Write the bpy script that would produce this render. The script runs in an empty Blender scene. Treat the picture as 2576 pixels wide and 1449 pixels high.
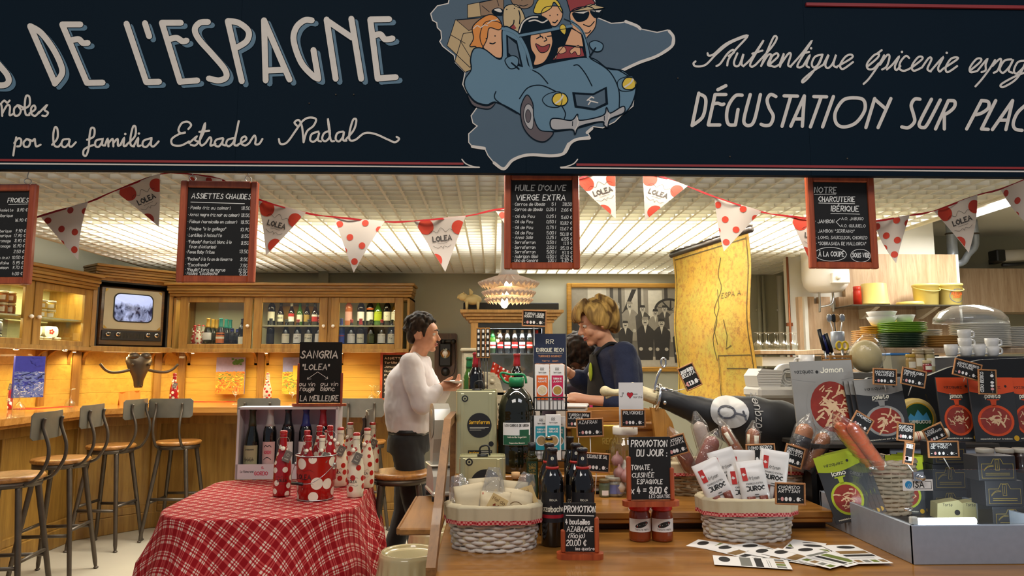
import bpy, math, random
from mathutils import Vector, Matrix, Euler
pi = math.pi; sin = math.sin; cos = math.cos; rad = math.radians
random.seed(11)
scene = bpy.context.scene
COL = scene.collection
# ---------------------------------------------------------------- camera (frame taken as 2576 x 1449)
FPX, CX, CY, EYE = 1760.0,1288.0,724.5,1.40
YAW = math.atan(48 / 1760); PITCH = math.atan(199.5 / 1760)
cam = bpy.data.objects.new('camera', bpy.data.cameras.new('camera'))
COL.objects.link(cam)
cam.data.sensor_width = 36.0; cam.data.lens = 36.0 * FPX / 2576
cam.data.clip_start = 0.05; cam.data.clip_end = 60
cam.location = (0,0, EYE); cam.rotation_euler = (pi / 2 + PITCH, 0,-YAW)
scene.camera = cam
CAMR = Euler((pi / 2 + PITCH, 0,-YAW)).to_matrix()
# ---------------------------------------------------------------- exposure, world, lamps
vs = scene.view_settings
vs.view_transform = 'Standard'; vs.look = 'None'; vs.gamma = 1.0; vs.exposure = 0.0
vs.use_curve_mapping = False
scene.cycles.max_bounces = 8; scene.cycles.diffuse_bounces = 4; scene.cycles.glossy_bounces = 4
scene.cycles.transparent_max_bounces = 16; scene.cycles.transmission_bounces = 6
scene.cycles.sample_clamp_indirect = 4.0; scene.cycles.caustics_reflective = False; scene.cycles.caustics_refractive = False
scene.cycles.use_denoising = True
wd = bpy.data.worlds.new('hall_ambient'); scene.world = wd; wd.use_nodes = True
wd.node_tree.nodes['Background'].inputs[0].default_value = (0.80,0.86,1.0,1)
wd.node_tree.nodes['Background'].inputs[1].default_value = 0.23
def area(name, loc, rot, sx, sy, power, col, spread=180):
 l = bpy.data.lights.new(name, 'AREA'); l.shape = 'RECTANGLE'; l.size = sx; l.size_y = sy
 l.energy = power; l.color = col; l.spread = rad(spread)
 o = bpy.data.objects.new(name, l); COL.objects.link(o); o.location = loc; o.rotation_euler = rot
 return o
def point(name, loc, power, col, r=0.02):
 l = bpy.data.lights.new(name, 'POINT'); l.energy = power; l.color = col; l.shadow_soft_size = r
 o = bpy.data.objects.new(name, l); COL.objects.link(o); o.location = loc
 return o
def spot(name, loc, rot, power, col, ang=120, blend=.6, r=.02):
 l = bpy.data.lights.new(name, 'SPOT'); l.energy = power; l.color = col; l.shadow_soft_size = r
 l.spot_size = rad(ang); l.spot_blend = blend
 o = bpy.data.objects.new(name, l); COL.objects.link(o); o.location = loc; o.rotation_euler = rot
 return o
NEUTRAL = (1.0,.97,.91); WARM = (1.0,.77,.38); COOL = (.82,.92,1.0)
# fluorescent fittings above the egg-crate ceiling
for (x, y, sx, sy, p) in ((-1.9,5.2,1.9,.9,115),(-.75,5.3,1.0,.7,34),(.75,5.1,1.3,1.0,105),
        (1.0,7.05,1.5,.25,26),(2.1,5.0,1.2,.9,110),(-2.6,6.3,1.0,.4,16)):
 area('ceiling_fitting', (x, y, 2.66),(0,0,0), sx, sy, p, NEUTRAL)
area('kitchen_fill', (3.75,4.7,2.74),(0, rad(12),0),.5,1.2,36,(1,.96,.88))  # added fill out of view, brightens the kitchen corner
# lamps of the market hall in front of and above the stall
area('hall_lamp', (-1.6,-1.2,4.6),(rad(14),0,0),2.4,1.4,95,(1.0,.93,.84))
area('hall_lamp', (2.2,-1.0,4.6),(rad(14),0,0),2.4,1.4,75,(.95,.95,1.0))
# unseen fill light added behind the sign to brighten the counter
area('counter_fill', (.35,2.66,2.3),(rad(-4),0,0),2.2,.08,25,(1,.9,.76))
# ---------------------------------------------------------------- helpers
def ray(px, py):
 return CAMR @ Vector(((px - CX) / FPX, (CY - py) / FPX, -1))
def P(px, py, Y):
 """the place seen at a pixel of the photo that lies Y metres in front of the photographer"""
 d = ray(px, py); t = Y / d.y
 return Vector((d.x * t, Y, EYE + d.z * t))
def PZ(px, py, z):
 d = ray(px, py); t = (z - EYE) / d.z
 return Vector((d.x * t, d.y * t, z))
def X(px, Y, py=924): return P(px, py, Y).x
def Z(py, Y, px=1240): return P(px, py, Y).z
def lin(h):
 h = h.lstrip('#'); r = []
 for i in (0,2,4):
  c = int(h[i:i + 2], 16) / 255
  r.append(c / 12.92 if c <= .04045 else ((c + .055) / 1.055) ** 2.4)
 return (*r, 1)
MATS = {}
def nodes_of(name):
 m = bpy.data.materials.new(name); m.use_nodes = True
 nt = m.node_tree; b = nt.nodes['Principled BSDF']
 MATS[name] = m
 return m, nt, b
def nd(nt, typ, **kw):
 n = nt.nodes.new(typ)
 for k, v in kw.items():
  if k.startswith('i_'):
   k = k[2:].replace('_', ' ')
   n.inputs[int(k) if k.isdigit() else k].default_value = v
  else: setattr(n, k, v)
 return n
def mixc(nt, fac, a, b):
 n = nt.nodes.new('ShaderNodeMix'); n.data_type = 'RGBA'
 for s, v in ((n.inputs[0], fac),(n.inputs[6], a),(n.inputs[7], b)):
  if hasattr(v, 'is_output'): nt.links.new(v, s)
  else: s.default_value = v
 return n.outputs[2]
def mat(name, col, rough=.5, metal=0, var=.12, vs=9, bump=0, bs=60, spec=.5, emit=None, es=0, coat=0, sheen=0, sub=0):
 if name in MATS: return MATS[name]
 m, nt, b = nodes_of(name); c = lin(col)
 if var:
  tc = nd(nt, 'ShaderNodeTexCoord'); nz = nd(nt, 'ShaderNodeTexNoise', i_Scale=vs, i_Detail=3.0)
  nt.links.new(tc.outputs['Object'], nz.inputs['Vector'])
  d = tuple(max(0, x * (1 - var)) for x in c[:3]) + (1,); l = tuple(min(1, x * (1 + var)) for x in c[:3]) + (1,)
  nt.links.new(mixc(nt, nz.outputs[0], d, l), b.inputs['Base Color'])
 else: b.inputs['Base Color'].default_value = c
 if bump:
  n2 = nd(nt, 'ShaderNodeTexNoise', i_Scale=bs, i_Detail=2.0); bp = nd(nt, 'ShaderNodeBump', i_Strength=bump, i_Distance=.003)
  tc = nd(nt, 'ShaderNodeTexCoord'); nt.links.new(tc.outputs['Object'], n2.inputs['Vector'])
  nt.links.new(n2.outputs[0], bp.inputs['Height']); nt.links.new(bp.outputs[0], b.inputs['Normal'])
 b.inputs['Roughness'].default_value = rough; b.inputs['Metallic'].default_value = metal
 b.inputs['Specular IOR Level'].default_value = spec
 b.inputs['Coat Weight'].default_value = coat; b.inputs['Sheen Weight'].default_value = sheen
 if sub: b.inputs['Subsurface Weight'].default_value = sub; b.inputs['Subsurface Radius'].default_value = (.01,.004,.002)
 if emit: b.inputs['Emission Color'].default_value = lin(emit); b.inputs['Emission Strength'].default_value = es
 return m
def wood(name, c1, c2, axis=2, scale=1.0, rough=.45, knots=True, coat=0.1, bump=.12):
 """plank grain running along axis (0 x, 1 y, 2 z)"""
 if name in MATS: return MATS[name]
 m, nt, b = nodes_of(name)
 tc = nd(nt, 'ShaderNodeTexCoord'); mp = nd(nt, 'ShaderNodeMapping')
 s = [14 * scale] * 3; s[axis] = 1.1 * scale
 mp.inputs['Scale'].default_value = s
 nt.links.new(tc.outputs['Object'], mp.inputs['Vector'])
 n1 = nd(nt, 'ShaderNodeTexNoise', i_Scale=1.3, i_Detail=6.0, i_Roughness=.62, i_Distortion=.8)
 n2 = nd(nt, 'ShaderNodeTexNoise', i_Scale=6.0, i_Detail=4.0)
 nt.links.new(mp.outputs[0], n1.inputs['Vector']); nt.links.new(mp.outputs[0], n2.inputs['Vector'])
 cr = nd(nt, 'ShaderNodeValToRGB'); cr.color_ramp.elements[0].position = .32; cr.color_ramp.elements[1].position = .68
 cr.color_ramp.elements[0].color = lin(c2); cr.color_ramp.elements[1].color = lin(c1)
 nt.links.new(n1.outputs[0], cr.inputs[0])
 dk = tuple(x * .72 for x in lin(c2)[:3]) + (1,)
 mr = nd(nt, 'ShaderNodeMapRange', i_1=.56, i_2=.74); nt.links.new(n2.outputs[0], mr.inputs[0])
 ml = nd(nt, 'ShaderNodeMath', operation='MULTIPLY', i_1=.55); nt.links.new(mr.outputs[0], ml.inputs[0])
 out = mixc(nt, ml.outputs[0], cr.outputs[0], dk)
 if knots:
  mk = nd(nt, 'ShaderNodeMapping'); k = [5.5 * scale] * 3; k[axis] = 2.2 * scale; mk.inputs['Scale'].default_value = k
  nt.links.new(tc.outputs['Object'], mk.inputs['Vector'])
  vo = nd(nt, 'ShaderNodeTexVoronoi', i_Scale=1.0); nt.links.new(mk.outputs[0], vo.inputs['Vector'])
  r2 = nd(nt, 'ShaderNodeMapRange', i_1=.05, i_2=.16, i_3=.7, i_4=0.0); nt.links.new(vo.outputs['Distance'], r2.inputs[0])
  out = mixc(nt, r2.outputs[0], out, dk)
 nt.links.new(out, b.inputs['Base Color'])
 if bump:
  bp = nd(nt, 'ShaderNodeBump', i_Strength=bump, i_Distance=.004)
  nt.links.new(n1.outputs[0], bp.inputs['Height']); nt.links.new(bp.outputs[0], b.inputs['Normal'])
 b.inputs['Roughness'].default_value = rough; b.inputs['Coat Weight'].default_value = coat
 return m
def glass(name, tint=(1,1,1), gloss=.10, rough=.02, haze=0.0, bump=0):
 """thin clear glass or film: see-through with a fresnel sheen and a little haze"""
 if name in MATS: return MATS[name]
 m, nt, b = nodes_of(name)
 out = nt.nodes['Material Output']; nt.nodes.remove(b)
 tr = nd(nt, 'ShaderNodeBsdfTransparent'); tr.inputs[0].default_value = (*tint, 1)
 gl = nd(nt, 'ShaderNodeBsdfGlossy', i_Roughness=rough)
 fr = nd(nt, 'ShaderNodeLayerWeight', i_Blend=.5)
 pw = nd(nt, 'ShaderNodeMath', operation='POWER', i_1=4.5); nt.links.new(fr.outputs['Facing'], pw.inputs[0])
 ad = nd(nt, 'ShaderNodeMath', operation='ADD', i_1=.03 + gloss * .25); nt.links.new(pw.outputs[0], ad.inputs[0])
 mx = nd(nt, 'ShaderNodeMixShader'); nt.links.new(ad.outputs[0], mx.inputs[0])
 nt.links.new(tr.outputs[0], mx.inputs[1]); nt.links.new(gl.outputs[0], mx.inputs[2])
 last = mx
 if haze:
  df = nd(nt, 'ShaderNodeBsdfDiffuse'); df.inputs[0].default_value = (.85,.84,.8,1)
  m2 = nd(nt, 'ShaderNodeMixShader', i_0=haze); nt.links.new(mx.outputs[0], m2.inputs[1]); nt.links.new(df.outputs[0], m2.inputs[2]); last = m2
 if bump:
  tc = nd(nt, 'ShaderNodeTexCoord'); nz = nd(nt, 'ShaderNodeTexNoise', i_Scale=38.0, i_Detail=3.0); bp = nd(nt, 'ShaderNodeBump', i_Strength=bump, i_Distance=.01)
  nt.links.new(tc.outputs['Object'], nz.inputs['Vector']); nt.links.new(nz.outputs[0], bp.inputs['Height'])
  nt.links.new(bp.outputs[0], gl.inputs['Normal']); nt.links.new(bp.outputs[0], fr.inputs['Normal'])
 nt.links.new(last.outputs[0], out.inputs[0])
 return m
def glow(name, col, strength):
 if name in MATS: return MATS[name]
 m, nt, b = nodes_of(name)
 b.inputs['Base Color'].default_value = lin(col); b.inputs['Emission Color'].default_value = lin(col); b.inputs['Emission Strength'].default_value = strength
 return m
class G:
 """collects faces for ONE mesh object"""
 def __init__(s): s.v = []; s.f = []; s.mi = []; s.sm = []; s.uv = {}; s.M = Matrix(); s.k = 0
 def at(s, loc=(0,0,0), rot=(0,0,0), sc=1):
  s.M = Matrix.Translation(loc) @ Euler(rot).to_matrix().to_4x4() @ Matrix.Diagonal((sc, sc, sc, 1) if not hasattr(sc, '__len__') else (*sc, 1))
  return s
 def mat(s, k): s.k = k; return s
 def add(s, vs, fs, smooth=False, uvs=None):
  b = len(s.v)
  s.v += [s.M @ Vector(p) for p in vs]
  for q in fs:
   s.f.append([b + i for i in q]); s.mi.append(s.k); s.sm.append(smooth)
  if uvs:
   for i, u in enumerate(uvs): s.uv[b + i] = u
  return s
 def box(s, c, d, b=0):
  x, y, z = c; hx, hy, hz = d[0] / 2, d[1] / 2, d[2] / 2
  if b <= 0:
   vs = [(x + i * hx, y + j * hy, z + k * hz) for i in (-1,1) for j in (-1,1) for k in (-1,1)]
   return s.add(vs, [(0,1,3,2),(4,6,7,5),(0,4,5,1),(2,3,7,6),(0,2,6,4),(1,5,7,3)])
  b = min(b, hx * .9, hy * .9, hz * .9); vs = []; ix = {}
  for i in (-1,1):
   for j in (-1,1):
    for k in (-1,1):
     for a in range(3):
      p = [i * (hx - b), j * (hy - b), k * (hz - b)]; p[a] = (i * hx, j * hy, k * hz)[a]
      ix[i, j, k, a] = len(vs); vs.append((x + p[0], y + p[1], z + p[2]))
  fs = []
  for a in range(3):
   o = [q for q in range(3) if q != a]
   for sg in (-1,1):
    q = []
    for (u, w) in ((-1,-1),(1,-1),(1,1),(-1,1)):
     t = [0,0,0]; t[a] = sg; t[o[0]] = u; t[o[1]] = w; q.append(ix[(*t, a)])
    fs.append(q)
  for a in range(3):
   o = [q for q in range(3) if q != a]
   for u in (-1,1):
    for w in (-1,1):
     q = []
     for e, ax in ((-1, o[0]),(1, o[0]),(1, o[1]),(-1, o[1])):
      t = [0,0,0]; t[a] = e; t[o[0]] = u; t[o[1]] = w; q.append(ix[(*t, ax)])
     fs.append(q)
  for i in (-1,1):
   for j in (-1,1):
    for k in (-1,1): fs.append([ix[i, j, k, a] for a in range(3)])
  return s.add(vs, fs)
 def lathe(s, pr, n=24, a0=0, a1=2 * pi, smooth=True, sx=1, sy=1):
  full = abs(a1 - a0 - 2 * pi) < 1e-6; m = n if full else n + 1; vs = []; fs = []
  for (r, z) in pr:
   for i in range(m):
    a = a0 + (a1 - a0) * i / n; vs.append((r * sin(a) * sx, -r * cos(a) * sy, z))
  for j in range(len(pr) - 1):
   for i in range(n):
    k = (i + 1) % m; fs.append((j * m + i, j * m + k, (j + 1) * m + k, (j + 1) * m + i))
  if full:
   if pr[0][0] > 1e-5: fs.append(list(range(m))[::-1])
   if pr[-1][0] > 1e-5: fs.append([(len(pr) - 1) * m + i for i in range(m)])
  return s.add(vs, fs, smooth)
 def tube(s, pts, r, n=8, closed=False, cap=True, smooth=True):
  pts = [Vector(p) for p in pts]; N = len(pts); rs = r if hasattr(r, '__len__') else [r] * N
  vs = []; fs = []; up = None
  for i, p in enumerate(pts):
   t = (pts[(i + 1) % N] - pts[i - 1]) if closed else (pts[min(i + 1, N - 1)] - pts[max(i - 1,0)])
   if t.length < 1e-9: t = Vector((0,0,1))
   t.normalize()
   if up is None:
    up = Vector((0,0,1)) if abs(t.z) < .9 else Vector((0,1,0))
   up = (up - t * up.dot(t))
   if up.length < 1e-6: up = t.orthogonal()
   up.normalize(); w = t.cross(up)
   for k in range(n):
    a = 2 * pi * k / n; vs.append(p + (up * cos(a) + w * sin(a)) * rs[i])
  for i in range(N if closed else N - 1):
   j = (i + 1) % N
   for k in range(n):
    l = (k + 1) % n; fs.append((i * n + k, i * n + l, j * n + l, j * n + k))
  if cap and not closed:
   fs.append(list(range(n))[::-1]); fs.append([(N - 1) * n + k for k in range(n)])
  return s.add(vs, fs, smooth)
 def cyl(s, a, b, r, r2=None, n=16): return s.tube([a, b], [r, r if r2 is None else r2], n)
 def ball(s, c, r, n=16, m=10):
  rx, ry, rz = r if hasattr(r, '__len__') else (r, r, r); vs = []; fs = []
  for j in range(m + 1):
   t = pi * j / m
   for i in range(n):
    a = 2 * pi * i / n; vs.append((c[0] + rx * sin(t) * cos(a), c[1] + ry * sin(t) * sin(a), c[2] - rz * cos(t)))
  for j in range(m):
   for i in range(n):
    k = (i + 1) % n; fs.append((j * n + i, j * n + k, (j + 1) * n + k, (j + 1) * n + i))
  return s.add(vs, fs, True)
 def prism(s, pts, d0, d1, mp=None):
  """closed outline pts (u,v) extruded from depth d0 to d1; mp(u,v,d) -> xyz (default front view: x,-d,z)"""
  mp = mp or (lambda u, v, d: (u, d, v)); n = len(pts)
  vs = [mp(u, v, d0) for u, v in pts] + [mp(u, v, d1) for u, v in pts]
  fs = [list(range(n)), [n + i for i in range(n)][::-1]] + [(i, (i + 1) % n, n + (i + 1) % n, n + i) for i in range(n)]
  return s.add(vs, fs)
 def flat(s, pts, mp): return s.add([mp(u, v) for u, v in pts], [list(range(len(pts)))])
 def grid(s, fn, nu, nv, cu=False, cv=False, smooth=True, uvf=None):
  mu = nu if cu else nu + 1; mv = nv if cv else nv + 1
  vs = [fn(i / nu, j / nv) for j in range(mv) for i in range(mu)]
  uvs = [uvf(i / nu, j / nv) for j in range(mv) for i in range(mu)] if uvf else None
  fs = []
  for j in range(nv):
   for i in range(nu):
    a, b = i, (i + 1) % mu; c, d = j, (j + 1) % mv; fs.append((c * mu + a, c * mu + b, d * mu + b, d * mu + a))
  return s.add(vs, fs, smooth, uvs)
 def ribbon(s, lines, w, mp, cap=4, step=0):
  """pen strokes of width w in (u,v), laid on a surface by mp(u,v)"""
  for li, ln in enumerate(lines):
   v0 = len(s.v); f0 = len(s.f)
   if len(ln) > 1 and all(abs(a[0] - ln[0][0]) + abs(a[1] - ln[0][1]) < 1e-7 for a in ln): ln = ln[:1]
   h = w / 2
   if len(ln) == 1:
    s.flat([(ln[0][0] + h * 1.25 * cos(i * pi / 4), ln[0][1] + h * 1.25 * sin(i * pi / 4)) for i in range(8)], mp); s.lift(v0, f0, li); continue
   N = len(ln); L = []; Rr = []
   for i in range(N):
    x0, y0 = ln[max(i - 1,0)]; x1, y1 = ln[min(i + 1, N - 1)]
    if 0 < i < N - 1:
     ax, ay = ln[i][0] - x0, ln[i][1] - y0; bx, by = x1 - ln[i][0], y1 - ln[i][1]
     la = math.hypot(ax, ay) or 1; lb = math.hypot(bx, by) or 1
     nx, ny = -(ay / la + by / lb), ax / la + bx / lb; l = math.hypot(nx, ny)
     if l < .5: nx, ny = -ay / la, ax / la; k = 1
     else: nx /= l; ny /= l; k = min(1.6,2 / l)
    else:
     dx, dy = x1 - x0, y1 - y0; l = math.hypot(dx, dy) or 1; nx, ny = -dy / l, dx / l; k = 1
    L.append((ln[i][0] + nx * h * k, ln[i][1] + ny * h * k)); Rr.append((ln[i][0] - nx * h * k, ln[i][1] - ny * h * k))
   def arc(p, a, b):
    a0 = math.atan2(a[1] - p[1], a[0] - p[0])
    return [(p[0] + h * cos(a0 - pi * t / cap), p[1] + h * sin(a0 - pi * t / cap)) for t in range(1, cap)]
   vs = [mp(*q) for q in L] + [mp(*q) for q in Rr]
   fs = [(i, i + 1, N + i + 1, N + i) for i in range(N - 1)]
   e = arc(ln[-1], L[-1], Rr[-1]); b = len(vs); vs += [mp(*q) for q in e]; fs.append([N - 1] + list(range(b, b + len(e))) + [2 * N - 1])
   e = arc(ln[0], Rr[0], L[0]); b = len(vs); vs += [mp(*q) for q in e]; fs.append([N] + list(range(b, b + len(e))) + [0])
   s.add(vs, fs); s.lift(v0, f0, li, N)
  return s
 def lift(s, v0, f0, li, N=0):
  a, b, c = [s.v[i] for i in s.f[f0][:3]]; n = (b - a).cross(c - a)
  if n.length > 0:
   n.normalize(); d = n * (1.5e-5 * (1 + li % 7))
   for i in range(v0, len(s.v)): s.v[i] = s.v[i] + d
   e = n * (2e-4 / max(N, 40))
   for i in range(N): s.v[v0 + i] += e * i; s.v[v0 + N + i] += e * i
 def build(s, name, mats, parent=None):
  me = bpy.data.meshes.new(name); me.from_pydata([tuple(p) for p in s.v], [], s.f)
  if not hasattr(mats, '__len__'): mats = [mats]
  for m in mats: me.materials.append(m)
  me.polygons.foreach_set('material_index', s.mi); me.polygons.foreach_set('use_smooth', s.sm)
  if s.uv:
   ul = me.uv_layers.new(name='UVMap')
   for l in me.loops: ul.data[l.index].uv = s.uv.get(l.vertex_index, (0,0))
  me.validate(); me.update()
  o = bpy.data.objects.new(name, me); COL.objects.link(o)
  if parent is not None: o.parent = parent
  return o
def tag(o, label, cat, group=None):
 o['label'] = label; o['category'] = cat
 if group: o['group'] = group
 return o
def thing(name, label, cat, loc=(0,0,0), rz=0, group=None, rot=None):
 o = bpy.data.objects.new(name, None); COL.objects.link(o)
 o.location = loc; o.rotation_euler = rot if rot else (0,0, rz)
 return tag(o, label, cat, group)
def solo(name, g, mats, label, cat, loc=(0,0,0), rz=0, group=None, rot=None):
 o = g.build(name, mats); o.location = loc; o.rotation_euler = rot if rot else (0,0, rz)
 return tag(o, label, cat, group)
def struct(name, g, mats):
 o = g.build(name, mats); o['kind'] = 'structure'
 return o
KIDS = {}
def clone(t, loc, rz=0, label=None, group=None, rot=None):
 c = t.copy(); COL.objects.link(c); c.location = loc; c.rotation_euler = rot if rot else (0,0, rz)
 if label: c['label'] = label
 if group: c['group'] = group
 for a in t.children:
  b = a.copy(); COL.objects.link(b); b.parent = c
  for d in a.children:
   e = d.copy(); COL.objects.link(e); e.parent = b
 return c
def smooth(pts, n=5, closed=False):
 """Catmull-Rom through the points"""
 N = len(pts)
 if N < 3: return list(pts)
 out = []
 for i in range(N if closed else N - 1):
  p = [pts[(i + k) % N] if closed else pts[min(max(i + k, 0), N - 1)] for k in (-1,0,1,2)]
  for t in range(n):
   u = t / n
   out.append(tuple(.5 * (2 * b + (c - a) * u + (2 * a - 5 * b + 4 * c - d) * u * u + (3 * b - a - 3 * c + d) * u ** 3) for a, b, c, d in zip(*p)))
 if not closed: out.append(tuple(pts[-1]))
 return out
def trace(s, k=1, ox=0, oy=0):
 """'x,y x,y | ~x,y ...' -> list of polylines; ~ marks a smooth stroke, @ a smooth closed outline"""
 res = []
 for st in s.split('|'):
  st = st.strip(); m = st[0]
  pts = [tuple(float(q) for q in p.split(',')) for p in st.lstrip('~@').split()]
  pts = [(ox + x / k, oy + y / k) for x, y in pts]
  if m == '~': pts = smooth(pts, 6)
  if m == '@': pts = smooth(pts, 6, True)
  res.append(pts)
 return res
# hand lettering: pen strokes per character on a small grid, baseline 2, x-height 6, cap height 8
FONT = {}
for e in '''A 022842 1434;B 0208 ~0828372505 ~052534332202;C ~3728170604132233;D 0208 ~08283735332202;E 38080232 0525;F 380802 0525;G ~37281706041322333525;H 0208 3238 0535
I 0208;J ~3833221203;K 0208 380532;L 080232;M 0208244842;N 02083238;O ~2817060413223344463728;P 0208 ~0828372505;Q ~2817060413223344463728 2342;R 0208 ~0828372505 1532
S ~37281716253433221203;T 0848 2822;U ~080312223338;V 082248;W 0812263248;X 0238 0832;Y 082548 2522;Z 08380232;0 ~1807031222333718;1 071812;2 ~0718283736140202 0232
3 ~071828372515 ~15253433221203;4 180434 2622;5 380805 ~05263433221203;6 ~3817050312223334251504;7 083812;8 ~2516071828372514031222333425;9 ~3615161728373612;. 0202;, 0301;: 0202 0505;- 0525
' 0806;" 0806 1816;( ~28160412;) ~08161402;= 0636 0434;€ ~37281705132233 0626 0424;* 0505;< 380532;_ 0242;a ~36160503122334 3622;b 0802 ~0416263534221203;c ~3526160503122233;d ~36160503122334 3832
e ~04343526160503122233;f ~38281712 0626;g ~36160503122334 ~3631201001;h 0802 ~0416263532;i 0602 0808;j ~16110001 1818;k 0802 260432;l 0802;m 0602 ~05162522 ~25364542;n 0602 ~0416263532
o ~160503122233352616;p 0600 ~0516263533221203;q ~36160503122334 3630;r 0602 ~04162636;s ~35261605142433221203;t ~1813122233 0626;u ~0603122234 3632;v 061226;w 0612253246;x 0632 0236
y 0613 3600;z 06360232;É 38080232 0525 192a;é ~04343526160503122233 1829;à ~36160503122334 3622 1928;À 022842 1434 1a29;ñ 0602 ~0416263532 ~07182738;+ 1316 0434;/ 0238;! 0804 0202'''.replace('\n', ';').split(';'):
 ch, st = e[0], e[2:].split()
 ls = []
 for q in st:
  sm_ = q[0] == '~'; q = q.lstrip('~')
  pts = [(int(q[i], 36), int(q[i + 1], 36) - 2) for i in range(0, len(q),2)]
  ls.append((sm_, pts))
 FONT[ch] = ls
def letters(txt, x, y, size, slant=0, jit=0, sp=1.5, width=None, align='l', res=3, rise=0):
 """pen strokes for a line of writing, cap height = size; width squeezes the line to fit"""
 k = size / 6.0; out = []; cx = 0
 for ch in txt:
  if ch == ' ': cx += 2.6; continue
  gl = FONT.get(ch) or FONT.get(ch.upper())
  if not gl: cx += 2; continue
  w = max(p[0] for _, l in gl for p in l)
  dy = random.uniform(-jit, jit); rs = 1 + random.uniform(-jit, jit) * .12
  for sm_, l in gl:
   q = [(cx + px * rs + (py * slant), py * rs + dy) for px, py in l]
   out.append(smooth(q, res) if sm_ else q)
  cx += w + sp
 tot = max(cx - sp, .1); kx = k
 if width: kx = width / tot
 off = 0 if align == 'l' else -(tot * kx) / 2 if align == 'c' else -tot * kx
 return [[(x + off + px * kx, y + py * k + rise * (px * kx)) for px, py in l] for l in out]
def front(x0=0, y=0, z0=0): return lambda u, v: (x0 + u, y, z0 + v)
def wrap(rf, eps=.0006, a0=0):
 """label surface on a lathe facing -y: u is arc length from angle a0, v is height; rf(z) or a number is the radius"""
 f = rf if callable(rf) else (lambda z: rf)
 def mp(u, v):
  r = f(v) + eps; a = a0 + u / max(f(v),.002)
  return (r * sin(a),-r * cos(a), v)
 return mp
def prof(pr):
 def f(z):
  for (r0, z0),(r1, z1) in zip(pr, pr[1:]):
   if z0 <= z <= z1 and z1 > z0: return r0 + (r1 - r0) * (z - z0) / (z1 - z0)
  return pr[-1][0] if z > pr[-1][1] else pr[0][0]
 return f
def patch(g, mp, u0, u1, v0, v1, nu=8, nv=2):
 g.grid(lambda a, b: mp(u0 + (u1 - u0) * a, v0 + (v1 - v0) * b), nu, nv); return g
def disc(g, mp, u, v, r, n=16, ry=None):
 ry = ry or r
 vs = [mp(u, v)]; fs = []
 for k in (1,2):
  for i in range(n): a = 2 * pi * i / n; vs.append(mp(u + r * k / 2 * cos(a), v + ry * k / 2 * sin(a)))
 for i in range(n):
  j = (i + 1) % n; fs.append((0,1 + i, 1 + j)); fs.append((1 + i, 1 + n + i, 1 + n + j, 1 + j))
 g.add(vs, fs, True); return g
def circle(cx, cy, rx, ry=None, n=24, a0=0): return [(cx + rx * cos(a0 + 2 * pi * i / n), cy + (ry or rx) * sin(a0 + 2 * pi * i / n)) for i in range(n)]
def rrect(w, h, r, n=4):
 o = []
 for (sx, sy, a) in ((1,1,0),(-1,1,90),(-1,-1,180),(1,-1,270)):
  for i in range(n + 1): t = rad(a + 90 * i / n); o.append((sx * (w / 2 - r) + r * cos(t), sy * (h / 2 - r) + r * sin(t)))
 return o
CHALK = mat('chalk', '#e9e6de', .9, var=.1); SLATE = mat('slate', '#161514', .85, var=.25, vs=14)
REDWOOD = wood('reddish_wood', '#b9562c', '#8f3a1a', 2,2,.35, False, .3)
BLACK = mat('black_plastic', '#141414', .4, var=.05); WHITE = mat('white_gloss', '#eeece6', .3, var=.03)
STEEL = mat('steel', '#b9bbbd', .28,1, var=.06); DARKSTEEL = mat('dark_steel', '#5a5147', .42,.7, var=.3, vs=20)
CHROME = mat('chrome', '#e3e3e3', .1,1, var=0)
PAPER = mat('white_paper', '#ece8e0', .7, var=.03); RED = mat('red_print', '#b3241c', .5, var=.04); INK = mat('black_ink', '#1a1917', .6, var=0)
GOLDINK = mat('yellow_print', '#d9a521', .5, var=.03)
# ================================================================ the setting
LIN = mat('floor_vinyl', '#b5ab95', .5, var=.1, vs=3, bump=.05)
WALLM = mat('wall_paint', '#a8a692', .85, var=.04, vs=2, bump=.03); WHITEWALL = mat('white_wall', '#d9d8d0', .8, var=.03)
LAM = wood('laminate', '#c8ad8e', '#ab8c6c', 2,1.5,.5, False, .05,0)
CEILP = mat('upper_ceiling_paint', '#d8d6cc', .9, var=.03)
BARWOOD = wood('bar_pine', '#a37c38', '#7d5720', 2,.9,.42, True, .15)
BARWOODX = wood('bar_pine_rail', '#a37c38', '#7d5720', 0,.9,.42, True, .15)
PANELX = wood('panel_pine', '#d2ac4a', '#bd963a', 0,.55,.5, False, .1)
g = G(); g.box((.8,3,-.02),(11.4,12,.04)); struct('floor', g, LIN)
g = G(); g.box((-.3,7.36,1.4),(7.4,.1,2.84)); g.box((-1.76,7.28,1.9),(.1,.06,1.8)); struct('wall_back', g, WALLM)
g = G(); g.box((-4.02,5.4,1.4),(.1,4.0,2.84)); struct('wall_left', g, WALLM)
g = G(); g.box((.8,5.2,2.84),(11.4,4.6,.06)); struct('ceiling', g, CEILP)
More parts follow.
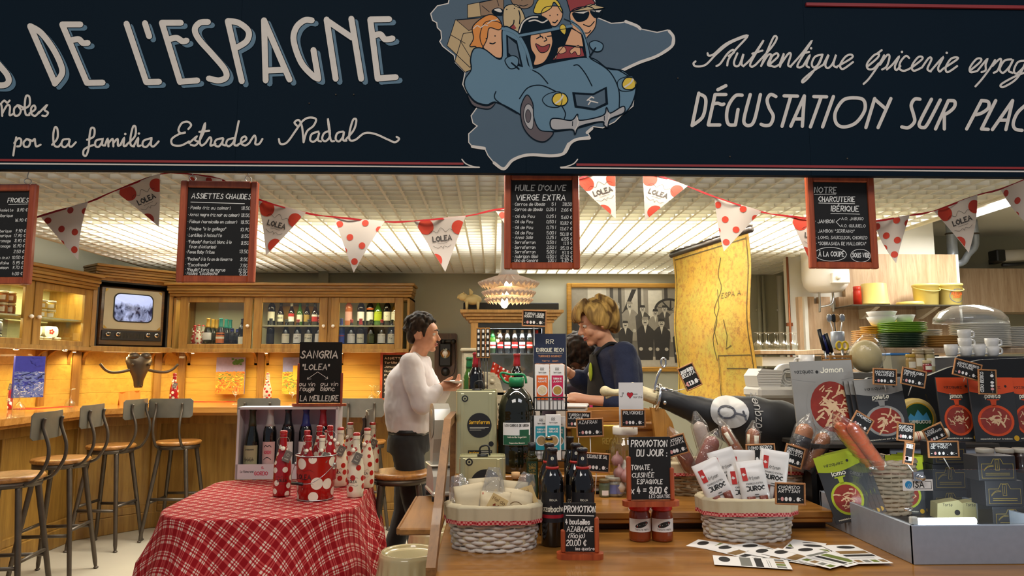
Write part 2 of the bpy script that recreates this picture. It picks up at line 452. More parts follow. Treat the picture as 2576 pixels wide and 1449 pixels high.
# kitchen corner at the right: white partition, laminate panels, grey recess with ducts
xa, xb = P(1988,800,6.2).x, P(2349,600,6.2).x
g = G(); g.box(((xa + xb) / 2,6.25,1.4),(xb - xa, .1,2.82)); struct('wall_partition', g, WHITEWALL)
zt = P(2300,640,6.15).z; zl = P(2050,747,6.15).z
x0, x1, x2 = P(2010,820,6.15).x, P(2126,745,6.15).x, P(2408,740,6.15).x
g = G(); nx = lambda p: P(p, 760,6.15).x
g.prism([(x0,0),(x2,0),(x2, zt),(x1, zt),(x1, zl),(nx(2109), zl),(nx(2109), zl - .1),(nx(2087), zl - .1),(nx(2087), zl),(nx(2060), zl),(nx(2060), zl - .06),(nx(2047), zl - .06),(nx(2047), zl),(x0, zl)], 6.14,6.198)
g.mat(1); g.box((x2 + .012,6.17, zt / 2),(.024,.07, zt)); g.box((nx(2021),6.12, zl / 2),(.03,.04, zl)); struct('wall_panel', g, [LAM, WHITEWALL])
g = G(); g.box((4.9,7.36,1.4),(3.3,.1,2.84)); struct('wall_recess', g, WALLM)
g = G(); za, zb = P(2480,677,7.0).z, P(2480,786,7.0).z
g.box((4.9,7.1,(za + zb) / 2),(2.9,.3, za - zb)); struct('trim_1', g, LAM)
g = G(); g.box((6.4,4.6,1.4),(.1,5.5,2.84)); struct('wall_right', g, WALLM)
# egg-crate ceiling: cream ribs open to the fittings above
m, nt, b = nodes_of('crate_rib'); b.inputs['Base Color'].default_value = lin('#efede4'); b.inputs['Roughness'].default_value = .6
trn = nd(nt, 'ShaderNodeBsdfTranslucent'); trn.inputs[0].default_value = lin('#cfc8a8'); mx = nd(nt, 'ShaderNodeMixShader', i_0=.3)
nt.links.new(b.outputs[0], mx.inputs[1]); nt.links.new(trn.outputs[0], mx.inputs[2]); nt.links.new(mx.outputs[0], nt.nodes['Material Output'].inputs[0])
CZ = 2.385; g = G(); PER = .1075
for i in range(60):
 x = -3.42 + i * PER
 if x < 2.98: g.box((x, 5.09, CZ + .022),(.0145,4.4,.045))
for j in range(41):
 y = 2.9 + j * PER
 g.box((-.23, y, CZ + .024),(6.4,.011,.048))
for (x, y, sx, sy) in ((-.23,7.28,6.4,.04),(-.23,2.88,6.4,.03),(-3.43,5.09,.03,4.4),(2.965,5.09,.03,4.4)): g.box((x, y, CZ + .022),(sx, sy, .06))
struct('ceiling_grid', g, m)
# ================================================================ the painted shop sign
SY = 2.5
NAVY = mat('sign_navy', '#061824', .7, var=.1, vs=3, spec=.1); CREAMP = mat('sign_cream', '#d3c9bd', .6, var=.1, vs=40); SLATEB = mat('sign_slate_blue', '#4f6f82', .6, var=.05, vs=10)
CARB = mat('sign_car_blue', '#56798c', .6, var=.04); MAPB = mat('sign_map_blue', '#3f5666', .6, var=.05); REDP = mat('sign_red', '#8d1b1c', .6, var=.05)
SKIN1 = mat('sign_flesh', '#d99f72', .6, var=.02); ORNG = mat('sign_orange', '#d8822a', .6, var=.03); YELP = mat('sign_yellow', '#d9b62c', .6, var=.03)
BOXP = mat('sign_box_tan', '#b89b6d', .6, var=.03); BOXD = mat('sign_box_brown', '#8a6a4c', .6, var=.03); GREYP = mat('sign_grey', '#a8a3a0', .6, var=.03); TYRE = mat('sign_tyre', '#54484a', .6, var=.03); BEIGE = mat('sign_beige', '#c0a577', .6, var=.03)
SIGNM = [NAVY, CREAMP, SLATEB, CARB, MAPB, REDP, SKIN1, ORNG, YELP, BOXP, BOXD, GREYP, TYRE, BEIGE]
zb_, zt_ = P(1288,435.5, SY).z, P(1288,-45, SY).z
root = thing('shop_sign', 'long dark navy painted sign board with cream lettering across the top', 'sign', (0, SY, zb_))
xl, xr = P(-140,200, SY).x, P(2720,200, SY).x
g = G();
for k in range(4):
 w = (xr - xl) / 4; g.box((xl + w * (k + .5),.016,(zt_ - zb_) / 2),(w - .0004,.03, zt_ - zb_),.0004)
g.build('board', NAVY, root)
def sgn(layer):
 d = .0008 + layer * .00035
 def mp(px, py):
  q = P(px, py, SY); return (q.x, -d, q.z - zb_)
 return mp
def spx(y, px): return y  # the trim lines run level along the board
g = G(); g.mat(1)
q = lambda py: P(1288, py, SY).z - zb_
for (a, c) in ((xl, P(1205,420, SY).x),(P(1410,420, SY).x, xr)):
 g.box(((a + c) / 2,-.0002, q(421.5)),(c - a, .002,.0052))
ax, bx = P(1166,415, SY).x, P(1450,415, SY).x
g.mat(5)
for (a, c) in ((xl, ax),(bx, xr)): g.box(((a + c) / 2,-.0002, q(413)),(c - a, .002,.0085))
g.mat(1)
g.ribbon(trace('~1162,401 1172,412 1190,419 1206,421|~1453,401 1443,412 1425,419 1410,421'),3, sgn(1))
g.mat(5); g.box((xr - .4,-.002, q(2)),(1.3,.012,.012))
g.build('trim_lines', SIGNM, root)
# --- big title, cream with a slate drop shade
T1 = '''~-60,330 0,400 45,455 55,495 30,518 -20,520|185,160 335,505|~185,160 250,200 320,290 370,390 378,450 335,510|380,150 530,505|380,150 490,150|~440,245 480,240 505,262 535,262|530,505 625,503
|770,145 890,500|890,500 968,498|882,142 908,222|985,140 1095,500|985,140 1100,140|~1035,238 1075,232 1110,252 1135,248|1095,498 1200,490|~1265,135 1215,140 1185,180 1210,240 1290,330 1365,420 1375,470 1330,490 1270,478
|1385,130 1470,495|~1385,130 1450,140 1510,190 1500,250 1440,290|1605,125 1615,490|1605,125 1760,485|1620,430 1735,425|~1895,125 1850,125 1800,170 1785,250 1830,380 1900,460 1935,480|1935,480 1905,305
|1985,120 2040,480|1985,125 2140,230|2135,115 2195,480|2250,120 2295,480|2250,120 2365,118|~2265,220 2310,210 2340,240 2385,235|2295,478 2405,470'''
L1 = trace(T1,2.415)
g = G(); g.mat(2); g.ribbon([[(x + 10, y + 8) for x, y in l] for l in L1], 14.5, sgn(1)); g.mat(0); g.ribbon(L1,18.5, sgn(2)); g.mat(1); g.ribbon(L1,15, sgn(3)); g.build('title_lettering', SIGNM, root); g = G(); g.mat(1)
S1 = '''~-30,700 -8,640 10,640 15,705|~15,690 45,640 62,650 60,700 85,690|~12,625 28,612 45,625 60,612|~110,640 88,660 90,700 115,700 128,670 110,640 145,655|~140,665 180,640 180,590 160,585 152,640 158,695 180,700|~180,690 215,665 210,642 192,655 192,690 215,705 240,680|~235,690 285,640 272,668 293,685 280,705 258,703
|~100,835 90,890 82,945|~88,870 112,842 130,850 125,885 105,890|~165,845 145,865 150,890 175,890 185,860 165,845 200,858|~198,858 212,845 215,865 222,890 248,880|~318,880 350,840 350,785 335,775 325,820 330,880 355,892 375,870|~420,845 385,850 375,880 395,895 420,870 425,845 420,880 435,892 462,865
|~530,850 570,830 575,785 555,780 545,830 540,900 525,945 508,940 512,910 545,890 580,880|~620,845 585,855 580,885 600,893 620,865 625,845 622,880 640,885|~640,880 655,845 660,890|~660,870 685,845 690,890|~690,870 715,845 718,885 735,880|~735,875 755,840 752,885 770,885|762,815|~770,880 820,830 825,775 810,770 795,830 795,880 815,890|~815,885 840,840 838,885 855,885|845,812|~920,840 875,855 868,885 890,893 915,865 922,842 918,880 935,890 965,860
|~1145,785 1162,760 1140,740 1105,750 1085,790 1100,810 1130,805 1090,815 1045,845 1050,880 1100,885 1150,860|~1150,870 1195,830 1185,850 1205,865 1185,885 1160,880|~1205,870 1240,800 1245,752 1215,850 1225,885 1250,870|1212,802 1272,795|~1250,870 1275,835 1285,850 1280,885 1310,875|~1355,840 1315,850 1305,880 1330,890 1352,862 1358,840 1352,875 1370,885|~1420,840 1385,850 1375,878 1395,888 1425,850 1452,732 1430,840 1425,880 1445,885|~1445,880 1495,850 1490,830 1470,840 1465,870 1490,885 1515,870|~1515,870 1545,825 1555,845 1552,875 1575,875 1595,845
|~1805,765 1790,745 1815,730 1835,770 1845,865|~1695,845 1705,875 1745,865 1800,790 1840,735 1880,715 1920,725 1905,765 1865,800 1845,865|~1935,800 1895,815 1885,850 1905,862 1930,840 1940,805 1932,850 1950,860|~2005,795 1970,810 1958,845 1980,858 2005,820 1992,720 2008,845 2030,858|~2085,800 2050,810 2040,845 2060,860 2085,830 2090,800 2085,850 2105,855|~2100,850 2150,790 2165,730 2145,730 2125,800 2125,850 2160,850 2215,810 2280,815 2360,850 2400,865 2425,845 2410,832'''
g.ribbon(trace(S1,2.415),5.2, sgn(1)); g.build('script_lettering', SIGNM, root); g = G(); g.mat(1)
S2 = '''~235,395 242,412 280,402 350,340 420,300 530,265 440,370 390,440 380,485|~145,455 130,472 150,492 220,480 300,400 400,320 530,265|~300,490 330,470 380,400 420,370 430,388 390,415|~455,395 430,460 440,490 470,480 500,400 485,470 500,492|~500,490 560,430 650,298 555,460 560,495 590,480|565,398 640,375|~590,480 700,360 745,290 735,268 710,300 630,490|~635,480 680,410 705,410 680,475 700,490|~690,480 755,420 745,395 710,420 695,475 730,495 770,475|~770,470 800,395 770,495|~780,470 830,400 850,405 830,480 850,495|~850,490 930,400 1005,305 905,470 910,500 940,490|930,398 985,385|~940,490 990,410 965,480 985,500|1000,358
|~1080,405 1030,420 1005,470 1020,500 1060,470 1085,405|~1085,405 1050,480 985,570 940,610 940,590 1010,530 1090,480|~1090,480 1130,405 1105,480 1125,505 1160,470 1185,405 1165,480 1190,500|~1190,495 1300,430 1295,405 1255,420 1215,480 1235,512 1310,460|~1420,490 1490,430 1500,400 1465,410 1415,470 1420,510 1460,510 1500,470|1488,398 1522,372|~1540,410 1500,480 1430,580 1388,622|~1510,480 1560,410 1580,420 1560,490 1525,515|~1560,515 1600,480 1650,420 1620,490 1630,520 1660,490|1672,385|~1725,430 1700,415 1660,460 1655,510 1690,525 1745,500|~1745,500 1820,440 1815,420 1785,430 1745,490 1760,525 1820,500|~1820,500 1870,430 1890,440 1860,510 1885,530|~1885,525 1975,425 1940,500 1950,530 1975,510|2003,392|~1975,510 2080,440 2070,425 2030,440 1995,500 2010,535 2080,490
|~2180,520 2250,460 2255,435 2220,440 2175,500 2180,535 2230,525|~2230,525 2300,440 2290,480 2290,520 2260,535|~2360,445 2320,510 2260,590 2215,640|~2340,490 2390,440 2405,450 2380,520 2350,540|~2480,440 2430,450 2395,510 2420,540 2470,490 2495,440 2460,520 2490,540|~2590,450 2530,460 2500,520 2520,545 2580,490|~2590,450 2550,540 2500,600 2420,645 2405,625 2500,570 2600,530'''
g.ribbon(trace(S2,2.9406,1700),5.2, sgn(1))
S3 = '''170,690 120,930|~170,695 215,720 220,780 195,870 120,930|290,700 240,925|290,700 370,700|~275,770 310,765 340,775 355,770|240,925 325,925|310,665 370,635|~490,705 440,710 390,780 375,860 390,920 440,925|440,925 460,810|~550,700 510,850 505,910 540,930 580,890 625,700|~740,715 700,700 675,740 690,800 720,860 700,920 660,930 630,920|800,710 900,712|850,712 785,935|950,710 850,935|950,710 935,935|885,880 940,880|1020,715 1115,717|1075,717 995,940|1165,715 1085,940
|@1330,725 1240,740 1180,830 1185,910 1240,940 1330,910 1395,820 1390,745|1470,730 1405,945|1470,735 1545,800|1590,730 1495,945|~1805,735 1765,735 1740,780 1755,840 1765,900 1720,945 1670,940|~1890,735 1810,890 1800,930 1825,945 1860,920 1955,740|2015,745 1920,955|~2015,745 2060,750 2060,790 2020,830 1980,850|1985,850 1985,955|2260,745 2150,955|~2260,745 2310,755 2310,800 2265,835 2220,850|2365,745 2260,955|2260,955 2310,958|2490,745 2340,960|2490,745 2440,960|2390,890 2455,890|~2610,760 2530,830 2495,910 2510,955 2560,965'''
L3 = trace(S3,2.9406,1700)
L3[19].append(L3[19][0])
g.ribbon(L3,8.5, sgn(1)); g.build('tagline_lettering', SIGNM, root)
# --- painted picture: map outline with a loaded car
PK = [0]
def poly(g, k, s, layer, edge=0, sc=3.2934, ox=1000, oy=0, ek=0):
 for l in trace(s, sc, ox, oy):
  g.mat(k); n0, f0 = len(g.v), len(g.f); g.flat(l, sgn(layer)); PK[0] += 1; g.lift(n0, f0, PK[0])
  if edge: g.mat(ek); g.ribbon([l + [l[0]]], edge, sgn(layer + .5))
def pen(g, k, s, w, layer): g.mat(k); g.ribbon(trace(s, 3.2934,1000), w, sgn(layer))
g = G()
MAPS = '440,-60 420,30 330,50 275,115 290,170 325,190 330,230 360,260 365,320 350,345 375,385 470,460 480,520 560,600 540,700 570,760 660,890 610,960 625,1020 660,1045 590,1110 590,1180 620,1215 720,1225 750,1290 800,1350 880,1400 940,1330 1040,1290 1130,1280 1280,1290 1370,1270 1410,1190 1480,1150 1590,1130 1570,1090 1620,1050 1700,1060 1800,1010 1850,960 1950,880 1970,700 1850,590 2000,510 2150,460 2270,380 2280,310 2240,250 2150,270 2010,240 1900,180 1850,190 1770,195 1660,150 1620,-60'
poly(g, 4, MAPS, 1)
OUT = trace(MAPS, 3.2934,1000)[0]
g.mat(1); g.ribbon([OUT + [OUT[0]]], 2.6, sgn(1.4))
g.mat(1); g.ribbon(trace('~620,1215 720,1230|~800,1350 880,1400 950,1330 1040,1292 1130,1283 1280,1292 1380,1270 1430,1190 1490,1155 1590,1145|~1570,1100 1610,1065|~1860,585 2000,520 2150,465 2270,385 2285,310 2250,260|~1890,180 1980,215 2010,240', 3.2934,1000),7.5, sgn(1.6))
poly(g, 9, '580,40 880,-20 880,120 580,150|480,165 690,150 700,420 600,560 410,380|545,280 660,260 660,560 560,600 475,510', 2,1.6)
poly(g, 10, '680,25 880,-20 880,130 690,130|490,170 700,150 660,230 590,255', 2.2,1.2)
poly(g, 13, '@880,80 930,40 1000,50 1050,130 1060,230 1010,330 930,300 880,210', 3,2.2)
poly(g, 10, '@950,-30 1110,-40 1120,40 1050,75 960,40', 3,1.6); pen(g, 0, '~1010,45 1045,52 1080,40|1030,5|1065,0', 1.6,4)
poly(g, 0, '@780,90 830,65 880,90 860,130 800,125', 4); poly(g, 1, '@800,85 840,72 865,95 850,105', 4.2)
pen(g, 0, '905,80|968,72|~1005,90 1015,140 1010,200|~965,170 960,200 930,230', 2.6,4); poly(g, 5, '960,200 985,235 970,245 935,235', 4.2)
poly(g, 6, '@1190,120 1230,60 1350,60 1365,140 1310,220 1240,190', 3,2); poly(g, 8, '@1130,80 1180,-10 1290,-10 1340,30 1365,110 1300,20 1270,70 1200,110 1140,112', 3.4,2)
pen(g, 0, '1263,130|1325,125|~1285,185 1305,190 1325,170', 2.6,4)
poly(g, 6, '@1430,110 1440,260 1380,380 1480,480 1560,440 1560,330 1640,220 1630,80 1520,60', 3,2.2)
poly(g, 5, '1395,-20 1600,-20 1640,30 1600,50 1430,100', 3.6,2); poly(g, 13, '1430,100 1600,35 1720,65 1640,80', 3.7,1.5)
poly(g, 0, '@1455,105 1580,95 1570,160 1500,185 1460,150|@1595,90 1690,85 1680,140 1630,150', 4); poly(g, 1, '1465,105 1580,95 1540,115 1500,112|1600,92 1690,85 1670,105', 4.2)
pen(g, 0, '~1540,205 1590,220 1630,180|~1545,275 1580,275 1600,255', 2.4,4)
poly(g, 6, '@690,260 740,180 860,200 865,330 860,480 750,440 690,350', 4,2); poly(g, 7, '@740,130 820,140 865,210 840,250 760,235 740,330 690,420 660,445 650,390 600,385 630,320 625,220', 4.5,2.2)
pen(g, 1, '~630,240 660,215 690,230 720,210 745,215|~745,200 780,175 810,170 830,160', 2.2,5); pen(g, 0, '808,300|735,322|~765,360 790,365 810,355', 2.8,5)
CAR = '@620,430 650,400 720,410 860,490 870,240 960,250 1050,330 1100,560 1300,510 1590,480 1740,570 1870,590 1960,680 1970,770 1930,880 1860,950 1700,1000 1500,1060 1300,1090 1180,1080 1000,940 820,850 740,870 640,840 565,740 560,660 610,580 605,500'
poly(g, 3, CAR, 6,3)
poly(g, 0, '900,290 990,340 1040,560 960,540 905,470', 6.6); poly(g, 4, '915,310 985,370 1020,540 920,440', 6.8)
poly(g, 0, '1010,310 1440,230 1540,300 1560,470 1120,555', 6.6,2)
poly(g, 6, '@1105,290 1160,250 1270,250 1285,340 1260,440 1210,520 1130,540 1140,470 1105,400', 7,1.6)
poly(g, 0, '@1000,280 1020,200 1080,140 1180,130 1250,170 1290,260 1330,400 1300,470 1280,330 1250,250 1110,280 1060,330 1100,420 1110,480 1050,360', 7.2)
pen(g, 1, '~1010,270 1040,190 1100,150 1160,145|~1090,180 1140,170 1200,190 1240,170', 3.4,7.5)
pen(g, 0, '~1150,325 1190,305 1205,320|1180,290 1185,310|~1240,305 1280,300|~1215,345 1235,335 1225,315', 2.6,7.6)
poly(g, 5, '@1145,365 1200,390 1260,370 1240,425 1190,440 1160,410', 7.6,1.8)
poly(g, 5, '1280,500 1380,380 1530,400 1550,470', 7,1.6); poly(g, 6, '@1305,470 1330,400 1380,390 1395,430 1350,450 1330,440 1310,490|@1430,420 1500,380 1515,450 1490,460 1470,430 1440,450|1385,375 1440,240 1520,280 1540,390', 7.2,1.4)
pen(g, 3, '1010,300 1440,220|~1440,180 1540,280 1580,480|~870,240 980,280 1060,400 1110,570', 7,8); pen(g, 0, '1010,312 1440,233|~1380,160 1500,220 1560,330 1600,480', 1.8,8.4)
poly(g, 8, '@1345,225 1370,205 1395,235 1385,290 1350,260', 8.6,1.5)
poly(g, 3, '@890,500 950,465 1000,490 990,555 930,570|@1590,360 1640,340 1700,370 1690,420 1640,430 1600,400', 8,2.4); pen(g, 0, '945,525 1005,575|1640,400 1590,475', 4,8.6)
pen(g, 0, '~1120,585 1180,620 1245,695|~1460,545 1500,545 1560,620 1610,715|~1600,490 1750,590 1830,740 1835,900|~1740,565 1830,585 1920,640|~815,760 815,830 990,940|~1010,820 1080,730 1190,710 1310,760|~1360,880 1390,940 1380,990', 2.6,8)
poly(g, 12, '@580,780 640,850 740,880 810,850 770,900 700,900 620,870', 5.5,2); poly(g, 12, '@1070,790 1120,860 1130,980 1180,1080 1290,1100 1220,1175 1120,1150 1040,1050 1020,900', 8,2.6)
poly(g, 11, '@1090,865 1125,920 1120,1060 1080,1060 1045,980 1055,890', 8.6,1.5); poly(g, 12, '@1080,910 1105,950 1095,1010 1070,1010 1060,950', 9,1.2)
poly(g, 3, '@1200,830 1250,780 1350,770 1350,880 1250,885|@1820,690 1860,650 1950,640 1960,740 1850,755', 8.4,2); poly(g, 8, '@1280,830 1310,780 1380,780 1410,830 1380,875 1310,875|@1860,700 1890,650 1950,650 1980,690 1950,740 1880,740', 9,2.6)
pen(g, 1, '~1370,795 1350,830 1310,860|~1950,655 1930,690 1880,725', 4,9.6)
poly(g, 0, '1450,770 1620,780 1730,725 1740,865 1630,915 1470,890', 8.4,2); poly(g, 4, '1470,785 1620,795 1715,745 1722,855 1630,900 1485,877', 8.8)
pen(g, 1, '1570,835 1605,805 1625,815|1605,805 1600,812|1580,870 1600,840 1658,855|1600,840 1585,832', 3,9.4)
poly(g, 11, '@1275,990 1330,985 1440,1000 1490,950 1510,1000 1700,960 1730,895 1760,940 1850,890 1880,890 1870,940 1760,990 1740,1055 1710,1040 1690,1010 1510,1050 1470,1115 1445,1075 1300,1080 1265,1040', 9,3)
pen(g, 0, '1450,1010 1448,1045|1712,965 1712,1000', 2,9.6); pen(g, 1, '~1485,965 1495,1020 1475,1075|~1740,910 1752,960 1735,1030', 2.2,9.6)
pen(g, 0, '440,290 560,360|520,340 600,470|700,50 760,100|820,-10 840,50', 1.4,3)
g.build('car_picture', SIGNM, root)
for (a, c) in ((1705,197),(1836,394),(2131,399),(845,238),(890,238),(778,260)):
 q_ = sgn(1)(a, c); g = G(); g.cyl((q_[0], .002, q_[2]),(q_[0], -.0025, q_[2]),.0028, n=8); g.build('screw', DARKSTEEL, root)
# ================================================================ bottles, glasses, jars
def bottle_glass(name, col, rough=.06):
 return mat(name, col, rough, 0, var=.05, spec=.6, coat=.5)
DKGLASS = bottle_glass('dark_green_glass', '#0f140c'); BLKGLASS = bottle_glass('black_wine_glass', '#0a0708'); BRNGLASS = bottle_glass('brown_glass', '#1d0f06')
GRNGLASS = bottle_glass('green_glass', '#3d6a1f'); BLUEGLASS = bottle_glass('blue_glass', '#123a86'); ROSEGLASS = bottle_glass('rose_wine', '#c06a3a'); AMBGLASS = bottle_glass('amber_glass', '#6b4a12')
CREAM = mat('cream_glaze', '#e2d8bf', .18, var=.03, coat=.5); LOLRED = mat('sangria_red', '#9c1118', .14, var=.06, coat=.6); LOLRED2 = mat('tin_red', '#a3160f', .25, var=.06, coat=.4)
DOTC = mat('dot_cream', '#e6dfca', .2, var=.03, coat=.4); DOTR = mat('dot_red', '#b0221b', .25, var=.04, coat=.4)
LBLC = mat('label_cream', '#e5dfc8', .6, var=.03); LBLW = mat('label_white', '#e9e6e0', .6, var=.03); LBLK = mat('label_black', '#17171a', .5, var=.05)
CLEAR = glass('clear_glass', (.96,.98,.97),.3); FILM = glass('plastic_film', (.98,.98,.98),.2,.1,.035,.8); PANE = glass('window_glass', (.97,.98,.97),.15)
GREYTAG = mat('grey_card', '#5f574f', .7, var=.05); WIRE = mat('wire', '#bdb8ae', .3,1, var=0)
def wine_profile(h=.30, r=.037, sh=0, neck=.0145):
 sh = sh or h * .63
 return [(r * .8,0),(r, .006),(r, sh),(r * .97, sh + .012),(r * .8, sh + .03),(r * .55, sh + .046),(neck * 1.15, sh + .066),(neck, sh + .085),(neck, h - .012),(neck * 1.15, h - .011),(neck * 1.15, h - .002),(neck * .9, h)]
def burg_profile(h=.30, r=.041, neck=.0145):
 return [(r * .8,0),(r, .006),(r, .13),(r * .95,.15),(r * .78,.18),(r * .55,.205),(neck * 1.2,.232),(neck, .25),(neck, h - .012),(neck * 1.18, h - .011),(neck * 1.18, h - .002),(neck * .9, h)]
def champ_profile(h=.31, r=.044, neck=.015):
 return [(r * .8,0),(r, .008),(r, .14),(r * .93,.165),(r * .7,.195),(r * .45,.225),(neck * 1.1,.25),(neck, .285),(neck * 1.2,.295),(neck * 1.1, h)]
def beer_profile(h=.24, r=.031, neck=.012):
 return [(r * .8,0),(r, .005),(r, .13),(r * .9,.15),(r * .6,.175),(neck * 1.1,.2),(neck, h - .008),(neck * 1.15, h)]
def make_bottle(name, label, cat, loc, pr, glassm, cap=None, caplen=.05, lab=None, ink=INK, txt=None, band=None, group=None, tsz=.011, rz=0, disc_lab=False):
 """lab = (material, z0, z1, half angle); txt = [(text, z, size)]"""
 t = thing(name, label, cat, loc, rz, group); f = prof(pr); h = pr[-1][1]
 G0 = G(); G0.lathe(pr, 24); G0.build('glass_body', glassm, t)
 if cap:
  g = G(); z0 = h - caplen; zs = [z for _, z in pr if z > z0]; g.lathe([(f(z0) + .0006, z0)] + [(f(z) + .0007, z) for z in zs[:-1]] + [(pr[-1][0] + .001, h + .0008),(0.00001, h + .001)], 20); g.build('capsule', cap, t)
 if lab:
  m, a, b, ha = lab; g = G(); mp = wrap(f, .0006)
  if disc_lab: disc(g, mp, 0,(a + b) / 2,(b - a) / 2,20)
  else: patch(g, mp, -f(a) * ha, f(a) * ha, a, b, 12,3)
  g.mat(1)
  for (s_, z, sz) in (txt or []):
   g.ribbon(letters(s_, 0, z, sz, width=min(f(z) * ha * 1.5, len(s_) * sz * .75), align='c', jit=.05), sz * .16, wrap(f, .0011))
  if band:
   g.mat(2); patch(g, wrap(f, .001),-f(a) * ha, f(a) * ha, band[1], band[2], 12,1)
  g.build('paper_label', [m, ink, band[0] if band else RED], t)
 return t
LOLP = [(a * 1.1 if b_ < .13 else a * 1.2, b_) for a, b_ in [(.030,0),(.0345,.004),(.0355,.03),(.035,.10),(.0315,.135),(.0245,.17),(.0175,.20),(.0135,.225),(.0125,.255),(.0135,.262),(.0135,.272),(.0115,.276)]]
def swing_bottle(name, label, loc, red=True, rz=0, seed=0, tag_card=False, cut=0, group=None, dots=15, txt='LOLEA', openw=True, sc=1.06):
 """swing-top bottle with printed dots; the wire stopper hangs open on its neck"""
 rnd = random.Random(seed); t = thing(name, label, 'bottle', loc, rz, group); t.scale = (sc, sc, sc)
 f = prof(LOLP); body, dot = (LOLRED, DOTC) if red else (CREAM, DOTR)
 g = G(); g.lathe(LOLP, 26); g.build('glass_body', body, t)
 g = G(); used = []
 for k in range(400):
  z = rnd.uniform(.012,.225); a = rnd.uniform(-pi, pi); r = .0125 if z < .14 else .009
  if all(min(abs(a - b_),2 * pi - abs(a - b_)) ** 2 * .0009 + (z - c_) ** 2 > .031 ** 2 for b_, c_ in used):
   used.append((a, z)); disc(g, wrap(f, .0004, a),0, z, r, 16)
  if len(used) > dots * 2: break
 g.mat(1); g.ribbon(letters(txt, 0,.066,.0115, width=.04, align='c'),.0022, wrap(f, .0008))
 g.ribbon([smooth([(-.026,.085),(-.018,.089),(-.008,.084),(0,.09),(.008,.084),(.018,.089),(.026,.085)], 4), smooth([(-.026,.056),(-.014,.052),(0,.057),(.014,.052),(.026,.056)], 4)], .0008, wrap(f, .0008))
 g.build('printed_dots', [dot, INK], t)
 g = G(); g.lathe([(.0160,.273),(.0172,.275),(.0172,.283),(.013,.287),(.00001,.288)], 18); g.build('rim_cap', DOTR if not red else LOLRED2, t)
 g = G(); w = [(-.0165,0,.257),(-.025,-.012,.243),(-.02,-.026,.225),(-.008,-.033,.213),(.008,-.033,.213),(.02,-.026,.225),(.025,-.012,.243),(.0165,0,.257)]
 g.tube(smooth(w, 4),.0009,5); g.tube([(0.0165 * cos(2 * pi * k / 16),.0165 * sin(2 * pi * k / 16),.257) for k in range(16)], .0009,5, True); c = g.build('wire_clip', WIRE, t)
 g = G(); g.at((0,-.033,.209),(rad(65),0,0)); g.lathe([(.004,-.008),(.010,-.004),(.0105,.004),(.006,.008),(.00001,.009)], 14); g.mat(1); g.lathe([(.0108,-.003),(.0112,0),(.0108,.002)], 14); g.build('stopper', [DOTC, DOTR], t)
 if tag_card:
  g = G(); g.at((.02,-.036,.175),(rad(-14), rad(24), rad(12))); g.prism(rrect(.034,.05,.002),-.0006,.0006); g.mat(1); g.ribbon([circle(0,.006,.006, n=14)], .0008, front(0,-.001)); g.ribbon(letters('LOLEA', 0,-.014,.0045, align='c'),.0007, front(0,-.001)); g.build('card_tag', [GREYTAG, LBLC], t)
 return t
def goblet(name, label, loc, h=.16, r=.034, upside=False, group=None):
 pr = [(.032,0),(.030,.002),(.006,.006),(.0035,.02),(.0035, h * .45),(.008, h * .48),(r * .8, h * .6),(r, h * .75),(r * .82, h)]
 if upside: pr = [(a, h - b) for a, b in pr[::-1]]
 g = G(); n = 20
 vs = []; g.lathe(pr, n); g.f = [q for q in g.f if len(q) < 10]; g.mi = g.mi[:len(g.f)]; g.sm = g.sm[:len(g.f)]
 return solo(name, g, CLEAR, label, 'glass', loc, 0, group)
def jar(name, label, loc, r=.033, h=.085, glassm=None, fill='#b03a1a', lid='#b3151b', lab=None, txt=None, group=None, cat='jar', lidh=.014, clothlid=False, ink=INK, oval=None, empty=False):
 t = thing(name, label, cat, loc, 0, group); fm = mat('fill_' + fill[1:], fill, .35, var=.15, vs=60, coat=.6)
 pr = [(r * .85,0),(r * .97,.004),(r, .012),(r, h * .75),(r * .96, h * .86),(r * .86, h * .93),(r * .86, h)]
 g = G(); g.lathe(pr, 24); g.build('glass_body', CLEAR if empty else fm, t)
 lm = mat('lid_' + lid[1:], lid, .35, var=.06, coat=.2)
 g = G(); q = r * .91; g.lathe([(q, h - .002),(q * 1.06, h),(q * 1.06, h + lidh * .8),(q, h + lidh),(q * .8, h + lidh),(q * .76, h + lidh - .001),(.00001, h + lidh - .001)], 24)
 if clothlid: g.lathe([(q * 1.25, h - .008),(q * 1.05, h - .002)], 24)
 g.build('lid', lm, t)
 if lab:
  m, a, b, ha = lab; f = prof(pr); g = G(); patch(g, wrap(f),-r * ha, r * ha, a, b, 14,2); g.mat(1)
  for (s_, z, sz) in (txt or []): g.ribbon(letters(s_, 0, z, sz, align='c', width=min(r * 1.3, len(s_) * sz * .75)), sz * .15, wrap(f, .001))
  if oval:
   g.mat(1); g.flat([(wx, wy) for wx, wy in []] or [(0,0)] * 0 or circle(0, oval[0], r * .55,.008,18), lambda u, v: wrap(f, .0009)(u, v + u * .25)) if False else disc(g, lambda u, v: wrap(f, .0009)(u, v + u * .28),0, oval[0], r * .6,18,.0085)
   g.mat(2); g.ribbon([[(-r * .42, oval[0] - .002),(r * .42, oval[0] + .002)]], .0035, lambda u, v: wrap(f, .0013)(u, v + u * .28))
  g.build('paper_label', [m, ink, RED], t)
 return t
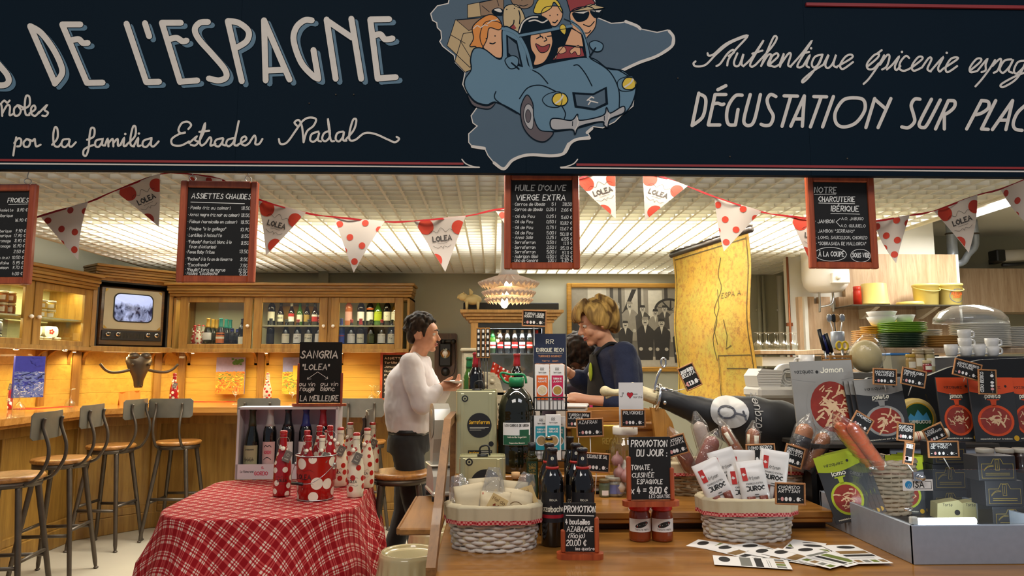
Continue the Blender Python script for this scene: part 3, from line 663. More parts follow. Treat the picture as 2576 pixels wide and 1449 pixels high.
# ================================================================ wooden bar along the left and back walls
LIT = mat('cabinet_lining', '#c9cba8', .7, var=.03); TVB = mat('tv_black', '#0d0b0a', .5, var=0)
CT = 2.205; CB = 1.55; BT = 1.06                # crown top, cabinet underside, bar top
AX, AY, BX, BY, CX_, CY_ = -3.68,5.0,-3.53,6.24,-3.075,6.80
def seg(p, q):
 """frame running from p to q: u along, w outward to the room"""
 d = Vector((q[0] - p[0], q[1] - p[1], 0)); L = d.length; return L, math.atan2(d.y, d.x)
def crown(g, L, zb, zt, d=.07, ends=(0,0)):
 n = 5
 for k in range(n):
  a = k / n; e = d * (.25 + .75 * (k + 1) / n) * (1 if k != 3 else .8); h = (zt - zb) / n
  g.box((L / 2,-e / 2 + .1, zb + h * (k + .5)),(L + (ends[0] + ends[1]) * e, e + .2, h * .98),.004)
def door(t, x0, x1, z0, z1, stile=.075, knob=None):
 """glazed cabinet door in the local front plane y=0"""
 g = G(); w = x1 - x0; r0, r1 = stile * .62, stile * .66
 for (c, d) in (((x0 + stile / 2,0,(z0 + z1) / 2),(stile, .028, z1 - z0)),((x1 - stile / 2,0,(z0 + z1) / 2),(stile, .028, z1 - z0)),
       (((x0 + x1) / 2,0, z0 + r0 / 2),(w - 2 * stile, .026, r0)),(((x0 + x1) / 2,0, z1 - r1 / 2),(w - 2 * stile, .026, r1))):
  g.box(c, d, .004)
 d = g.build('door', BARWOOD, t)
 g = G(); g.box(((x0 + x1) / 2,.004,(z0 + r0 + z1 - r1) / 2),(w - 2 * stile, .004, z1 - z0 - r0 - r1)); g.build('glass_pane', PANE, d)
 if knob is not None:
  g = G(); g.cyl((knob, -.012,(z0 + z1) / 2 - .03),(knob, -.03,(z0 + z1) / 2 - .03),.006, n=10); g.ball((knob, -.036,(z0 + z1) / 2 - .03),.0165,14,10); k = g.build('knob', WHITE, d); k['label'] = 'white porcelain knob'
 return d
def corbel(g, x, z, d=.28, y0=.36):
 pts = [(0,0),(d * .55,0)] + [(d * .55 * (1 - sin(a * pi / 16)),-.09 * (1 - cos(a * pi / 16)) * 1.2) for a in range(1,9)] + [(0,-.13)]
 g.prism(pts, x - .014, x + .014, lambda u, v, dd: (dd, y0 - u, z + v))
def wall_cabinet(label, p, q, doors, depth=.45, posts=(), ends=(0,1), s0=0):
 L, a = seg(p, q); t = thing('wall_cabinet', label, 'cabinet', (p[0], p[1], 0), a); zt = CT - .118
 g = G(); th = .025
 for (c, d) in (((L / 2, depth / 2, CB + th / 2),(L, depth, th)),((L / 2, depth / 2, zt - th / 2),(L, depth, th)),((th / 2, depth / 2,(CB + zt) / 2),(th, depth, zt - CB)),((L - th / 2, depth / 2,(CB + zt) / 2),(th, depth, zt - CB)),
       ((L / 2,.02, zt - .01),(L, .035,.05)),((L / 2,.0, CB + .01),(L, .05,.035))): g.box(c, d, .003)
 for x in posts: g.box((x, .012,(CB + zt) / 2),(.03,.03, zt - CB),.002)
 g.build('carcass', BARWOOD, t)
 g = G(); g.box((L / 2, depth - .006,(CB + zt) / 2),(L - .05,.012, zt - CB - .04)); g.box(((L + s0) / 2, depth / 2,(CB + zt) / 2 - .02),(L - .06 - s0, depth - .06,.012))
 g.build('lining', LIT, t)
 g = G(); crown(g, L, zt - .01, CT, .11, ends); g.build('cornice', BARWOODX, t)
 for (x0, x1, kn) in doors: door(t, x0, x1, CB + .022, zt - .012,.08, kn)
 return t, L, a
# back wall cabinet: doors placed at the widths the glazing has
wx = lambda px: P(px, 815,6.8).x - CX_
pb = (P(1030,815,6.8).x, 6.8)
back_cab, LB, _ = wall_cabinet('long honey pine cabinet on the back wall with three glazed doors of bottles', (CX_, 6.8), pb,
 [(wx(452), wx(634), wx(634) - .03),(wx(638), wx(824), wx(824) - .03),(wx(832), wx(1014), wx(832) + .03)], .46,(wx(828),),(0,1), wx(634))
# corbels and wall panelling below
left_cab, LL, LA = wall_cabinet('honey pine cabinet on the left wall with glazed doors of jars', (AX, AY),(BX, BY), [(.02,.56,.53),(.58,1.22,.61)], .40,(.57,),(0,0))
# television bay across the corner
Lt, At = seg((BX, BY),(CX_, CY_)); zt = CT - .10
t = thing('corner_cabinet', 'open corner cabinet in pine holding the old television, between the glazed cabinets', 'cabinet', (BX, BY, 0), At)
g = G()
for (c, d) in (((.02,.15,1.87),(.04,.3,.66)),((Lt - .02,.15,1.87),(.04,.3,.66)),((Lt / 2,.15, CB + .012),(Lt, .34,.05)),((Lt / 2,.1,2.2),(Lt, .2,.05))): g.box(c, d, .004)
g.build('carcass', BARWOOD, t)
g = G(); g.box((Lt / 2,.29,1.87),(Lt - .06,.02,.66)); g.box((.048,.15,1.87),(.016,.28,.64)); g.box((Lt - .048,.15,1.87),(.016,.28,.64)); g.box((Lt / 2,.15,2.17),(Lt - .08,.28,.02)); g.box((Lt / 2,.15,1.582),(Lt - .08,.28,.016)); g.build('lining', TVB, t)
g = G(); crown(g, Lt, CT - .005, CT + .105,.10,(.2,.2)); g.build('cornice', BARWOODX, t)
# television
TVW = wood('tv_walnut', '#5a3a1c', '#2f1c0c', 0,2,.3, False, .6,0)
tv = thing('television', 'old wooden television showing a grey film, in the dark corner bay', 'television', (BX, BY, 1.592), At)
tv.location = Vector((BX, BY, 1.592)) + Matrix.Rotation(At, 3, 'Z') @ Vector((Lt / 2,.12,0))
W_, H_ = .58,.535; g = G(); g.box((0,.02, H_ / 2),(W_, .24, H_),.012); g.build('case', TVW, tv)
g = G(); g.prism([(x, y + .335) for x, y in rrect(W_ - .07,.365,.015)], -.104,-.100); g.mat(1)
for sx in (-1,1):
 for sz in (-1,1): g.prism([(sx * (W_ / 2 - .04) + dx * -sx, .335 + sz * .178 + dz * -sz) for dx, dz in ((0,0),(.03,0),(0,.03))], -.106,-.104)
g.build('screen_surround', [mat('tv_cream_surround', '#a39a7e', .5), mat('brass_trim', '#a8863a', .35,.8)], tv)
m, nt, b = nodes_of('tv_picture')
tc = nd(nt, 'ShaderNodeTexCoord'); mp_ = nd(nt, 'ShaderNodeMapping'); mp_.inputs['Scale'].default_value = (14,1,9); nt.links.new(tc.outputs['Object'], mp_.inputs[0])
n1 = nd(nt, 'ShaderNodeTexNoise', i_Scale=1.6, i_Detail=6.0, i_Distortion=.6); nt.links.new(mp_.outputs[0], n1.inputs[0]); sp = nd(nt, 'ShaderNodeSeparateXYZ'); nt.links.new(tc.outputs['Object'], sp.inputs[0])
mr = nd(nt, 'ShaderNodeMapRange', i_1=.36, i_2=.44, i_3=0.0, i_4=.55); nt.links.new(sp.outputs[2], mr.inputs[0]); ad = nd(nt, 'ShaderNodeMath', operation='ADD'); nt.links.new(n1.outputs[0], ad.inputs[0]); nt.links.new(mr.outputs[0], ad.inputs[1])
cr = nd(nt, 'ShaderNodeValToRGB'); e = cr.color_ramp.elements; e[0].position = .38; e[0].color = lin('#141a3a'); e[1].position = .72; e[1].color = lin('#cdd6ff'); nt.links.new(ad.outputs[0], cr.inputs[0])
b.inputs['Base Color'].default_value = (.01,.01,.015,1); b.inputs['Roughness'].default_value = .08; nt.links.new(cr.outputs[0], b.inputs['Emission Color']); b.inputs['Emission Strength'].default_value = 1.0
g = G(); R_ = rrect(.335,.245,.05,6)
vs = [(0,-.125,.35)]; fs = []
for k in (1,2,3):
 for (x, y) in R_: vs.append((x * k / 3,-.108 - .017 * (1 - (k / 3) ** 2),.35 + y * k / 3))
n = len(R_)
for i in range(n):
 j = (i + 1) % n; fs.append((0,1 + i, 1 + j))
 for k in (0,1): fs.append((1 + k * n + i, 1 + (k + 1) * n + i, 1 + (k + 1) * n + j, 1 + k * n + j))
g.add(vs, fs, True); s_ = g.build('screen', m, tv); s_['label'] = 'glowing screen with a crowd in grey and blue'
g = G(); g.prism([(x, .35 + y) for x, y in rrect(.355,.265,.055,6)], -.107,-.104); g.build('screen_mask', TVB, tv)
g = G(); g.box((0,-.103,.095),(W_ - .05,.012,.09),.004); g.mat(1)
for k in range(24): g.box((-.12 + k * .0104,-.11,.095),(.004,.004,.05))
g.build('control_panel', [TVB, mat('tv_grille', '#3a3426', .5,.4)], tv)
for x in (-.215,-.13,.135,.215):
 g = G(); g.cyl((x, -.108,.105),(x, -.128,.105),.02, n=18); g.mat(1); g.cyl((x, -.127,.105),(x, -.131,.105),.012, n=16); g.build('dial', [CHROME, TVB], tv)
# wall panelling under the cabinets, with posts
PD = .34
def off(p, a, d): return (p[0] - sin(a) * d, p[1] + cos(a) * d)
g = G()
def pan(g, p, q, xs, d=PD, e0=0, e1=0):
 L, a = seg(p, q); M = Matrix.Translation((p[0], p[1], 0)) @ Matrix.Rotation(a, 4, 'Z'); g.M = M; g.k = 0
 n = 4; z0, z1 = BT - .02, CB
 for k in range(n): g.box((L / 2 + (e1 - e0) / 2, d + .01, z0 + (z1 - z0) * (k + .5) / n),(L + e0 + e1,.02,(z1 - z0) / n - .0008),.002)
 g.k = 1
 for x in xs:
  g.box((x, d - .012,(z0 + z1) / 2),(.07,.026, z1 - z0),.003)
  for s in (-.06,.06): corbel(g, x + s, z1,.26, d + .0)
pan(g, (CX_, 6.8), pb, [-.03, wx(633), wx(828), LB - .06], PD, .3); pan(g, (BX, BY),(CX_, CY_), [.0, Lt], PD * .75,.3,.3); pan(g, (AX, AY),(BX, BY), [.3, LL - .12], PD, 1.2,.4)
struct('trim_2', g, [PANELX, BARWOOD])
# low-voltage downlights under the cabinets
DL = glow('downlight_glow', '#ffd9a0', 25)
for (px, py, Y) in ((182,888,5.9),(204,888,6.3),(485,890,6.9),(670,890,6.9),(859,890,6.9),(340,885,6.6),(60,886,5.5)):
 p = P(px, py, Y); p.z = CB - .004
 if px in (182,204,60): p.x = max(p.x, -3.72) - .06
 g = G(); g.cyl((0,0,0),(0,0,-.012),.022,.018,14); g.mat(1); g.cyl((0,0,-.012),(0,0,-.014),.012, n=12)
 solo('downlight', g, [CHROME, DL], 'small round downlight glowing under the pine cabinets over the bar', 'lamp', p, 0, 'downlights under the bar cabinets')
 spot('downlight_beam', (p.x, p.y, p.z - .02),(rad(8),0,0),4, WARM, 160,.8,.02)
for (x, y, a, w) in ((-2.0,6.86,0,2.1),(-3.33,6.6, At, .5),(-3.72,5.6, LA, 1.1)): area('bar_fill', (x, y, CB - .03),(rad(-25),0, a), w, .04,7.5 * w, WARM)  # added soft strips, even out the downlights on the panelling
# light strips inside the glazed cabinets
for (x, y, p_, sx) in ((P(545,800,7).x, 6.98,2.6,.5),(P(735,800,7).x, 6.98,2.6,.5),(P(925,800,7).x, 6.98,2.6,.5)):
 area('cabinet_strip', (x, y - .1, CT - .15),(rad(-10),0,0), sx, .05, p_, (1,.93,.62))
for (s, p_) in ((.35,4.5),(.95,4.5)):
 q = Vector((AX, AY, 0)) + Matrix.Rotation(LA, 3, 'Z') @ Vector((s, .14, CT - .15)); area('cabinet_strip', q, (0,0, LA),.45,.05, p_, (1,.9,.45)); q.z = (CB + CT - .118) / 2 - .04; q.x += .08; area('cabinet_strip', q, (0,0, LA),.45,.03,2.5,(1,.9,.45))
# bar: front panels on the floor, one continuous top
base = [(-3.42,3.3),(-3.42,5.98),(-3.0,6.44),(-.78,6.44)]
tops = [(-3.18,3.42),(-3.24,5.84),(-2.96,6.14),(-.72,6.06)]
bar = thing('bar_counter', 'long honey pine bar with a continuous top bending round the left corner', 'counter', (0,0,0))
g = G()
for p, q in zip(base, base[1:]):
 L, a = seg(p, q); g.M = Matrix.Translation((p[0], p[1], 0)) @ Matrix.Rotation(a, 4, 'Z')
 g.box((L / 2,.03,.52),(L, .03,1.0)); g.box((L / 2,0,.07),(L + .02,.045,.14),.006); g.box((L / 2,0,.95),(L + .01,.04,.10),.004)
 n = max(1, round(L / .78))
 for k in range(n + 1): g.box((L * k / n, .002,.55),(.08,.04,.86),.004)
 for k in range(n):
  for x in (L * (k + .5) / n,): g.box((x, .008,.17),(L / n - .08,.03,.06),.004)
g.build('front_panelling', BARWOOD, bar)
back = [(-3.96,3.42),(-3.96,6.2),(-3.3,7.16),(-.72,7.16)]
g = G(); n = 4
for (d0, d1, e) in ((BT - .045, BT, 0),(BT - .07, BT - .045,.03)):
 T_ = [(x + (-e if i < 2 else 0) , y + (e if i > 1 else 0)) for i, (x, y) in enumerate(tops)]
 vs = [(x, y, z) for z in (d0, d1) for (x, y) in T_ + back]; fs = []
 for i in range(3):
  fs.append((8 + i, 8 + i + 1,12 + i + 1,12 + i)); fs.append((i, 4 + i, 4 + i + 1, i + 1)); fs.append((i, i + 1,8 + i + 1,8 + i))
 fs += [(0,8,12,4),(3,7,15,11),(4,12,13,5),(5,13,14,6),(6,14,15,7)]; g.add(vs, fs)
g.build('bar_top', wood('bar_top_pine', '#c58d48', '#a06c2e', 0,.8,.25, True, .4), bar)
# ---------------------------------------------------------------- bar stools
SEATW = wood('stool_seat_wood', '#bd8340', '#8c5a26', 0,2.2,.35, True, .2)
st = thing('bar_stool', 'iron bar stool nearest the left edge, its wooden seat cut by the photo edge', 'stool', (0,0,0),0, 'iron bar stools')
SH = .79
g = G(); g.lathe([(.001, SH - .034),(.165, SH - .034),(.178, SH - .024),(.18, SH - .012),(.172, SH - .002),(.12, SH - .004),(.001, SH - .008)], 36); g.build('seat', SEATW, st)
g = G(); g.lathe([(.15, SH - .065),(.166, SH - .065),(.166, SH - .035),(.15, SH - .035),(.15, SH - .065)], 36); g.build('seat_ring', DARKSTEEL, st)
LG = []
for sx in (-1,1):
 for sy in (-1,1):
  a, b_ = Vector((sx * .105, sy * .105, SH - .06)), Vector((sx * .19, sy * .19,.0)); LG.append((a, b_))
  g = G(); g.tube([a, a.lerp(b_, .02), a.lerp(b_, .93), a.lerp(b_, .98), b_], [.017,.0185,.0145,.010,.012], 8); g.ball((b_.x, b_.y, .008),(.017,.017,.008),10,6); g.build('leg', DARKSTEEL, st)
for (i, j, z) in ((0,1,.30),(2,3,.30),(0,2,.33),(1,3,.33)):
 f_ = lambda q: LG[q][0].lerp(LG[q][1], (SH - .06 - z) / (SH - .06)); g = G(); g.tube([f_(i), f_(j)], .0115,8); g.build('rung', DARKSTEEL, st)
for sx in (-1,1):
 g = G(); g.tube(smooth([(sx * .10,-.13, SH - .05),(sx * .105,-.19, SH - .02),(sx * .105,-.24, SH + .07),(sx * .105,-.245, SH + .16),(sx * .105,-.21, SH + .27),(sx * .105,-.215, SH + .32)], 5),.0105,8); g.build('back_bar', DARKSTEEL, st)
g = G()
def bk(u, v):
 a = (u - .5) * 1.05; return (.36 * sin(a) * 1.0,-.205 + .36 * (cos(a) - 1) * -.55 - .0, SH + .20 + .155 * v)
r_ = rrect(1,1,.12,4)
def shell(g, fn, nu, nv, th):
 """thin curved plate with thickness"""
 A = [[Vector(fn(i / nu, j / nv)) for i in range(nu + 1)] for j in range(nv + 1)]; vs = [];
 for s in (0,1):
  for j in range(nv + 1):
   for i in range(nu + 1): vs.append(A[j][i] + Vector((0, th * s, 0)))
 o = (nu + 1) * (nv + 1); ix = lambda i, j, s: s * o + j * (nu + 1) + i; fs = []
 for j in range(nv):
  for i in range(nu):
   fs.append((ix(i, j, 0), ix(i + 1, j, 0), ix(i + 1, j + 1,0), ix(i, j + 1,0))); fs.append((ix(i, j, 1), ix(i, j + 1,1), ix(i + 1, j + 1,1), ix(i + 1, j, 1)))
 for i in range(nu):
  for j in (0, nv): fs.append((ix(i, j, 0), ix(i + 1, j, 0), ix(i + 1, j, 1), ix(i, j, 1)))
 for j in range(nv):
  for i in (0, nu): fs.append((ix(i, j, 0), ix(i, j + 1,0), ix(i, j + 1,1), ix(i, j, 1)))
 g.add(vs, fs, False); return g
def bkr(u, v):
 e = .12; d = max(0, abs(u - .5) * 2 - (1 - e)) / e; vv = .5 + (v - .5) * (1 - .22 * d * d); return bk(u, vv)
shell(g, bkr, 18,4,-.005); g.build('backrest', mat('stool_plate', '#7a766b', .42,.6, var=.2, vs=14), st)
def stool(px, py, face, label, first=False, dx=0):
 q = PZ(px, py, SH); loc = (q.x, q.y, 0)
 if first: st.location = loc; st.rotation_euler = (0,0, face); return st
 return clone(st, loc, face, label)
stool(24,1192, rad(97), '', True)
stool(154,1150, rad(96), 'second iron bar stool from the left edge, drawn up to the pine bar')
stool(280,1117, rad(88), 'third iron bar stool from the left, under the bull head')
stool(450,1107, rad(0), 'iron bar stool facing the back bar, its square metal back turned to the room')
stool(668,1105, rad(-3), 'iron bar stool half hidden behind the white wine carton')
stool(917,1106, rad(2), 'iron bar stool behind the chalkboard, its back just left of the man')
stool(1008,1184, rad(-84), 'iron bar stool with a pale wood seat between the table and the man')
# ================================================================ things on and above the bar
def rz_of(p): return 0
# bottles inside the back cabinet: (px, top py, kind, label place)
shelf_up = (CB + CT - .118) / 2 - .02 + .006; fl = CB + .025
CM = lambda n, c, r=.35: mat(n, c, r, .0, var=.04, coat=.3)
CAP = {k: CM('capsule_' + k, v) for k, v in dict(black='#15131a', red='#9c1622', gold='#c79a3a', white='#ddd9d0', blue='#26307a', green='#1d6a3a', teal='#1f8a7a', yellow='#c9a92a', silver='#b9b4ae', orange='#c8601e').items()}
def cab_bottle(px, Y, z, kind, label, cap='black', lab=LBLC, txt=None, gm=None, h=None, band=None, a=.09, b=.16, ink=INK):
 x = P(px, 800, Y).x; PR = {'w': wine_profile(.30,.037), 'g': burg_profile(.29,.040), 'c': champ_profile(.30,.043), 'b': beer_profile(.235,.031), 's': beer_profile(.20,.027)}[kind]
 make_bottle('wine_bottle' if kind in 'wgc' else 'beer_bottle', label, 'bottle', (x, Y, z), PR, gm or {'w': BLKGLASS, 'g': DKGLASS, 'c': DKGLASS, 'b': BRNGLASS, 's': BRNGLASS}[kind], CAP[cap], .06 if kind == 'w' else .09 if kind == 'c' else .03,(lab, a, b, 1.2), ink, [(txt, (a + b) / 2 - .006,.016)] if txt else None, band)
YB = 6.92
# first door: swing tops, cava, liqueurs
for i, px in enumerate((486,496)): swing_bottle('swing_top_bottle', ('red spotted bottle behind the glass at the left end of the back cabinet', 'cream spotted bottle just inside the left end of the back cabinet')[i], (P(px + 4,830,6.96 - i * .09).x, 6.96 - i * .09, fl), i == 0,0,31 + i, sc=.82)
swing_bottle('swing_top_bottle', 'cream spotted bottle beside the gold-foil bottles in the back cabinet', (P(511,830,6.95).x, 6.95, fl), False, 0,35, sc=.82)
cab_bottle(525,6.9, fl, 'c', 'gold-foil sparkling wine bottle with a silver label in the back cabinet', 'gold', LBLW, None, None)
cab_bottle(537,7.02, fl, 'c', 'gold-foil bottle standing behind the labelled sparkling wine', 'gold', LBLK)
cab_bottle(546,7.12, fl, 'c', 'rearmost gold-foil bottle in the first glazed door', 'gold', LBLK)
m_or = mat('label_orange', '#c9681f', .5)
cab_bottle(557,6.9, fl, 'c', 'stout bottle with an orange and yellow banded label and teal foil', 'teal', m_or, None, None, band=(LBLC, .10,.12), a=.06, b=.16)
cab_bottle(570,7.03, fl, 'c', 'teal-foil bottle just behind the orange labelled one', 'teal', LBLK); cab_bottle(580,7.12, fl, 'c', 'teal-foil bottle at the back of the first glazed door', 'teal', LBLK)
cab_bottle(586,6.89, fl, 's', 'squat black liqueur bottle with a blue neck in the first glazed door', 'blue', LBLK, None, BLKGLASS); cab_bottle(599,7.0, fl, 's', 'second blue-necked bottle, behind the squat liqueur bottle', 'blue', LBLK, None, BLKGLASS)
cab_bottle(611,6.9, fl, 'w', 'slim dark bottle with a small pale label at the right of the first door', 'black', LBLC, None, DKGLASS, a=.05, b=.12)
# second door
for (px, Y, z, k, l, c, lb, tx, gm, bd) in (
  (683,7.08, shelf_up, 'w', 'dark wine bottle with a buff label, first on the upper shelf of the middle door', 'black', LBLC, None, None, None),
  (706,7.08, shelf_up, 'b', 'brown beer bottle with a buff label on the upper shelf of the middle door', 'black', LBLC, 'BEER', None, None),
  (733,7.06, shelf_up, 'b', 'beer bottle with a round red and white label, third on the upper shelf', 'white', LBLW, None, None, (RED, .10,.13)),
  (754,7.08, shelf_up, 'b', 'green-topped beer bottle on the upper shelf of the middle door', 'green', LBLC, None, GRNGLASS, None),
  (772,7.08, shelf_up, 'b', 'brown beer bottle with a gold label on the upper shelf of the middle door', 'black', mat('label_gold', '#a98a3c', .5), None, None, None),
  (792,7.06, shelf_up, 'b', 'beer bottle with a red label on the upper shelf of the middle door', 'black', RED, None, None, (LBLW, .10,.12)),
  (808,7.08, shelf_up, 'b', 'beer bottle half hidden by the right frame of the middle door', 'black', RED, None, None, (LBLW, .10,.12)),
  (682,6.9, fl, 'w', 'black wine bottle with an all-black label on the lower shelf of the middle door', 'black', LBLK, None, None, None),
  (721,6.9, fl, 'g', 'dark burgundy bottle with a low pale label, second on the lower shelf', 'black', LBLC, None, None, None),
  (750,6.9, fl, 'g', 'dark bottle with a tall white label on the lower shelf', 'red', LBLW, 'ART', None, None),
  (778,6.9, fl, 'g', 'dark bottle with a large cream handwritten label on the lower shelf', 'black', LBLC, 'Predi', None, None),
  (804,6.9, fl, 'g', 'dark bottle at the right edge of the middle door, lower shelf', 'red', LBLW, None, None, None),
  (859,6.9, fl, 'w', 'slim blue wine bottle on the lower shelf of the right-hand door', 'blue', mat('label_blue', '#2a4ab0', .5), None, BLUEGLASS, (RED, .125,.135)),
  (885,6.9, fl, 'g', 'burgundy bottle with a red capsule and low white label beside the blue one', 'red', LBLW, None, None, None),
  (908,6.9, fl, 'w', 'bottle with a long oval-printed cream label on the lower shelf', 'red', LBLC, 'CASA', None, None),
  (934,6.9, fl, 'g', 'dark bottle with a black and green label on the lower shelf', 'black', mat('label_olive', '#3d4620', .5), None, None, None),
  (961,6.9, fl, 'g', 'bottle with a white landscape label and red cap on the lower shelf', 'red', LBLW, None, None, None),
  (986,6.9, fl, 'g', 'bottle with a plain cream label at the right end of the lower shelf', 'black', LBLC, 'for', None, None),
  (877,7.06, shelf_up, 'w', 'rose wine bottle with a pink label on the upper shelf of the right-hand door', 'orange', mat('label_pink', '#d9a59a', .5), None, ROSEGLASS, None),
  (908,7.07, shelf_up, 'w', 'dark bottle with a low white label, second on the right-hand upper shelf', 'black', LBLW, None, None, None),
  (931,7.08, shelf_up, 'w', 'dark bottle with an orange collar on the right-hand upper shelf', 'black', LBLW, None, None, (CAP['orange'], .17,.19)),
  (951,7.06, shelf_up, 'g', 'green bottle with a round lime label on the right-hand upper shelf', 'yellow', mat('label_lime', '#a9b81f', .5), None, GRNGLASS, None),
  (974,7.06, shelf_up, 'w', 'dark bottle with a tall cream label on the right-hand upper shelf', 'black', LBLC, 'VI', None, None),
  (994,7.07, shelf_up, 'g', 'green bottle at the right end of the upper shelf', 'black', LBLC, None, AMBGLASS, None)):
 cab_bottle(px, Y, z, k, l, c, lb, tx, gm, None, bd, a=.06 if k != 'b' else .05, b=.15 if k != 'b' else .12)
g = G(); g.box((0,0,.11),(.34,.05,.21),.002); solo('drinks_carton', g, mat('carton_yellow', '#c99a2a', .6), 'yellow carton at the back of the middle door, upper shelf', 'carton', (P(748,790,7.2).x, 7.2, shelf_up))
# jars and tubs in the left cabinet (u along the cabinet, d behind its front)
def lc(u, d, z): v = Vector((AX, AY, 0)) + Matrix.Rotation(LA, 3, 'Z') @ Vector((u, d, 0)); return (v.x, v.y, z)
sh2 = shelf_up; k = 0
for u, what in ((.14, 'a'),(.235, 'b'),(.33, 'c'),(.425, 'd'),(.50, 'e')):
 for lvl in range(2 if what in 'abc' else 2):
  red = what in 'abc'
  jar('preserve_jar', ('red-labelled jar of yellow peppers' if red else 'honey-brown jar with a cream lid') + ', ' + ('top' if lvl else 'bottom') + ' one of the ' + {'a': 'left', 'b': 'second', 'c': 'third', 'd': 'fourth', 'e': 'right'}[what] + ' pair, upper shelf',
   lc(u, .13, sh2 + lvl * (.098 if red else .09)),.042,.083 if red else .072, None, '#c9a422' if red else '#8a4a14', '#b32a1a' if red else '#d9cfae', ((RED if red else LBLC),.02,.055,1.1), [('PIMIENTO', .033,.008)] if red else None, ink=LBLC if red else INK)
for u, l, f_ in ((.15, 'left', '#b9a77a'),(.27, 'middle', '#8f8a72'),(.40, 'right', '#3b3d45')):
 for lvl in range(2): jar('preserve_jar', ('glass jar of pale vegetables', 'dark tin-lidded jar')[l == 'right'] + ', ' + ('upper' if lvl else 'lower') + ' of the ' + l + ' stack, bottom shelf', lc(u, .14, fl + lvl * .095),.043,.08, None, f_, '#b9b29a' if l != 'right' else '#2a2c33', (LBLC, .02,.05,.9))
for u, n in ((.72,3),(.83,2),(.93,2)):
 for lvl in range(n): jar('preserve_jar', ('lowest', 'second', 'topmost')[lvl] + ' honey jar in the ' + {.72: 'left', .83: 'middle', .93: 'right'}[u] + ' stack behind the second left-cabinet door', lc(u, .14, sh2 + lvl * .074),.048,.058, None, '#d0a94a', '#e6dcbc', (LBLW, .012,.042,1.2))
for u, l in ((.74, 'left'),(.92, 'right')):
 t = thing('pate_tub', l + ' cream oval tub with a red flower label on its side, second left-cabinet door', 'tub', lc(u, .13, fl + .074), LA); g = G(); g.prism([(x, y + .045) for x, y in rrect(.15,.09,.035)], -.03,.03); g.build('tub', LBLC, t)
 g = G(); [g.flat(circle(.02 * cos(a),.045 + .014 * sin(a),.012,.009,10), front(0,-.0308 - a * .0001)) for a in (0,1.3,2.5,3.9,5.1)]; g.build('flower_print', RED, t)
for u in (.70,.80,.90,1.0): jar('preserve_jar', 'cream-labelled jar in the bottom row of the second left-cabinet door, ' + {.70: 'first', .80: 'second', .90: 'third', 1.0: 'last'}[u] + ' from the left', lc(u, .13, fl),.046,.06, None, '#cdbd8a', '#ece4cc', (LBLW, .012,.045,1.2))
# ---------------------------------------------------------------- bull head on the panelling
g = G(); bm_ = mat('bull_bronze', '#4a3f33', .35,.6, var=.3, vs=14)
bp_ = P(343,905,6.5)
bh = thing('bull_head', 'dark bronze bull head with wide thin horns on the pine panelling', 'sculpture', (bp_.x, bp_.y + .06, Z(975,6.5)), At * .9)
sec = [(.0,.028,.028,-.005),(.02,.034,.036,-.005),(.06,.036,.04,0),(.12,.055,.05,.0),(.18,.082,.06,.01),(.24,.098,.066,.015),(.275,.092,.06,.02),(.295,.06,.045,.025)]
g.grid(lambda u, v: (lambda s: (s[1] * cos(2 * pi * u) * (1 + .18 * abs(cos(2 * pi * u)) ** 3), s[3] - s[2] * sin(2 * pi * u), s[0]))([a + (b_ - a) * ((v * 7) % 1 if v < 1 else 1) for a, b_ in zip(sec[min(int(v * 7),6)], sec[min(int(v * 7) + 1,7)])]),20,14, True)
for sx in (-1,1): g.ball((sx * .05,.0,.285),(.05,.05,.035),12,8); g.ball((sx * .07,-.045,.21),(.012,.012,.014),8,6)
for sx in (-1,1): g.ball((sx * .012,-.04,.015),(.005,.008,.006),8,6)
g.build('head', bm_, bh)
for sx in (-1,1):
 g = G(); g.tube(smooth([(sx * .07,0,.165),(sx * .15,0,.145),(sx * .23,-.01,.14),(sx * .29,-.02,.165),(sx * .335,-.03,.215)], 5), [.014] * 5 + [.013] * 8 + [.012] * 8,10); g.build('horn', bm_, bh)
# ---------------------------------------------------------------- canvases
def canvas(label, px, py0, py1, wpx, Y, cols, rz=0, tower=False, seed=0):
 c = P(px, py1, Y); h = P(px, py0, Y).z - c.z; w = wpx * Y / FPX; t = thing('canvas_painting', label, 'painting', c, rz); g = G(); g.box((0,0, h / 2),(w, .025, h),.002); ms = [mat('art_' + k[1:], k, .6, var=.25, vs=40) for k in cols]; g.build('stretched_canvas', ms[0], t)
 r = random.Random(seed); g = G(); n = len(cols)
 sky = h * .62
 g.mat(2); g.flat([(-w / 2,.002),(w / 2,.002),(w / 2, sky),(-w / 2, sky * .97)], front(0,-.0132))
 for k in range(230):
  y = r.uniform(.004, sky); x = r.uniform(-w / 2 + .008, w / 2 - .008); q = 2 + int((y / sky + r.uniform(-.35,.35)) * (n - 2)) % (n - 2); g.mat(q); a = r.uniform(-.6,.6) if y > h * .3 else r.uniform(-1.5,1.5); l = r.uniform(.005,.016)
  n0, f0 = len(g.v), len(g.f); g.ribbon([[(x - l * cos(a), max(.003, y - l * sin(a))),(x + l * cos(a), min(h - .004, y + l * sin(a)))]], r.uniform(.003,.009), front(0,-.0136 - k * 6e-6))
 if tower:
  g.mat(2); g.flat([(-.03, h * .4),(.02, h * .4),(.018, h * .78),(-.028, h * .78)], front(.02,-.0155))
 else:
  for k in range(26): a = r.uniform(0,6.3); d = r.uniform(0,1); g.mat(n - 1); g.flat(circle(w * .22 + w * .22 * d * cos(a), h * .88 + h * .1 * d * sin(a),.014,.01,8), front(0,-.0155 - k * 1e-5))
 g.build('paint_strokes', ms, t); return t
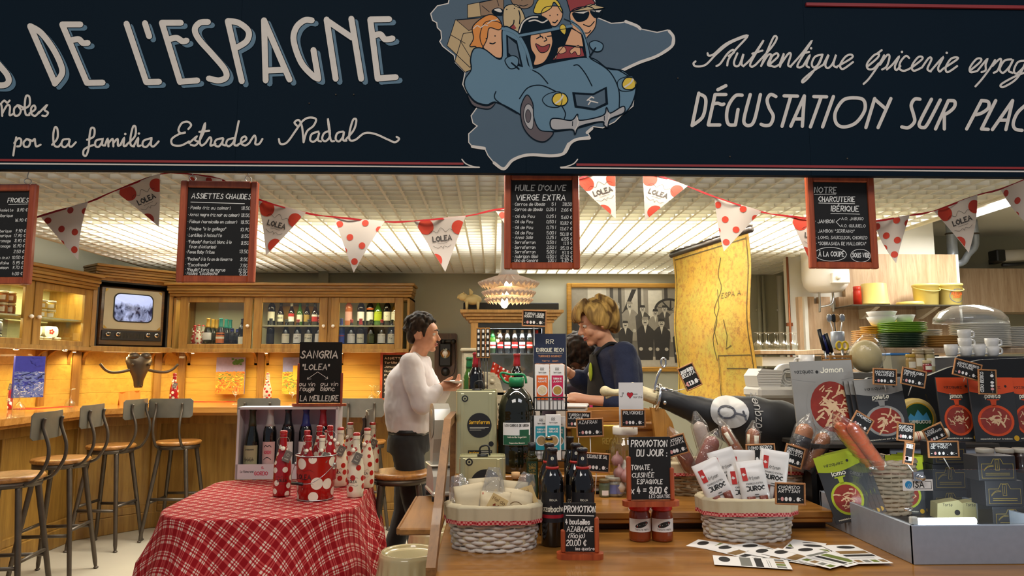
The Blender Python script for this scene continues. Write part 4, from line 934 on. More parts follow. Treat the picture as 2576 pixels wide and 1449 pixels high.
canvas('sunny canvas of an orange village under a violet sky, behind the fourth stool', 578,899,992,70,7.08, ['#8a86b8', '#d8a13a', '#d98a2a', '#c9541f', '#e6c34a', '#7a8a3a', '#3a6a2a'], 0, False, 3)
canvas('canvas of a yellow tower against a violet sky, half behind the chalkboard', 738,899,992,55,7.08, ['#7a84c0', '#5a8a3a', '#e0b43a', '#d98a2a', '#5a8a3a', '#c9541f', '#4a7a3a'], 0, True, 5)
canvas('deep blue canvas of a lit town at night, on the left panelling', 68,896,1000,70,5.55, ['#2a2f9a', '#20307a', '#6a7ab8', '#c8c8d8', '#3a4ab0', '#16205a', '#2a2f9a'], rad(62), False, 8)
# ---------------------------------------------------------------- spotted bottles, glasses and napkins on the bar
swing_bottle('swing_top_bottle', 'red spotted bottle at the far left of the bar', (PZ(16,1030, BT).x, PZ(16,1030, BT).y, BT), True, .3,1, True, sc=1.05)
swing_bottle('swing_top_bottle', 'cream spotted bottle with a grey card tag, on the bar left of the bull head', (PZ(157,1014, BT).x, PZ(157,1014, BT).y, BT), False, .2,2, True, sc=1.1)
q = P(437,1000,6.6); swing_bottle('swing_top_bottle', 'red spotted bottle on the bar behind the fourth stool', (q.x, q.y, BT), True, 0,3, True, sc=1.0)
q = P(672,1000,6.75); swing_bottle('swing_top_bottle', 'cream spotted bottle on the bar between the two sunny canvases', (q.x, q.y, BT), False, 0,4, sc=1.0)
for (px, py, Y, up, l) in ((48,1030,5.15, True, 'upturned wine glass at the far left of the bar'),(30,1035,4.9, False, 'wine glass lying near the left end of the bar beside the red bottle'),(177,1014,5.7, True, 'upturned wine glass beside the cream spotted bottle on the bar'),
      (592,1005,6.6, False, 'balloon glass in front of the sunny village canvas'),(735,1005,6.5, False, 'large wine glass beside the chalkboard, below the tower canvas'),(935,1000,6.6, True, 'upturned stemmed glass on the bar just left of the man'),(950,1000,6.75, False, 'wine glass close behind the upturned one, left of the man')):
 x = P(px, py, Y).x
 if px < 60: x = max(x, -3.55)
 goblet('wine_glass', l, (x, Y, BT),.17,.04, up)
def napkin(label, px, py, col, dx, dy, rz, z=BT, fold=True):
 q = PZ(px, py, z); g = G(); g.box((0,0,.002),(dx, dy, .004)); g.mat(1)
 if fold: g.box((.02,.01,.006),(dx * .5, dy * .6,.003))
 return solo('place_mat', g, [mat('paper_' + col[1:], col, .7), mat('napkin_orange', '#d98a2e', .8)], label, 'place mat', (q.x, q.y, z), rz)
napkin('red paper place mat with an orange napkin near the left end of the bar', 95,1026, '#b8341a', .42,.3, rad(75)); napkin('red paper place mat on the bar beside the cream spotted bottle', 168,1018, '#b8341a', .40,.3, rad(70)); napkin('red paper place mat on the bar under the sunny village canvas', 545,1010, '#b8341a', .42,.3,0)
napkin('small purple paper napkin on the bar at the corner', 250,1010, '#8a4a7a', .13,.13,.4, BT, False)
q = P(328,1002,6.5); q.y -= .02; t = thing('napkin_holder', 'folded orange cloth napkin standing under the bull head', 'napkin', (q.x, q.y, BT + .001), At * .8); g = G()
shell(g, lambda u, v: ((u - .5) * (.17 + .01 * v),-.04 * (1 - v) + .012 * sin(u * 9),.12 * v + .015 * (u - .3)),12,4,.003); shell(g, lambda u, v: ((u - .5) * .16,.045 * (1 - v),.118 * v + .01 * u),10,4,.003); g.build('folded_cloth', mat('napkin_orange', '#d98a2e'), t)
# small wall chalkboard behind the man
q = P(1000,1003,7.1); t = thing('wall_chalkboard', 'red framed chalkboard on the pine panelling behind the man', 'chalkboard', (P(995,940,7.05).x, 7.05, BT + .01)); g = G()
for sx in (-1,1): g.box((sx * .14,0,.24),(.025,.025,.48),.003)
for z in (.0125,.4675): g.box((0,0, z),(.26,.024,.025),.003)
g.build('frame', REDWOOD, t); g = G(); g.box((0,.004,.24),(.27,.01,.44)); g.build('slate', SLATE, t)
g = G()
for k, w_ in enumerate(('ASSIETTES', 'Tortilla 6,50', 'Jamon 9,90', 'Queso 8,50', 'Pan 3,50', 'Gambas 12,50', 'Pulpo 13,50', 'Salada 7,50', 'Croquetas 6')): g.ribbon(letters(w_, -.11,.41 - k * .042,.018, jit=.3, width=.2),.003, front(0,-.0012))
g.build('chalk_writing', CHALK, t)
# ================================================================ hanging chalkboards
def chalkboard(label, corners, Y, lines, rz=0, hooks=True, tilt=0):
 """corners: left, top, right, bottom in photo pixels; lines (text, x frac, y frac, cap size frac of height, width frac or None, align)"""
 l, tp, r, bt = corners; c = P((l + r) / 2,(tp + bt) / 2, Y); w = (r - l) * Y / FPX * .995; h = P(1288, tp, Y).z - P(1288, bt, Y).z
 t = thing('hanging_chalkboard', label, 'chalkboard', (c.x, Y, c.z - h / 2), rz); f = .026
 g = G()
 for sx in (-1,1): g.box((sx * (w - f) / 2,0, h / 2),(f, .022, h),.004)
 for z in (f / 2, h - f / 2): g.box((0,0, z),(w - 2 * f, .022, f),.004)
 g.build('frame', REDWOOD, t)
 g = G(); g.box((0,.003, h / 2),(w - f * 1.6,.008, h - f * 1.6)); g.build('slate', SLATE, t)
 iw, ih = w - 2 * f, h - 2 * f; g = G(); mp = front(0,-.0016)
 for (tx, fx, fy, sz, wd, al) in lines:
  x = -iw / 2 + fx * iw; z = f + ih * (1 - fy); g.ribbon(letters(tx, x, z, sz * ih, .12,.22, width=wd * iw if wd else None, align=al), sz * ih * (.16 if sz > .04 else .135), mp)
 t['size'] = 0; del t['size']
 g.hk = (iw, ih, f); return t, g, mp, w, h
def finish(t, g, w, h, hooks=True):
 g.build('chalk_writing', CHALK, t)
 for sx in (-1,1):
  g = G(); x = sx * w * .36
  g.at((x, 0, h + .011),(rad(90),0, rad(35))); g.tube([(.011 * cos(a * pi / 6),.011 * sin(a * pi / 6),0) for a in range(12)], .0016,6, True)
  g.at(); g.tube([(x, 0, h + .02),(x, -.004, h + .03),(x, .0, h + .05 + (.0 if hooks else 0))], .0014,6)
  g.build('hook', STEEL, t)
BY_ = 2.58
t, g, mp, w, h = chalkboard('leftmost hanging chalkboard, red framed, cut off by the left edge', (-105,466,88,712), BY_,
 [('FROIDES', .97,.13,.05,.33, 'r')] + [(p, .97, y, .034, None, 'r') for p, y in (('8.90 €', .235),('16.90 €', .355),('9.90 €', .48),('17.90 €', .535),('8.90 €', .595),('16.90 €', .655),('2.50 €', .72),('10.50 €', .79),('5.95 €', .85),('9.70 €', .905),('4.00 €', .975))] +
 [(s, .74, y, .03, None, 'r') for s, y in (('Assiette', .235),('Iberique', .3),('iberique', .48),('Jambon iberique', .535),('Jambon/fromage', .595),('Mixte fromage', .655),('Olives (n.a.)', .79),("Pan d'olive", .85),('Tortilla maison', .905))], rad(-3))
iw, ih, f = g.hk; g.ribbon([[(iw * .16, f + ih * .845),(iw * .47, f + ih * .85)]], .0022, mp); finish(t, g, w, h)
t, g, mp, w, h = chalkboard('hanging red framed chalkboard headed ASSIETTES CHAUDES', (452,457,645,709), BY_,
 [('ASSIETTES CHAUDES', .06,.12,.056,.93, 'l')] +
 [('* ' + s, .02, y, .034, wd, 'l') for s, y, wd in (('Paella (riz au calmar)', .245,.66),('Arroz negre (riz noir au calmar)', .325,.80),('Fideua (vermicelle en calmar)', .405,.77),('Poulpe "a la gallega"', .485,.60),("Lentilles à l'etouffe", .56,.54),('"Fabada" (haricot blanc à la', .635,.70),('Feves Baby frites', .75,.44),('"Poches" à la façon de Navarre', .83,.72),('"Escalivada"', .895,.36),('"Piquillo" farci de morue', .95,.62),('Moules "Escabeche"', .99,.52))] + [("façon d'Asturies)", .06,.69,.034,.42, 'l')] +
 [(s, .99, y, .036, None, 'r') for s, y in (('18.50', .245),('18.50', .325),('18.50', .405),('10.90', .49),('8.50', .565),('8.50', .645),('13.50', .74),('8.50', .83),('7.50', .9),('12.50', .955),('6.00', .995))], rad(2))
iw, ih, f = g.hk; g.ribbon([[(-iw * .45, f + ih * .835),(iw * .4, f + ih * .825)]], .0026, mp); finish(t, g, w, h)
t, g, mp, w, h = chalkboard("hanging red framed chalkboard headed HUILE D'OLIVE, above the pendant lamp", (1266,436,1460,677), BY_,
 [("HUILE D'OLIVE", .07,.125,.066,.82, 'l'),('VIERGE EXTRA', .08,.245,.066,.8, 'l')] +
 [('* ' + a, .03, y, .036, wd, 'l') for a, y, wd in (('Cerros de Ubeda', .31,.52),('Cerros de Ubeda', .375,.48),('Oli de Pau', .46,.35),('Oli de Pau', .525,.32),('Oli de Pau', .595,.32),('Oli de Pau', .66,.32),('Anna Sala', .715,.32),('Serraferran', .775,.36),('Serraferran', .835,.36),('Serraferran', .89,.36),('Aubrigon (Bio)', .945,.40),('Uno de Cenara', .993,.40))] +
 [(b_, .72, y, .036, None, 'r') for b_, y in (('5 l', .31),('0.25 l', .375),('0.25 l', .46),('0,50 l', .525),('0,75 l', .595),('5.00 l', .66),('0.25 l', .715),('0,50 l', .775),('2,50 l', .835),('5,00 l', .89),('0,50 l', .945),('1,00 l', .993))] +
 [(c, .985, y, .036, None, 'r') for c, y in (('38,50', .31),('2.66 €', .38),('5.60 €', .47),('10,82 €', .54),('13.67 €', .61),('50,18 €', .675),('6.55 €', .735),('11.11 €', .785),('35,13 €', .845),('51.11 €', .90),('12.32 €', .952),('4.82 €', .996))], rad(-1.5))
finish(t, g, w, h)
t, g, mp, w, h = chalkboard('hanging red framed chalkboard headed NOTRE CHARCUTERIE IBERIQUE', (2026,440,2207,677), BY_,
 [('NOTRE', .03,.135,.072,.40, 'l'),('CHARCUTERIE', .10,.245,.062,.66, 'l'),('IBÉRIQUE', .32,.365,.066,.5, 'l'),('* JAMBON', .02,.515,.042,.34, 'l'),('A.O. JABUGO', .50,.475,.036,.40, 'l'),('A.O. GUIJUELO', .48,.565,.036,.45, 'l'),
  ('* JAMBON "SERRANO"', .02,.635,.038,.70, 'l'),('* LOMO, SAUCISSON, CHORIZO', .02,.715,.038,.93, 'l'),('* "SOBRASADA DE MALLORCA"', .02,.79,.038,.9, 'l'),('À LA COUPE', .05,.93,.058,.46, 'l'),('SOUS VIDE', .66,.94,.055,.32, 'l')], rad(1))
iw, ih, f = g.hk; u = lambda a, b_: (-iw / 2 + a * iw, f + ih * (1 - b_))
g.ribbon([[u(.03,.155), u(.42,.15)], [u(.1,.265), u(.76,.268)], [u(.31,.395), u(.84,.40)], [u(.48,.455), u(.40,.50), u(.47,.555)], smooth([u(.27 + .29 * cos(a),.905 + .085 * sin(a)) for a in [k * pi / 6 for k in range(13)]], 3), smooth([u(.815 + .18 * cos(a),.92 + .08 * sin(a)) for a in [k * pi / 6 for k in range(13)]], 3)], .0022, mp); finish(t, g, w, h)
# ================================================================ bunting on a red ribbon
FLAGP = mat('bunting_paper', '#e9e1d8', .7, var=.02)
nt = FLAGP.node_tree; trn = nd(nt, 'ShaderNodeBsdfTranslucent'); trn.inputs[0].default_value = lin('#e6dcd2'); mx = nd(nt, 'ShaderNodeMixShader', i_0=.45); nt.links.new(nt.nodes['Principled BSDF'].outputs[0], mx.inputs[1]); nt.links.new(trn.outputs[0], mx.inputs[2]); nt.links.new(mx.outputs[0], nt.nodes['Material Output'].inputs[0])
DOTO = mat('bunting_red', '#c03a22', .6, var=.04); FY = 2.78
def pennant(label, a, b_, tip, logo=False, flip=False, seed=0):
 A, B, T = P(*a, FY), P(*b_, FY), P(*tip, FY); e = (B - A); L = e.length; ex = e / L; hv = T - (A + B) / 2; t = thing('bunting_flag', label, 'flag', A, 0, None)
 def mp(d): return lambda u, v: tuple(ex * (u * L) + hv * v + Vector((0,-d + .012 * sin(pi * v * .9) * (1 if seed % 2 else -1) + .006 * sin(6 * u),0)) + e * 0)
 def inside(u, v): return abs(u - .5) < .5 * (1 - v)
 g = G(); n = 10
 def fn(s, v): return mp(0)(.5 + (s - .5) * (1 - v * .999), v)
 def fb(s, v): return tuple(Vector(fn(s, v)) + Vector((0,.0006,0)))
 g.grid(fn, 8, n); g.grid(fb, 8, n); g.build('pennant', FLAGP, t)
 g = G(); hl = hv.length
 def dot(cu, cv, r):
  pts = []
  for k in range(28):
   a_ = 2 * pi * k / 28; u_, v_ = cu + r / L * cos(a_), cv + r / hl * sin(a_); v_ = min(max(v_, .012),.97); m = .5 * (1 - v_) - .004; u_ = min(max(u_, .5 - m),.5 + m); pts.append((u_, v_))
  c = (sum(p[0] for p in pts) / 28, sum(p[1] for p in pts) / 28); vs = [mp(.0009)(*c)]; fs = []
  for ring in (.5,1):
   vs += [mp(.0009)(c[0] + (p[0] - c[0]) * ring, c[1] + (p[1] - c[1]) * ring) for p in pts]
  for i in range(28):
   j = (i + 1) % 28; fs += [(0,1 + i, 1 + j),(1 + i, 29 + i, 29 + j, 1 + j)]
  g.add(vs, fs)
 if logo:
  dot(.22,.13,.031); dot(.84,.2,.028); dot(.33 if not flip else .6,.77,.028); g.mat(1); F_ = mp(.0014); k = lambda u, v: F_(.5 + u / L, -v / hl + .36)
  g.ribbon(letters('LOLEA', -.037,-.012,.019, width=.075),.0046, k)
  g.mat(2); g.ribbon([smooth([(-.05,.022),(-.035,.032),(-.018,.022),(-.008,.034),(0,.04),(.008,.034),(.018,.022),(.035,.032),(.05,.022)], 4), smooth([(-.038,-.03),(-.02,-.04),(-.006,-.034),(0,-.043),(.006,-.034),(.02,-.04),(.034,-.032)], 4), [(-.02,-.022),(.02,-.022)]], .0012, k)
 else:
  for (u_, v_) in ((.13,.13),(.63,.07),(.92,.17),(.36,.36),(.62,.5),(.27,.62),(.50,.80)): dot(u_, v_, .0135)
 g.build('printed_dots', [DOTO, mat('logo_grey', '#4a4540', .6), INK], t)
FL = [((100,543),(222,508),(198,655),0),((287,480),(403,437),(398,570),1),((470,436),(560,452),(520,560),0),((648,500),(770,535),(668,642),1),((840,545),(968,557),(890,686),0),((1040,555),(1172,543),(1120,683),1),((1244,527),(1370,505),(1330,650),0),((1446,452),(1548,425),(1550,550),1),((1616,428),(1730,468),(1622,556),1),((1797,494),(1915,532),(1822,632),0),((1985,543),(2115,556),(2040,668),1),((2196,556),(2288,541),(2256,662),0),((2348,530),(2458,490),(2436,636),1),((2516,475),(2625,430),(2600,575),0)]
NAMES = ['far left', 'second from the left, beside the chalkboard', 'third, mostly behind the ASSIETTES board', 'just right of the ASSIETTES chalkboard', 'middle of the lowest sag, left', 'middle of the lowest sag, right', 'hidden behind the HUILE chalkboard', 'just right of the HUILE chalkboard', 'second right of the HUILE chalkboard', 'in front of the yellow map', 'half behind the NOTRE chalkboard', 'just right of the NOTRE chalkboard', 'in front of the silver ducts', 'cut by the right edge']
for i, (a, b_, tp, lg) in enumerate(FL): pennant(('printed pennant with big red dots and lettering, ' if lg else 'white pennant with small red dots, ') + NAMES[i], a, b_, tp, lg, i in (3,8), i)
pts = [P(-40,600, FY)]
for a, b_, _, _ in FL: pts += [P(a[0], a[1] + 1, FY), P(b_[0], b_[1] + 1, FY)]
g = G(); rib = smooth([tuple(p) for p in pts], 3)
n = len(rib); vs = []; fs = []
for i, p in enumerate(rib):
 tw = .35 + .65 * abs(cos(i * .9)); vs += [(p[0], p[1] - .0012, p[2] + .0042 * tw),(p[0], p[1] - .0012, p[2] - .0042 * tw),(p[0], p[1] + .0002, p[2] - .0042 * tw),(p[0], p[1] + .0002, p[2] + .0042 * tw)]
for i in range(n - 1):
 for k in range(4): fs.append((i * 4 + k, i * 4 + (k + 1) % 4, i * 4 + 4 + (k + 1) % 4, i * 4 + 4 + k))
g.add(vs, fs); solo('bunting_ribbon', g, mat('ribbon_red', '#a3161b', .5), 'red ribbon carrying the pennants across the stall under the sign', 'ribbon')
# ================================================================ pendant lamp
LY = 3.9; c = P(1280,720, LY); pl = thing('pendant_lamp', 'pleated white pendant lamp with three tiers and glowing bulbs, under a chalkboard', 'lamp', (c.x, LY, 0)); SHADE = mat('shade_paper', '#f0e9da', .7, var=.02)
SHADE.node_tree.nodes['Principled BSDF'].inputs['Transmission Weight'].default_value = 0
trn = nd(SHADE.node_tree, 'ShaderNodeBsdfTranslucent'); trn.inputs[0].default_value = lin('#f0b46a'); mx = nd(SHADE.node_tree, 'ShaderNodeMixShader', i_0=.22); nt = SHADE.node_tree
nt.links.new(nt.nodes['Principled BSDF'].outputs[0], mx.inputs[1]); nt.links.new(trn.outputs[0], mx.inputs[2]); nt.links.new(mx.outputs[0], nt.nodes['Material Output'].inputs[0])
def tier(r0, z0, r1, z1, n=30, lip=.02):
 g = G(); N = n * 2
 def fn(u, v, o=0):
  k = int(round(u * N)) % N; a = 2 * pi * k / N; w = (1 if k % 2 else -1); r = r0 + (r1 - r0) * min(v / .8,1); z = z0 + (z1 - z0) * min(v / .8,1) ** 1.15; r += w * .006 * v
  if v > .8: q = (v - .8) / .2; z -= lip * q; r -= .012 * q
  if v > .99 and k % 2: z += .008
  return ((r + o) * sin(a),-(r + o) * cos(a), z + w * .005 * v)
 g.grid(lambda u, v: fn(u, v), N, 10, True, smooth=False); g.grid(lambda u, v: fn(u, v, -.0012), N, 10, True, smooth=False); return g
zz = lambda py: P(1280, py, LY).z
tier(.045, zz(692),.170, zz(713)).build('upper_shade', SHADE, pl); tier(.06, zz(722),.150, zz(737)).build('middle_shade', SHADE, pl); tier(.06, zz(744),.135, zz(755), lip=.014).build('lower_shade', SHADE, pl)
g = G(); g.lathe([(.04, CZ - .012),(.044, zz(640)),(.05, zz(684)),(.062, zz(694))], 24); g.lathe([(.007, zz(735)),(.007, CZ),(.006, CZ)], 8); g.build('neck', WHITE, pl)
BULB = glow('bulb_glow', '#ffd9a0', 42)
for i, (px, py) in enumerate(((1278,718),(1272,743),(1269,762))):
 q = P(px, py, LY); g = G(); g.at((q.x - c.x, (-.035,.0,.01)[i], q.z)); g.lathe([(.0001,-.03),(.012,-.026),(.02,-.012),(.021,.002),(.015,.02),(.009,.034),(.008,.045)], 16); g.build('bulb', BULB, pl)
 point('pendant_light', (q.x, LY + (-.035,.0,.01)[i], q.z - .0),2.6,(1,.72,.38),.02)
# fluorescent batten at the right, under the ceiling
a, b_ = P(2440,545,5.75), P(2568,503,4.75); d = b_ - a; t = thing('fluorescent_batten', 'white fluorescent batten glowing at the right, behind the pennants', 'lamp', a); g = G(); g.tube([(0,0,0), d], .02,12); g.build('tube', glow('fluorescent_tube', '#fff8e8', 9), t)
g = G(); g.tube([(0,0,.045), d + Vector((0,0,.045))], .03,4); g.tube([d * .5 + Vector((0,0,.05)), d * .5 + Vector((0,0,2.81 - a.z - d.z * .5))], .006,6); g.build('housing', WHITE, t)
area('batten_light', a + d * .5 + Vector((0,0,-.03)),(0,0, math.atan2(d.y, d.x)),1.0,.05,34,(1,.95,.86))
# ================================================================ rolled map hung from the ceiling
ma, mb = P(1692,645,5.9), P(1882,575,4.8); ma.z = mb.z = (ma.z + mb.z) / 2
L, an = seg(ma, mb); hmap = ma.z - P(1716,992,5.9).z
mt = thing('wall_map', 'old yellowed map hanging from a dark rod below the ceiling', 'map', ma, an)
m, nt, b = nodes_of('old_map'); tc = nd(nt, 'ShaderNodeTexCoord')
n1 = nd(nt, 'ShaderNodeTexNoise', i_Scale=3.2, i_Detail=5.0); n2 = nd(nt, 'ShaderNodeTexNoise', i_Scale=26.0, i_Detail=6.0, i_Roughness=.7); n3 = nd(nt, 'ShaderNodeTexVoronoi', i_Scale=5.0, feature='DISTANCE_TO_EDGE'); n4 = nd(nt, 'ShaderNodeTexNoise', i_Scale=70.0, i_Detail=3.0)
nz = nd(nt, 'ShaderNodeTexNoise', i_Scale=9.0, i_Detail=4.0); vm = nd(nt, 'ShaderNodeVectorMath', operation='MULTIPLY_ADD'); vm.inputs[1].default_value = (.35,.35,.35); nt.links.new(tc.outputs[3], nz.inputs[0]); nt.links.new(nz.outputs['Color'], vm.inputs[0]); nt.links.new(tc.outputs[3], vm.inputs[2])
for q in (n1, n2, n4): nt.links.new(tc.outputs[3], q.inputs[0])
nt.links.new(vm.outputs[0], n3.inputs[0])
cr = nd(nt, 'ShaderNodeValToRGB'); e = cr.color_ramp.elements; e[0].position = .35; e[0].color = lin('#a8963f'); e[1].position = .62; e[1].color = lin('#bd9234'); nt.links.new(n1.outputs[0], cr.inputs[0])
c2 = nd(nt, 'ShaderNodeValToRGB'); e = c2.color_ramp.elements; e[0].position = .48; e[0].color = (0,0,0,1); e[1].position = .66; e[1].color = (1,1,1,1); nt.links.new(n2.outputs[0], c2.inputs[0])
o1 = mixc(nt, c2.outputs[0], cr.outputs[0], lin('#98682c')); c3 = nd(nt, 'ShaderNodeMapRange', i_1=.0, i_2=.012, i_3=.75, i_4=0.0); nt.links.new(n3.outputs[0], c3.inputs[0]); o2 = mixc(nt, c3.outputs[0], o1, lin('#6b5524'))
c4 = nd(nt, 'ShaderNodeMapRange', i_1=.66, i_2=.72, i_3=0.0, i_4=.6); nt.links.new(n4.outputs[0], c4.inputs[0]); nt.links.new(mixc(nt, c4.outputs[0], o2, lin('#5a4a20')), b.inputs['Base Color']); b.inputs['Roughness'].default_value = .5
def mfn(u, v, o=0): return (u * L, .02 * sin(u * 5 + v * 3) * v + .015 * sin(v * 9) + o, -.02 - hmap * v)
g = G(); g.grid(lambda u, v: mfn(u, v),16,20); g.grid(lambda u, v: mfn(u, v, .0015),16,20); g.build('sheet', m, mt)
g = G(); F_ = lambda d: lambda u, v: tuple(Vector(mfn(u, v)) + Vector((0,-d, 0)))
g.ribbon([[(.03,.02 + k * .05) for k in range(20)], [(.97,.02 + k * .05) for k in range(20)], [(k * .047 + .03,.025) for k in range(21)], [(.62,.72),(.62,.97),(.96,.97)], [(.62,.72),(.96,.72)], [(.7,.8),(.92,.8)], [(.72,.5),(.75,.6),(.72,.68),(.78,.66)], [(.62,.3),(.66,.42),(.60,.55),(.63,.65)], smooth([(.66,.1),(.62,.2),(.67,.3),(.6,.42),(.64,.5),(.58,.62),(.6,.75)], 4)], .006, F_(.003))
g.ribbon(letters('ESPAÑA', .68,.36,.03, width=.22),.004, lambda u, v: F_(.003)(u, .72 - v)); g.build('map_lines', mat('map_ink', '#4a3d1c', .7), mt)
g = G(); g.mat(0); g.tube([(-.03,.005,.0),(L + .03,.005,.0)], .022,12); g.tube([(-.03,.005,.03),(L + .03,.005,.03)], .014,8); g.build('rod', wood('dark_rod', '#3d3028', '#241a14', 0,2), mt)
g = G()
for u in (.1,.9): g.tube([(u * L, .005,.03),(u * L, .005, CZ - ma.z + .005)], .002,6)
g.build('cord', STEEL, mt)
# ================================================================ back wall: framed photograph, drinks fridge, telephone
GILT = wood('gilt_frame', '#b98a35', '#8f6420', 0,2,.35, False, .3)
fy = 7.28; a, b_ = P(1427,935, fy), P(1740,713, fy); w, h = b_.x - a.x, b_.z - a.z
t = thing('framed_photograph', 'large gilt framed black and white group photograph on the back wall behind the woman', 'picture', ((a.x + b_.x) / 2, fy, a.z)); f = .05; g = G()
for sx in (-1,1): g.box((sx * (w - f) / 2,0, h / 2),(f, .04, h),.01)
for z in (f / 2, h - f / 2): g.box((0,0, z),(w - 2 * f + .01,.04, f),.01)
g.build('frame', GILT, t)
tone = [mat('photo_' + c[1:], c, .35, var=.2, vs=24) for c in ('#6b665c', '#2a2724', '#b3ac9c', '#8d8678', '#45413b', '#d0cab8')]
g = G(); g.box((0,.006, h / 2),(w - f, .01, h - f)); R_ = random.Random(4); k = [0]
def ph(pts, c):
 k[0] += 1; g.mat(c); g.flat([(-w / 2 + f + u * (w - 2 * f), f + v * (h - 2 * f)) for u, v in pts], front(0,-.0004 - k[0] * 2.5e-5))
ph([(0,.45),(1,.45),(1,1),(0,1)], 3); ph([(.14,.5),(.3,.5),(.3,1),(.14,1)], 2); ph([(.46,.55),(.62,.55),(.62,1),(.46,1)], 2); ph([(.66,.6),(.78,.6),(.78,.97),(.66,.97)], 5); ph([(0,0),(1,0),(1,.12),(0,.14)], 2)
for u in (.33,.40,.57,.80,.92): ph([(u, .5),(u + .03,.5),(u + .03,1),(u, 1)], 4)
ph([(.42,.62),(.45,.62),(.56,.98),(.52,.98)], 1); ph(circle(.84,.72,.13,.15),1); ph(circle(.84,.72,.11,.12),3)
for u in range(5): ph([(.84,.71),(.86,.72),(.84 + .12 * cos(u * .7),.72 + .14 * sin(u * .7)),(.83 + .12 * cos(u * .7),.72 + .14 * sin(u * .7))], 1)
def man_(u, v, s, body, hat=False, apron=False):
 ph([(u - .052 * s, v - .42 * s),(u - .066 * s, v - .1 * s),(u - .03 * s, v - .045 * s),(u + .03 * s, v - .045 * s),(u + .066 * s, v - .1 * s),(u + .052 * s, v - .42 * s)], body)
 ph([(u - .012 * s, v - .04 * s),(u + .012 * s, v - .04 * s),(u, v - .13 * s)], 5); ph(circle(u, v, .024 * s, .047 * s),2); ph(circle(u, v - .012 * s, .013 * s, .007 * s, 8),1)
 for e in (-1,1): ph(circle(u + e * .008 * s, v + .008 * s, .003 * s, .005 * s, 6),1)
 ph([(u - .026 * s, v + .02 * s),(u + .026 * s, v + .02 * s),(u + .02 * s, v + .052 * s),(u - .02 * s, v + .055 * s)], 1 if not hat else 3)
 ph(circle(u - .035 * s, v - .3 * s, .015 * s, .02 * s, 8),2); ph(circle(u + .035 * s, v - .3 * s, .015 * s, .02 * s, 8),2)
for q in ((.05,.74,1,1,1),(.39,.76,.95,4,1),(.5,.77,1.05,3,1),(.61,.73,.95,4,0),(.72,.68,.95,3,0),(.8,.73,.9,4,0),(.9,.73,1,2,1),(.46,.53,.95,1,0),(.63,.57,1.15,1,1),(.77,.55,1.1,1,0),(.93,.47,1.0,1,0),(.2,.55,1,1,0),(.3,.5,1,1,0)): man_(*q)
g.build('print', tone, t)
# conduit along the wall top and pipes at the right
for i, px in enumerate((1911,1922,1964)):
 p = P(px, 780,7.26); g = G(); g.tube([(0,0,0),(0,0,2.36)], .018 if i < 2 else .03,10)
 for z in (.6,1.3,2.0): g.box((0,.015, z),(.06,.03,.02))
 solo('wall_pipe', g, WALLM if i < 2 else WHITEWALL, ('left of the two thin painted pipes', 'right of the two thin painted pipes', 'thick white pipe')[i] + ' on the back wall right of the map', 'pipe', (p.x, 7.26,0))
p = P(1989,780,6.17); g = G(); g.tube([(0,0,.9),(0,0,2.42)], .011,8); g.box((0,.01,1.78),(.05,.03,.03)); solo('copper_pipe', g, mat('copper', '#8a5030', .4,.7), 'thin copper pipe up the white partition beside the boiler', 'pipe', (p.x - .012,6.17,0))
# drinks fridge in a pine surround
FYf = 6.6; OAK = wood('fridge_oak', '#b98c4f', '#98703a', 2,1.2,.4, False, .1); X_ = lambda px: P(px, 800, FYf).x; Z_ = lambda py: P(1280, py, FYf).z
cx = (X_(1186) + X_(1388)) / 2; fw = X_(1388) - X_(1186); t = thing('drinks_fridge', 'glass fronted drinks fridge in a pine surround with a stepped cornice, on the back wall', 'fridge', (cx, FYf, 0)); g = G(); zt = Z_(812)
for sx in (-1,1): g.box((sx * (fw / 2 - .025),.3, zt / 2),(.05,.6, zt),.004); g.box((sx * (fw / 2 - .03),-.005, zt / 2),(.07,.03, zt),.004)
g.box((0,.3, zt - .015),(fw, .6,.03)); g.build('surround', OAK, t)
g = G(); n = 4
for k in range(n): e = .02 + .028 * k; g.box((0,.3 - e / 2, zt + (Z_(781) - zt) * (k + .5) / n),(fw + 2 * e, .62 + e, (Z_(781) - zt) / n),.005)
g.build('cornice', OAK, t)
g = G(); iw = fw - .12; g.box((0,.56,1.0),(iw, .04,1.9)); g.box((0,.01, zt - .03),(iw, .05,.05)); g.mat(1); g.box((0,.52,1.0),(iw - .04,.01,1.7));
for z in (Z_(880) - .03,.95,.5): g.mat(2); g.box((0,.3, z - .006),(iw - .02,.4,.01))
for sx in (-1,1): g.mat(0); g.box((sx * (iw / 2 - .015),.01,.95),(.04,.04,1.7))
g.build('cabinet', [TVB, mat('fridge_lining', '#aebfc9', .4), STEEL], t); g = G(); g.box((0,.0,(zt + .05) / 2 - .02),(iw - .06,.006, zt - .2)); g.build('glass_door', PANE, t)
area('fridge_light', (cx, FYf + .12, zt - .06),(rad(-25),0,0), iw * .8,.04,7,(.85,.95,1))
cols = [('#b8c4b0', None),('#2f8a4a', RED),('#d8dce0', RED),('#d8dce0', RED),('#d0d4cc', RED),('#cfd6d8', RED),('#c9ccd0', LBLW),('#b02a2a', LBLW)]
for i in range(8):
 gm = GRNGLASS if i == 1 else BRNGLASS if i % 3 else DKGLASS
 make_bottle('beer_bottle', ('first', 'second, green', 'third', 'fourth', 'fifth', 'sixth', 'seventh', 'eighth')[i] + ' beer bottle from the left on the lit fridge shelf', 'bottle', (cx - iw / 2 + .07 + i * (iw - .14) / 7, FYf + .2, Z_(880) - .03), beer_profile(.225,.03), gm, mat('foil_' + str(i), cols[i][0], .35),.07,(LBLW if i % 2 else RED, .05,.11,1.2), band=(RED if i % 2 else LBLW, .07,.085))
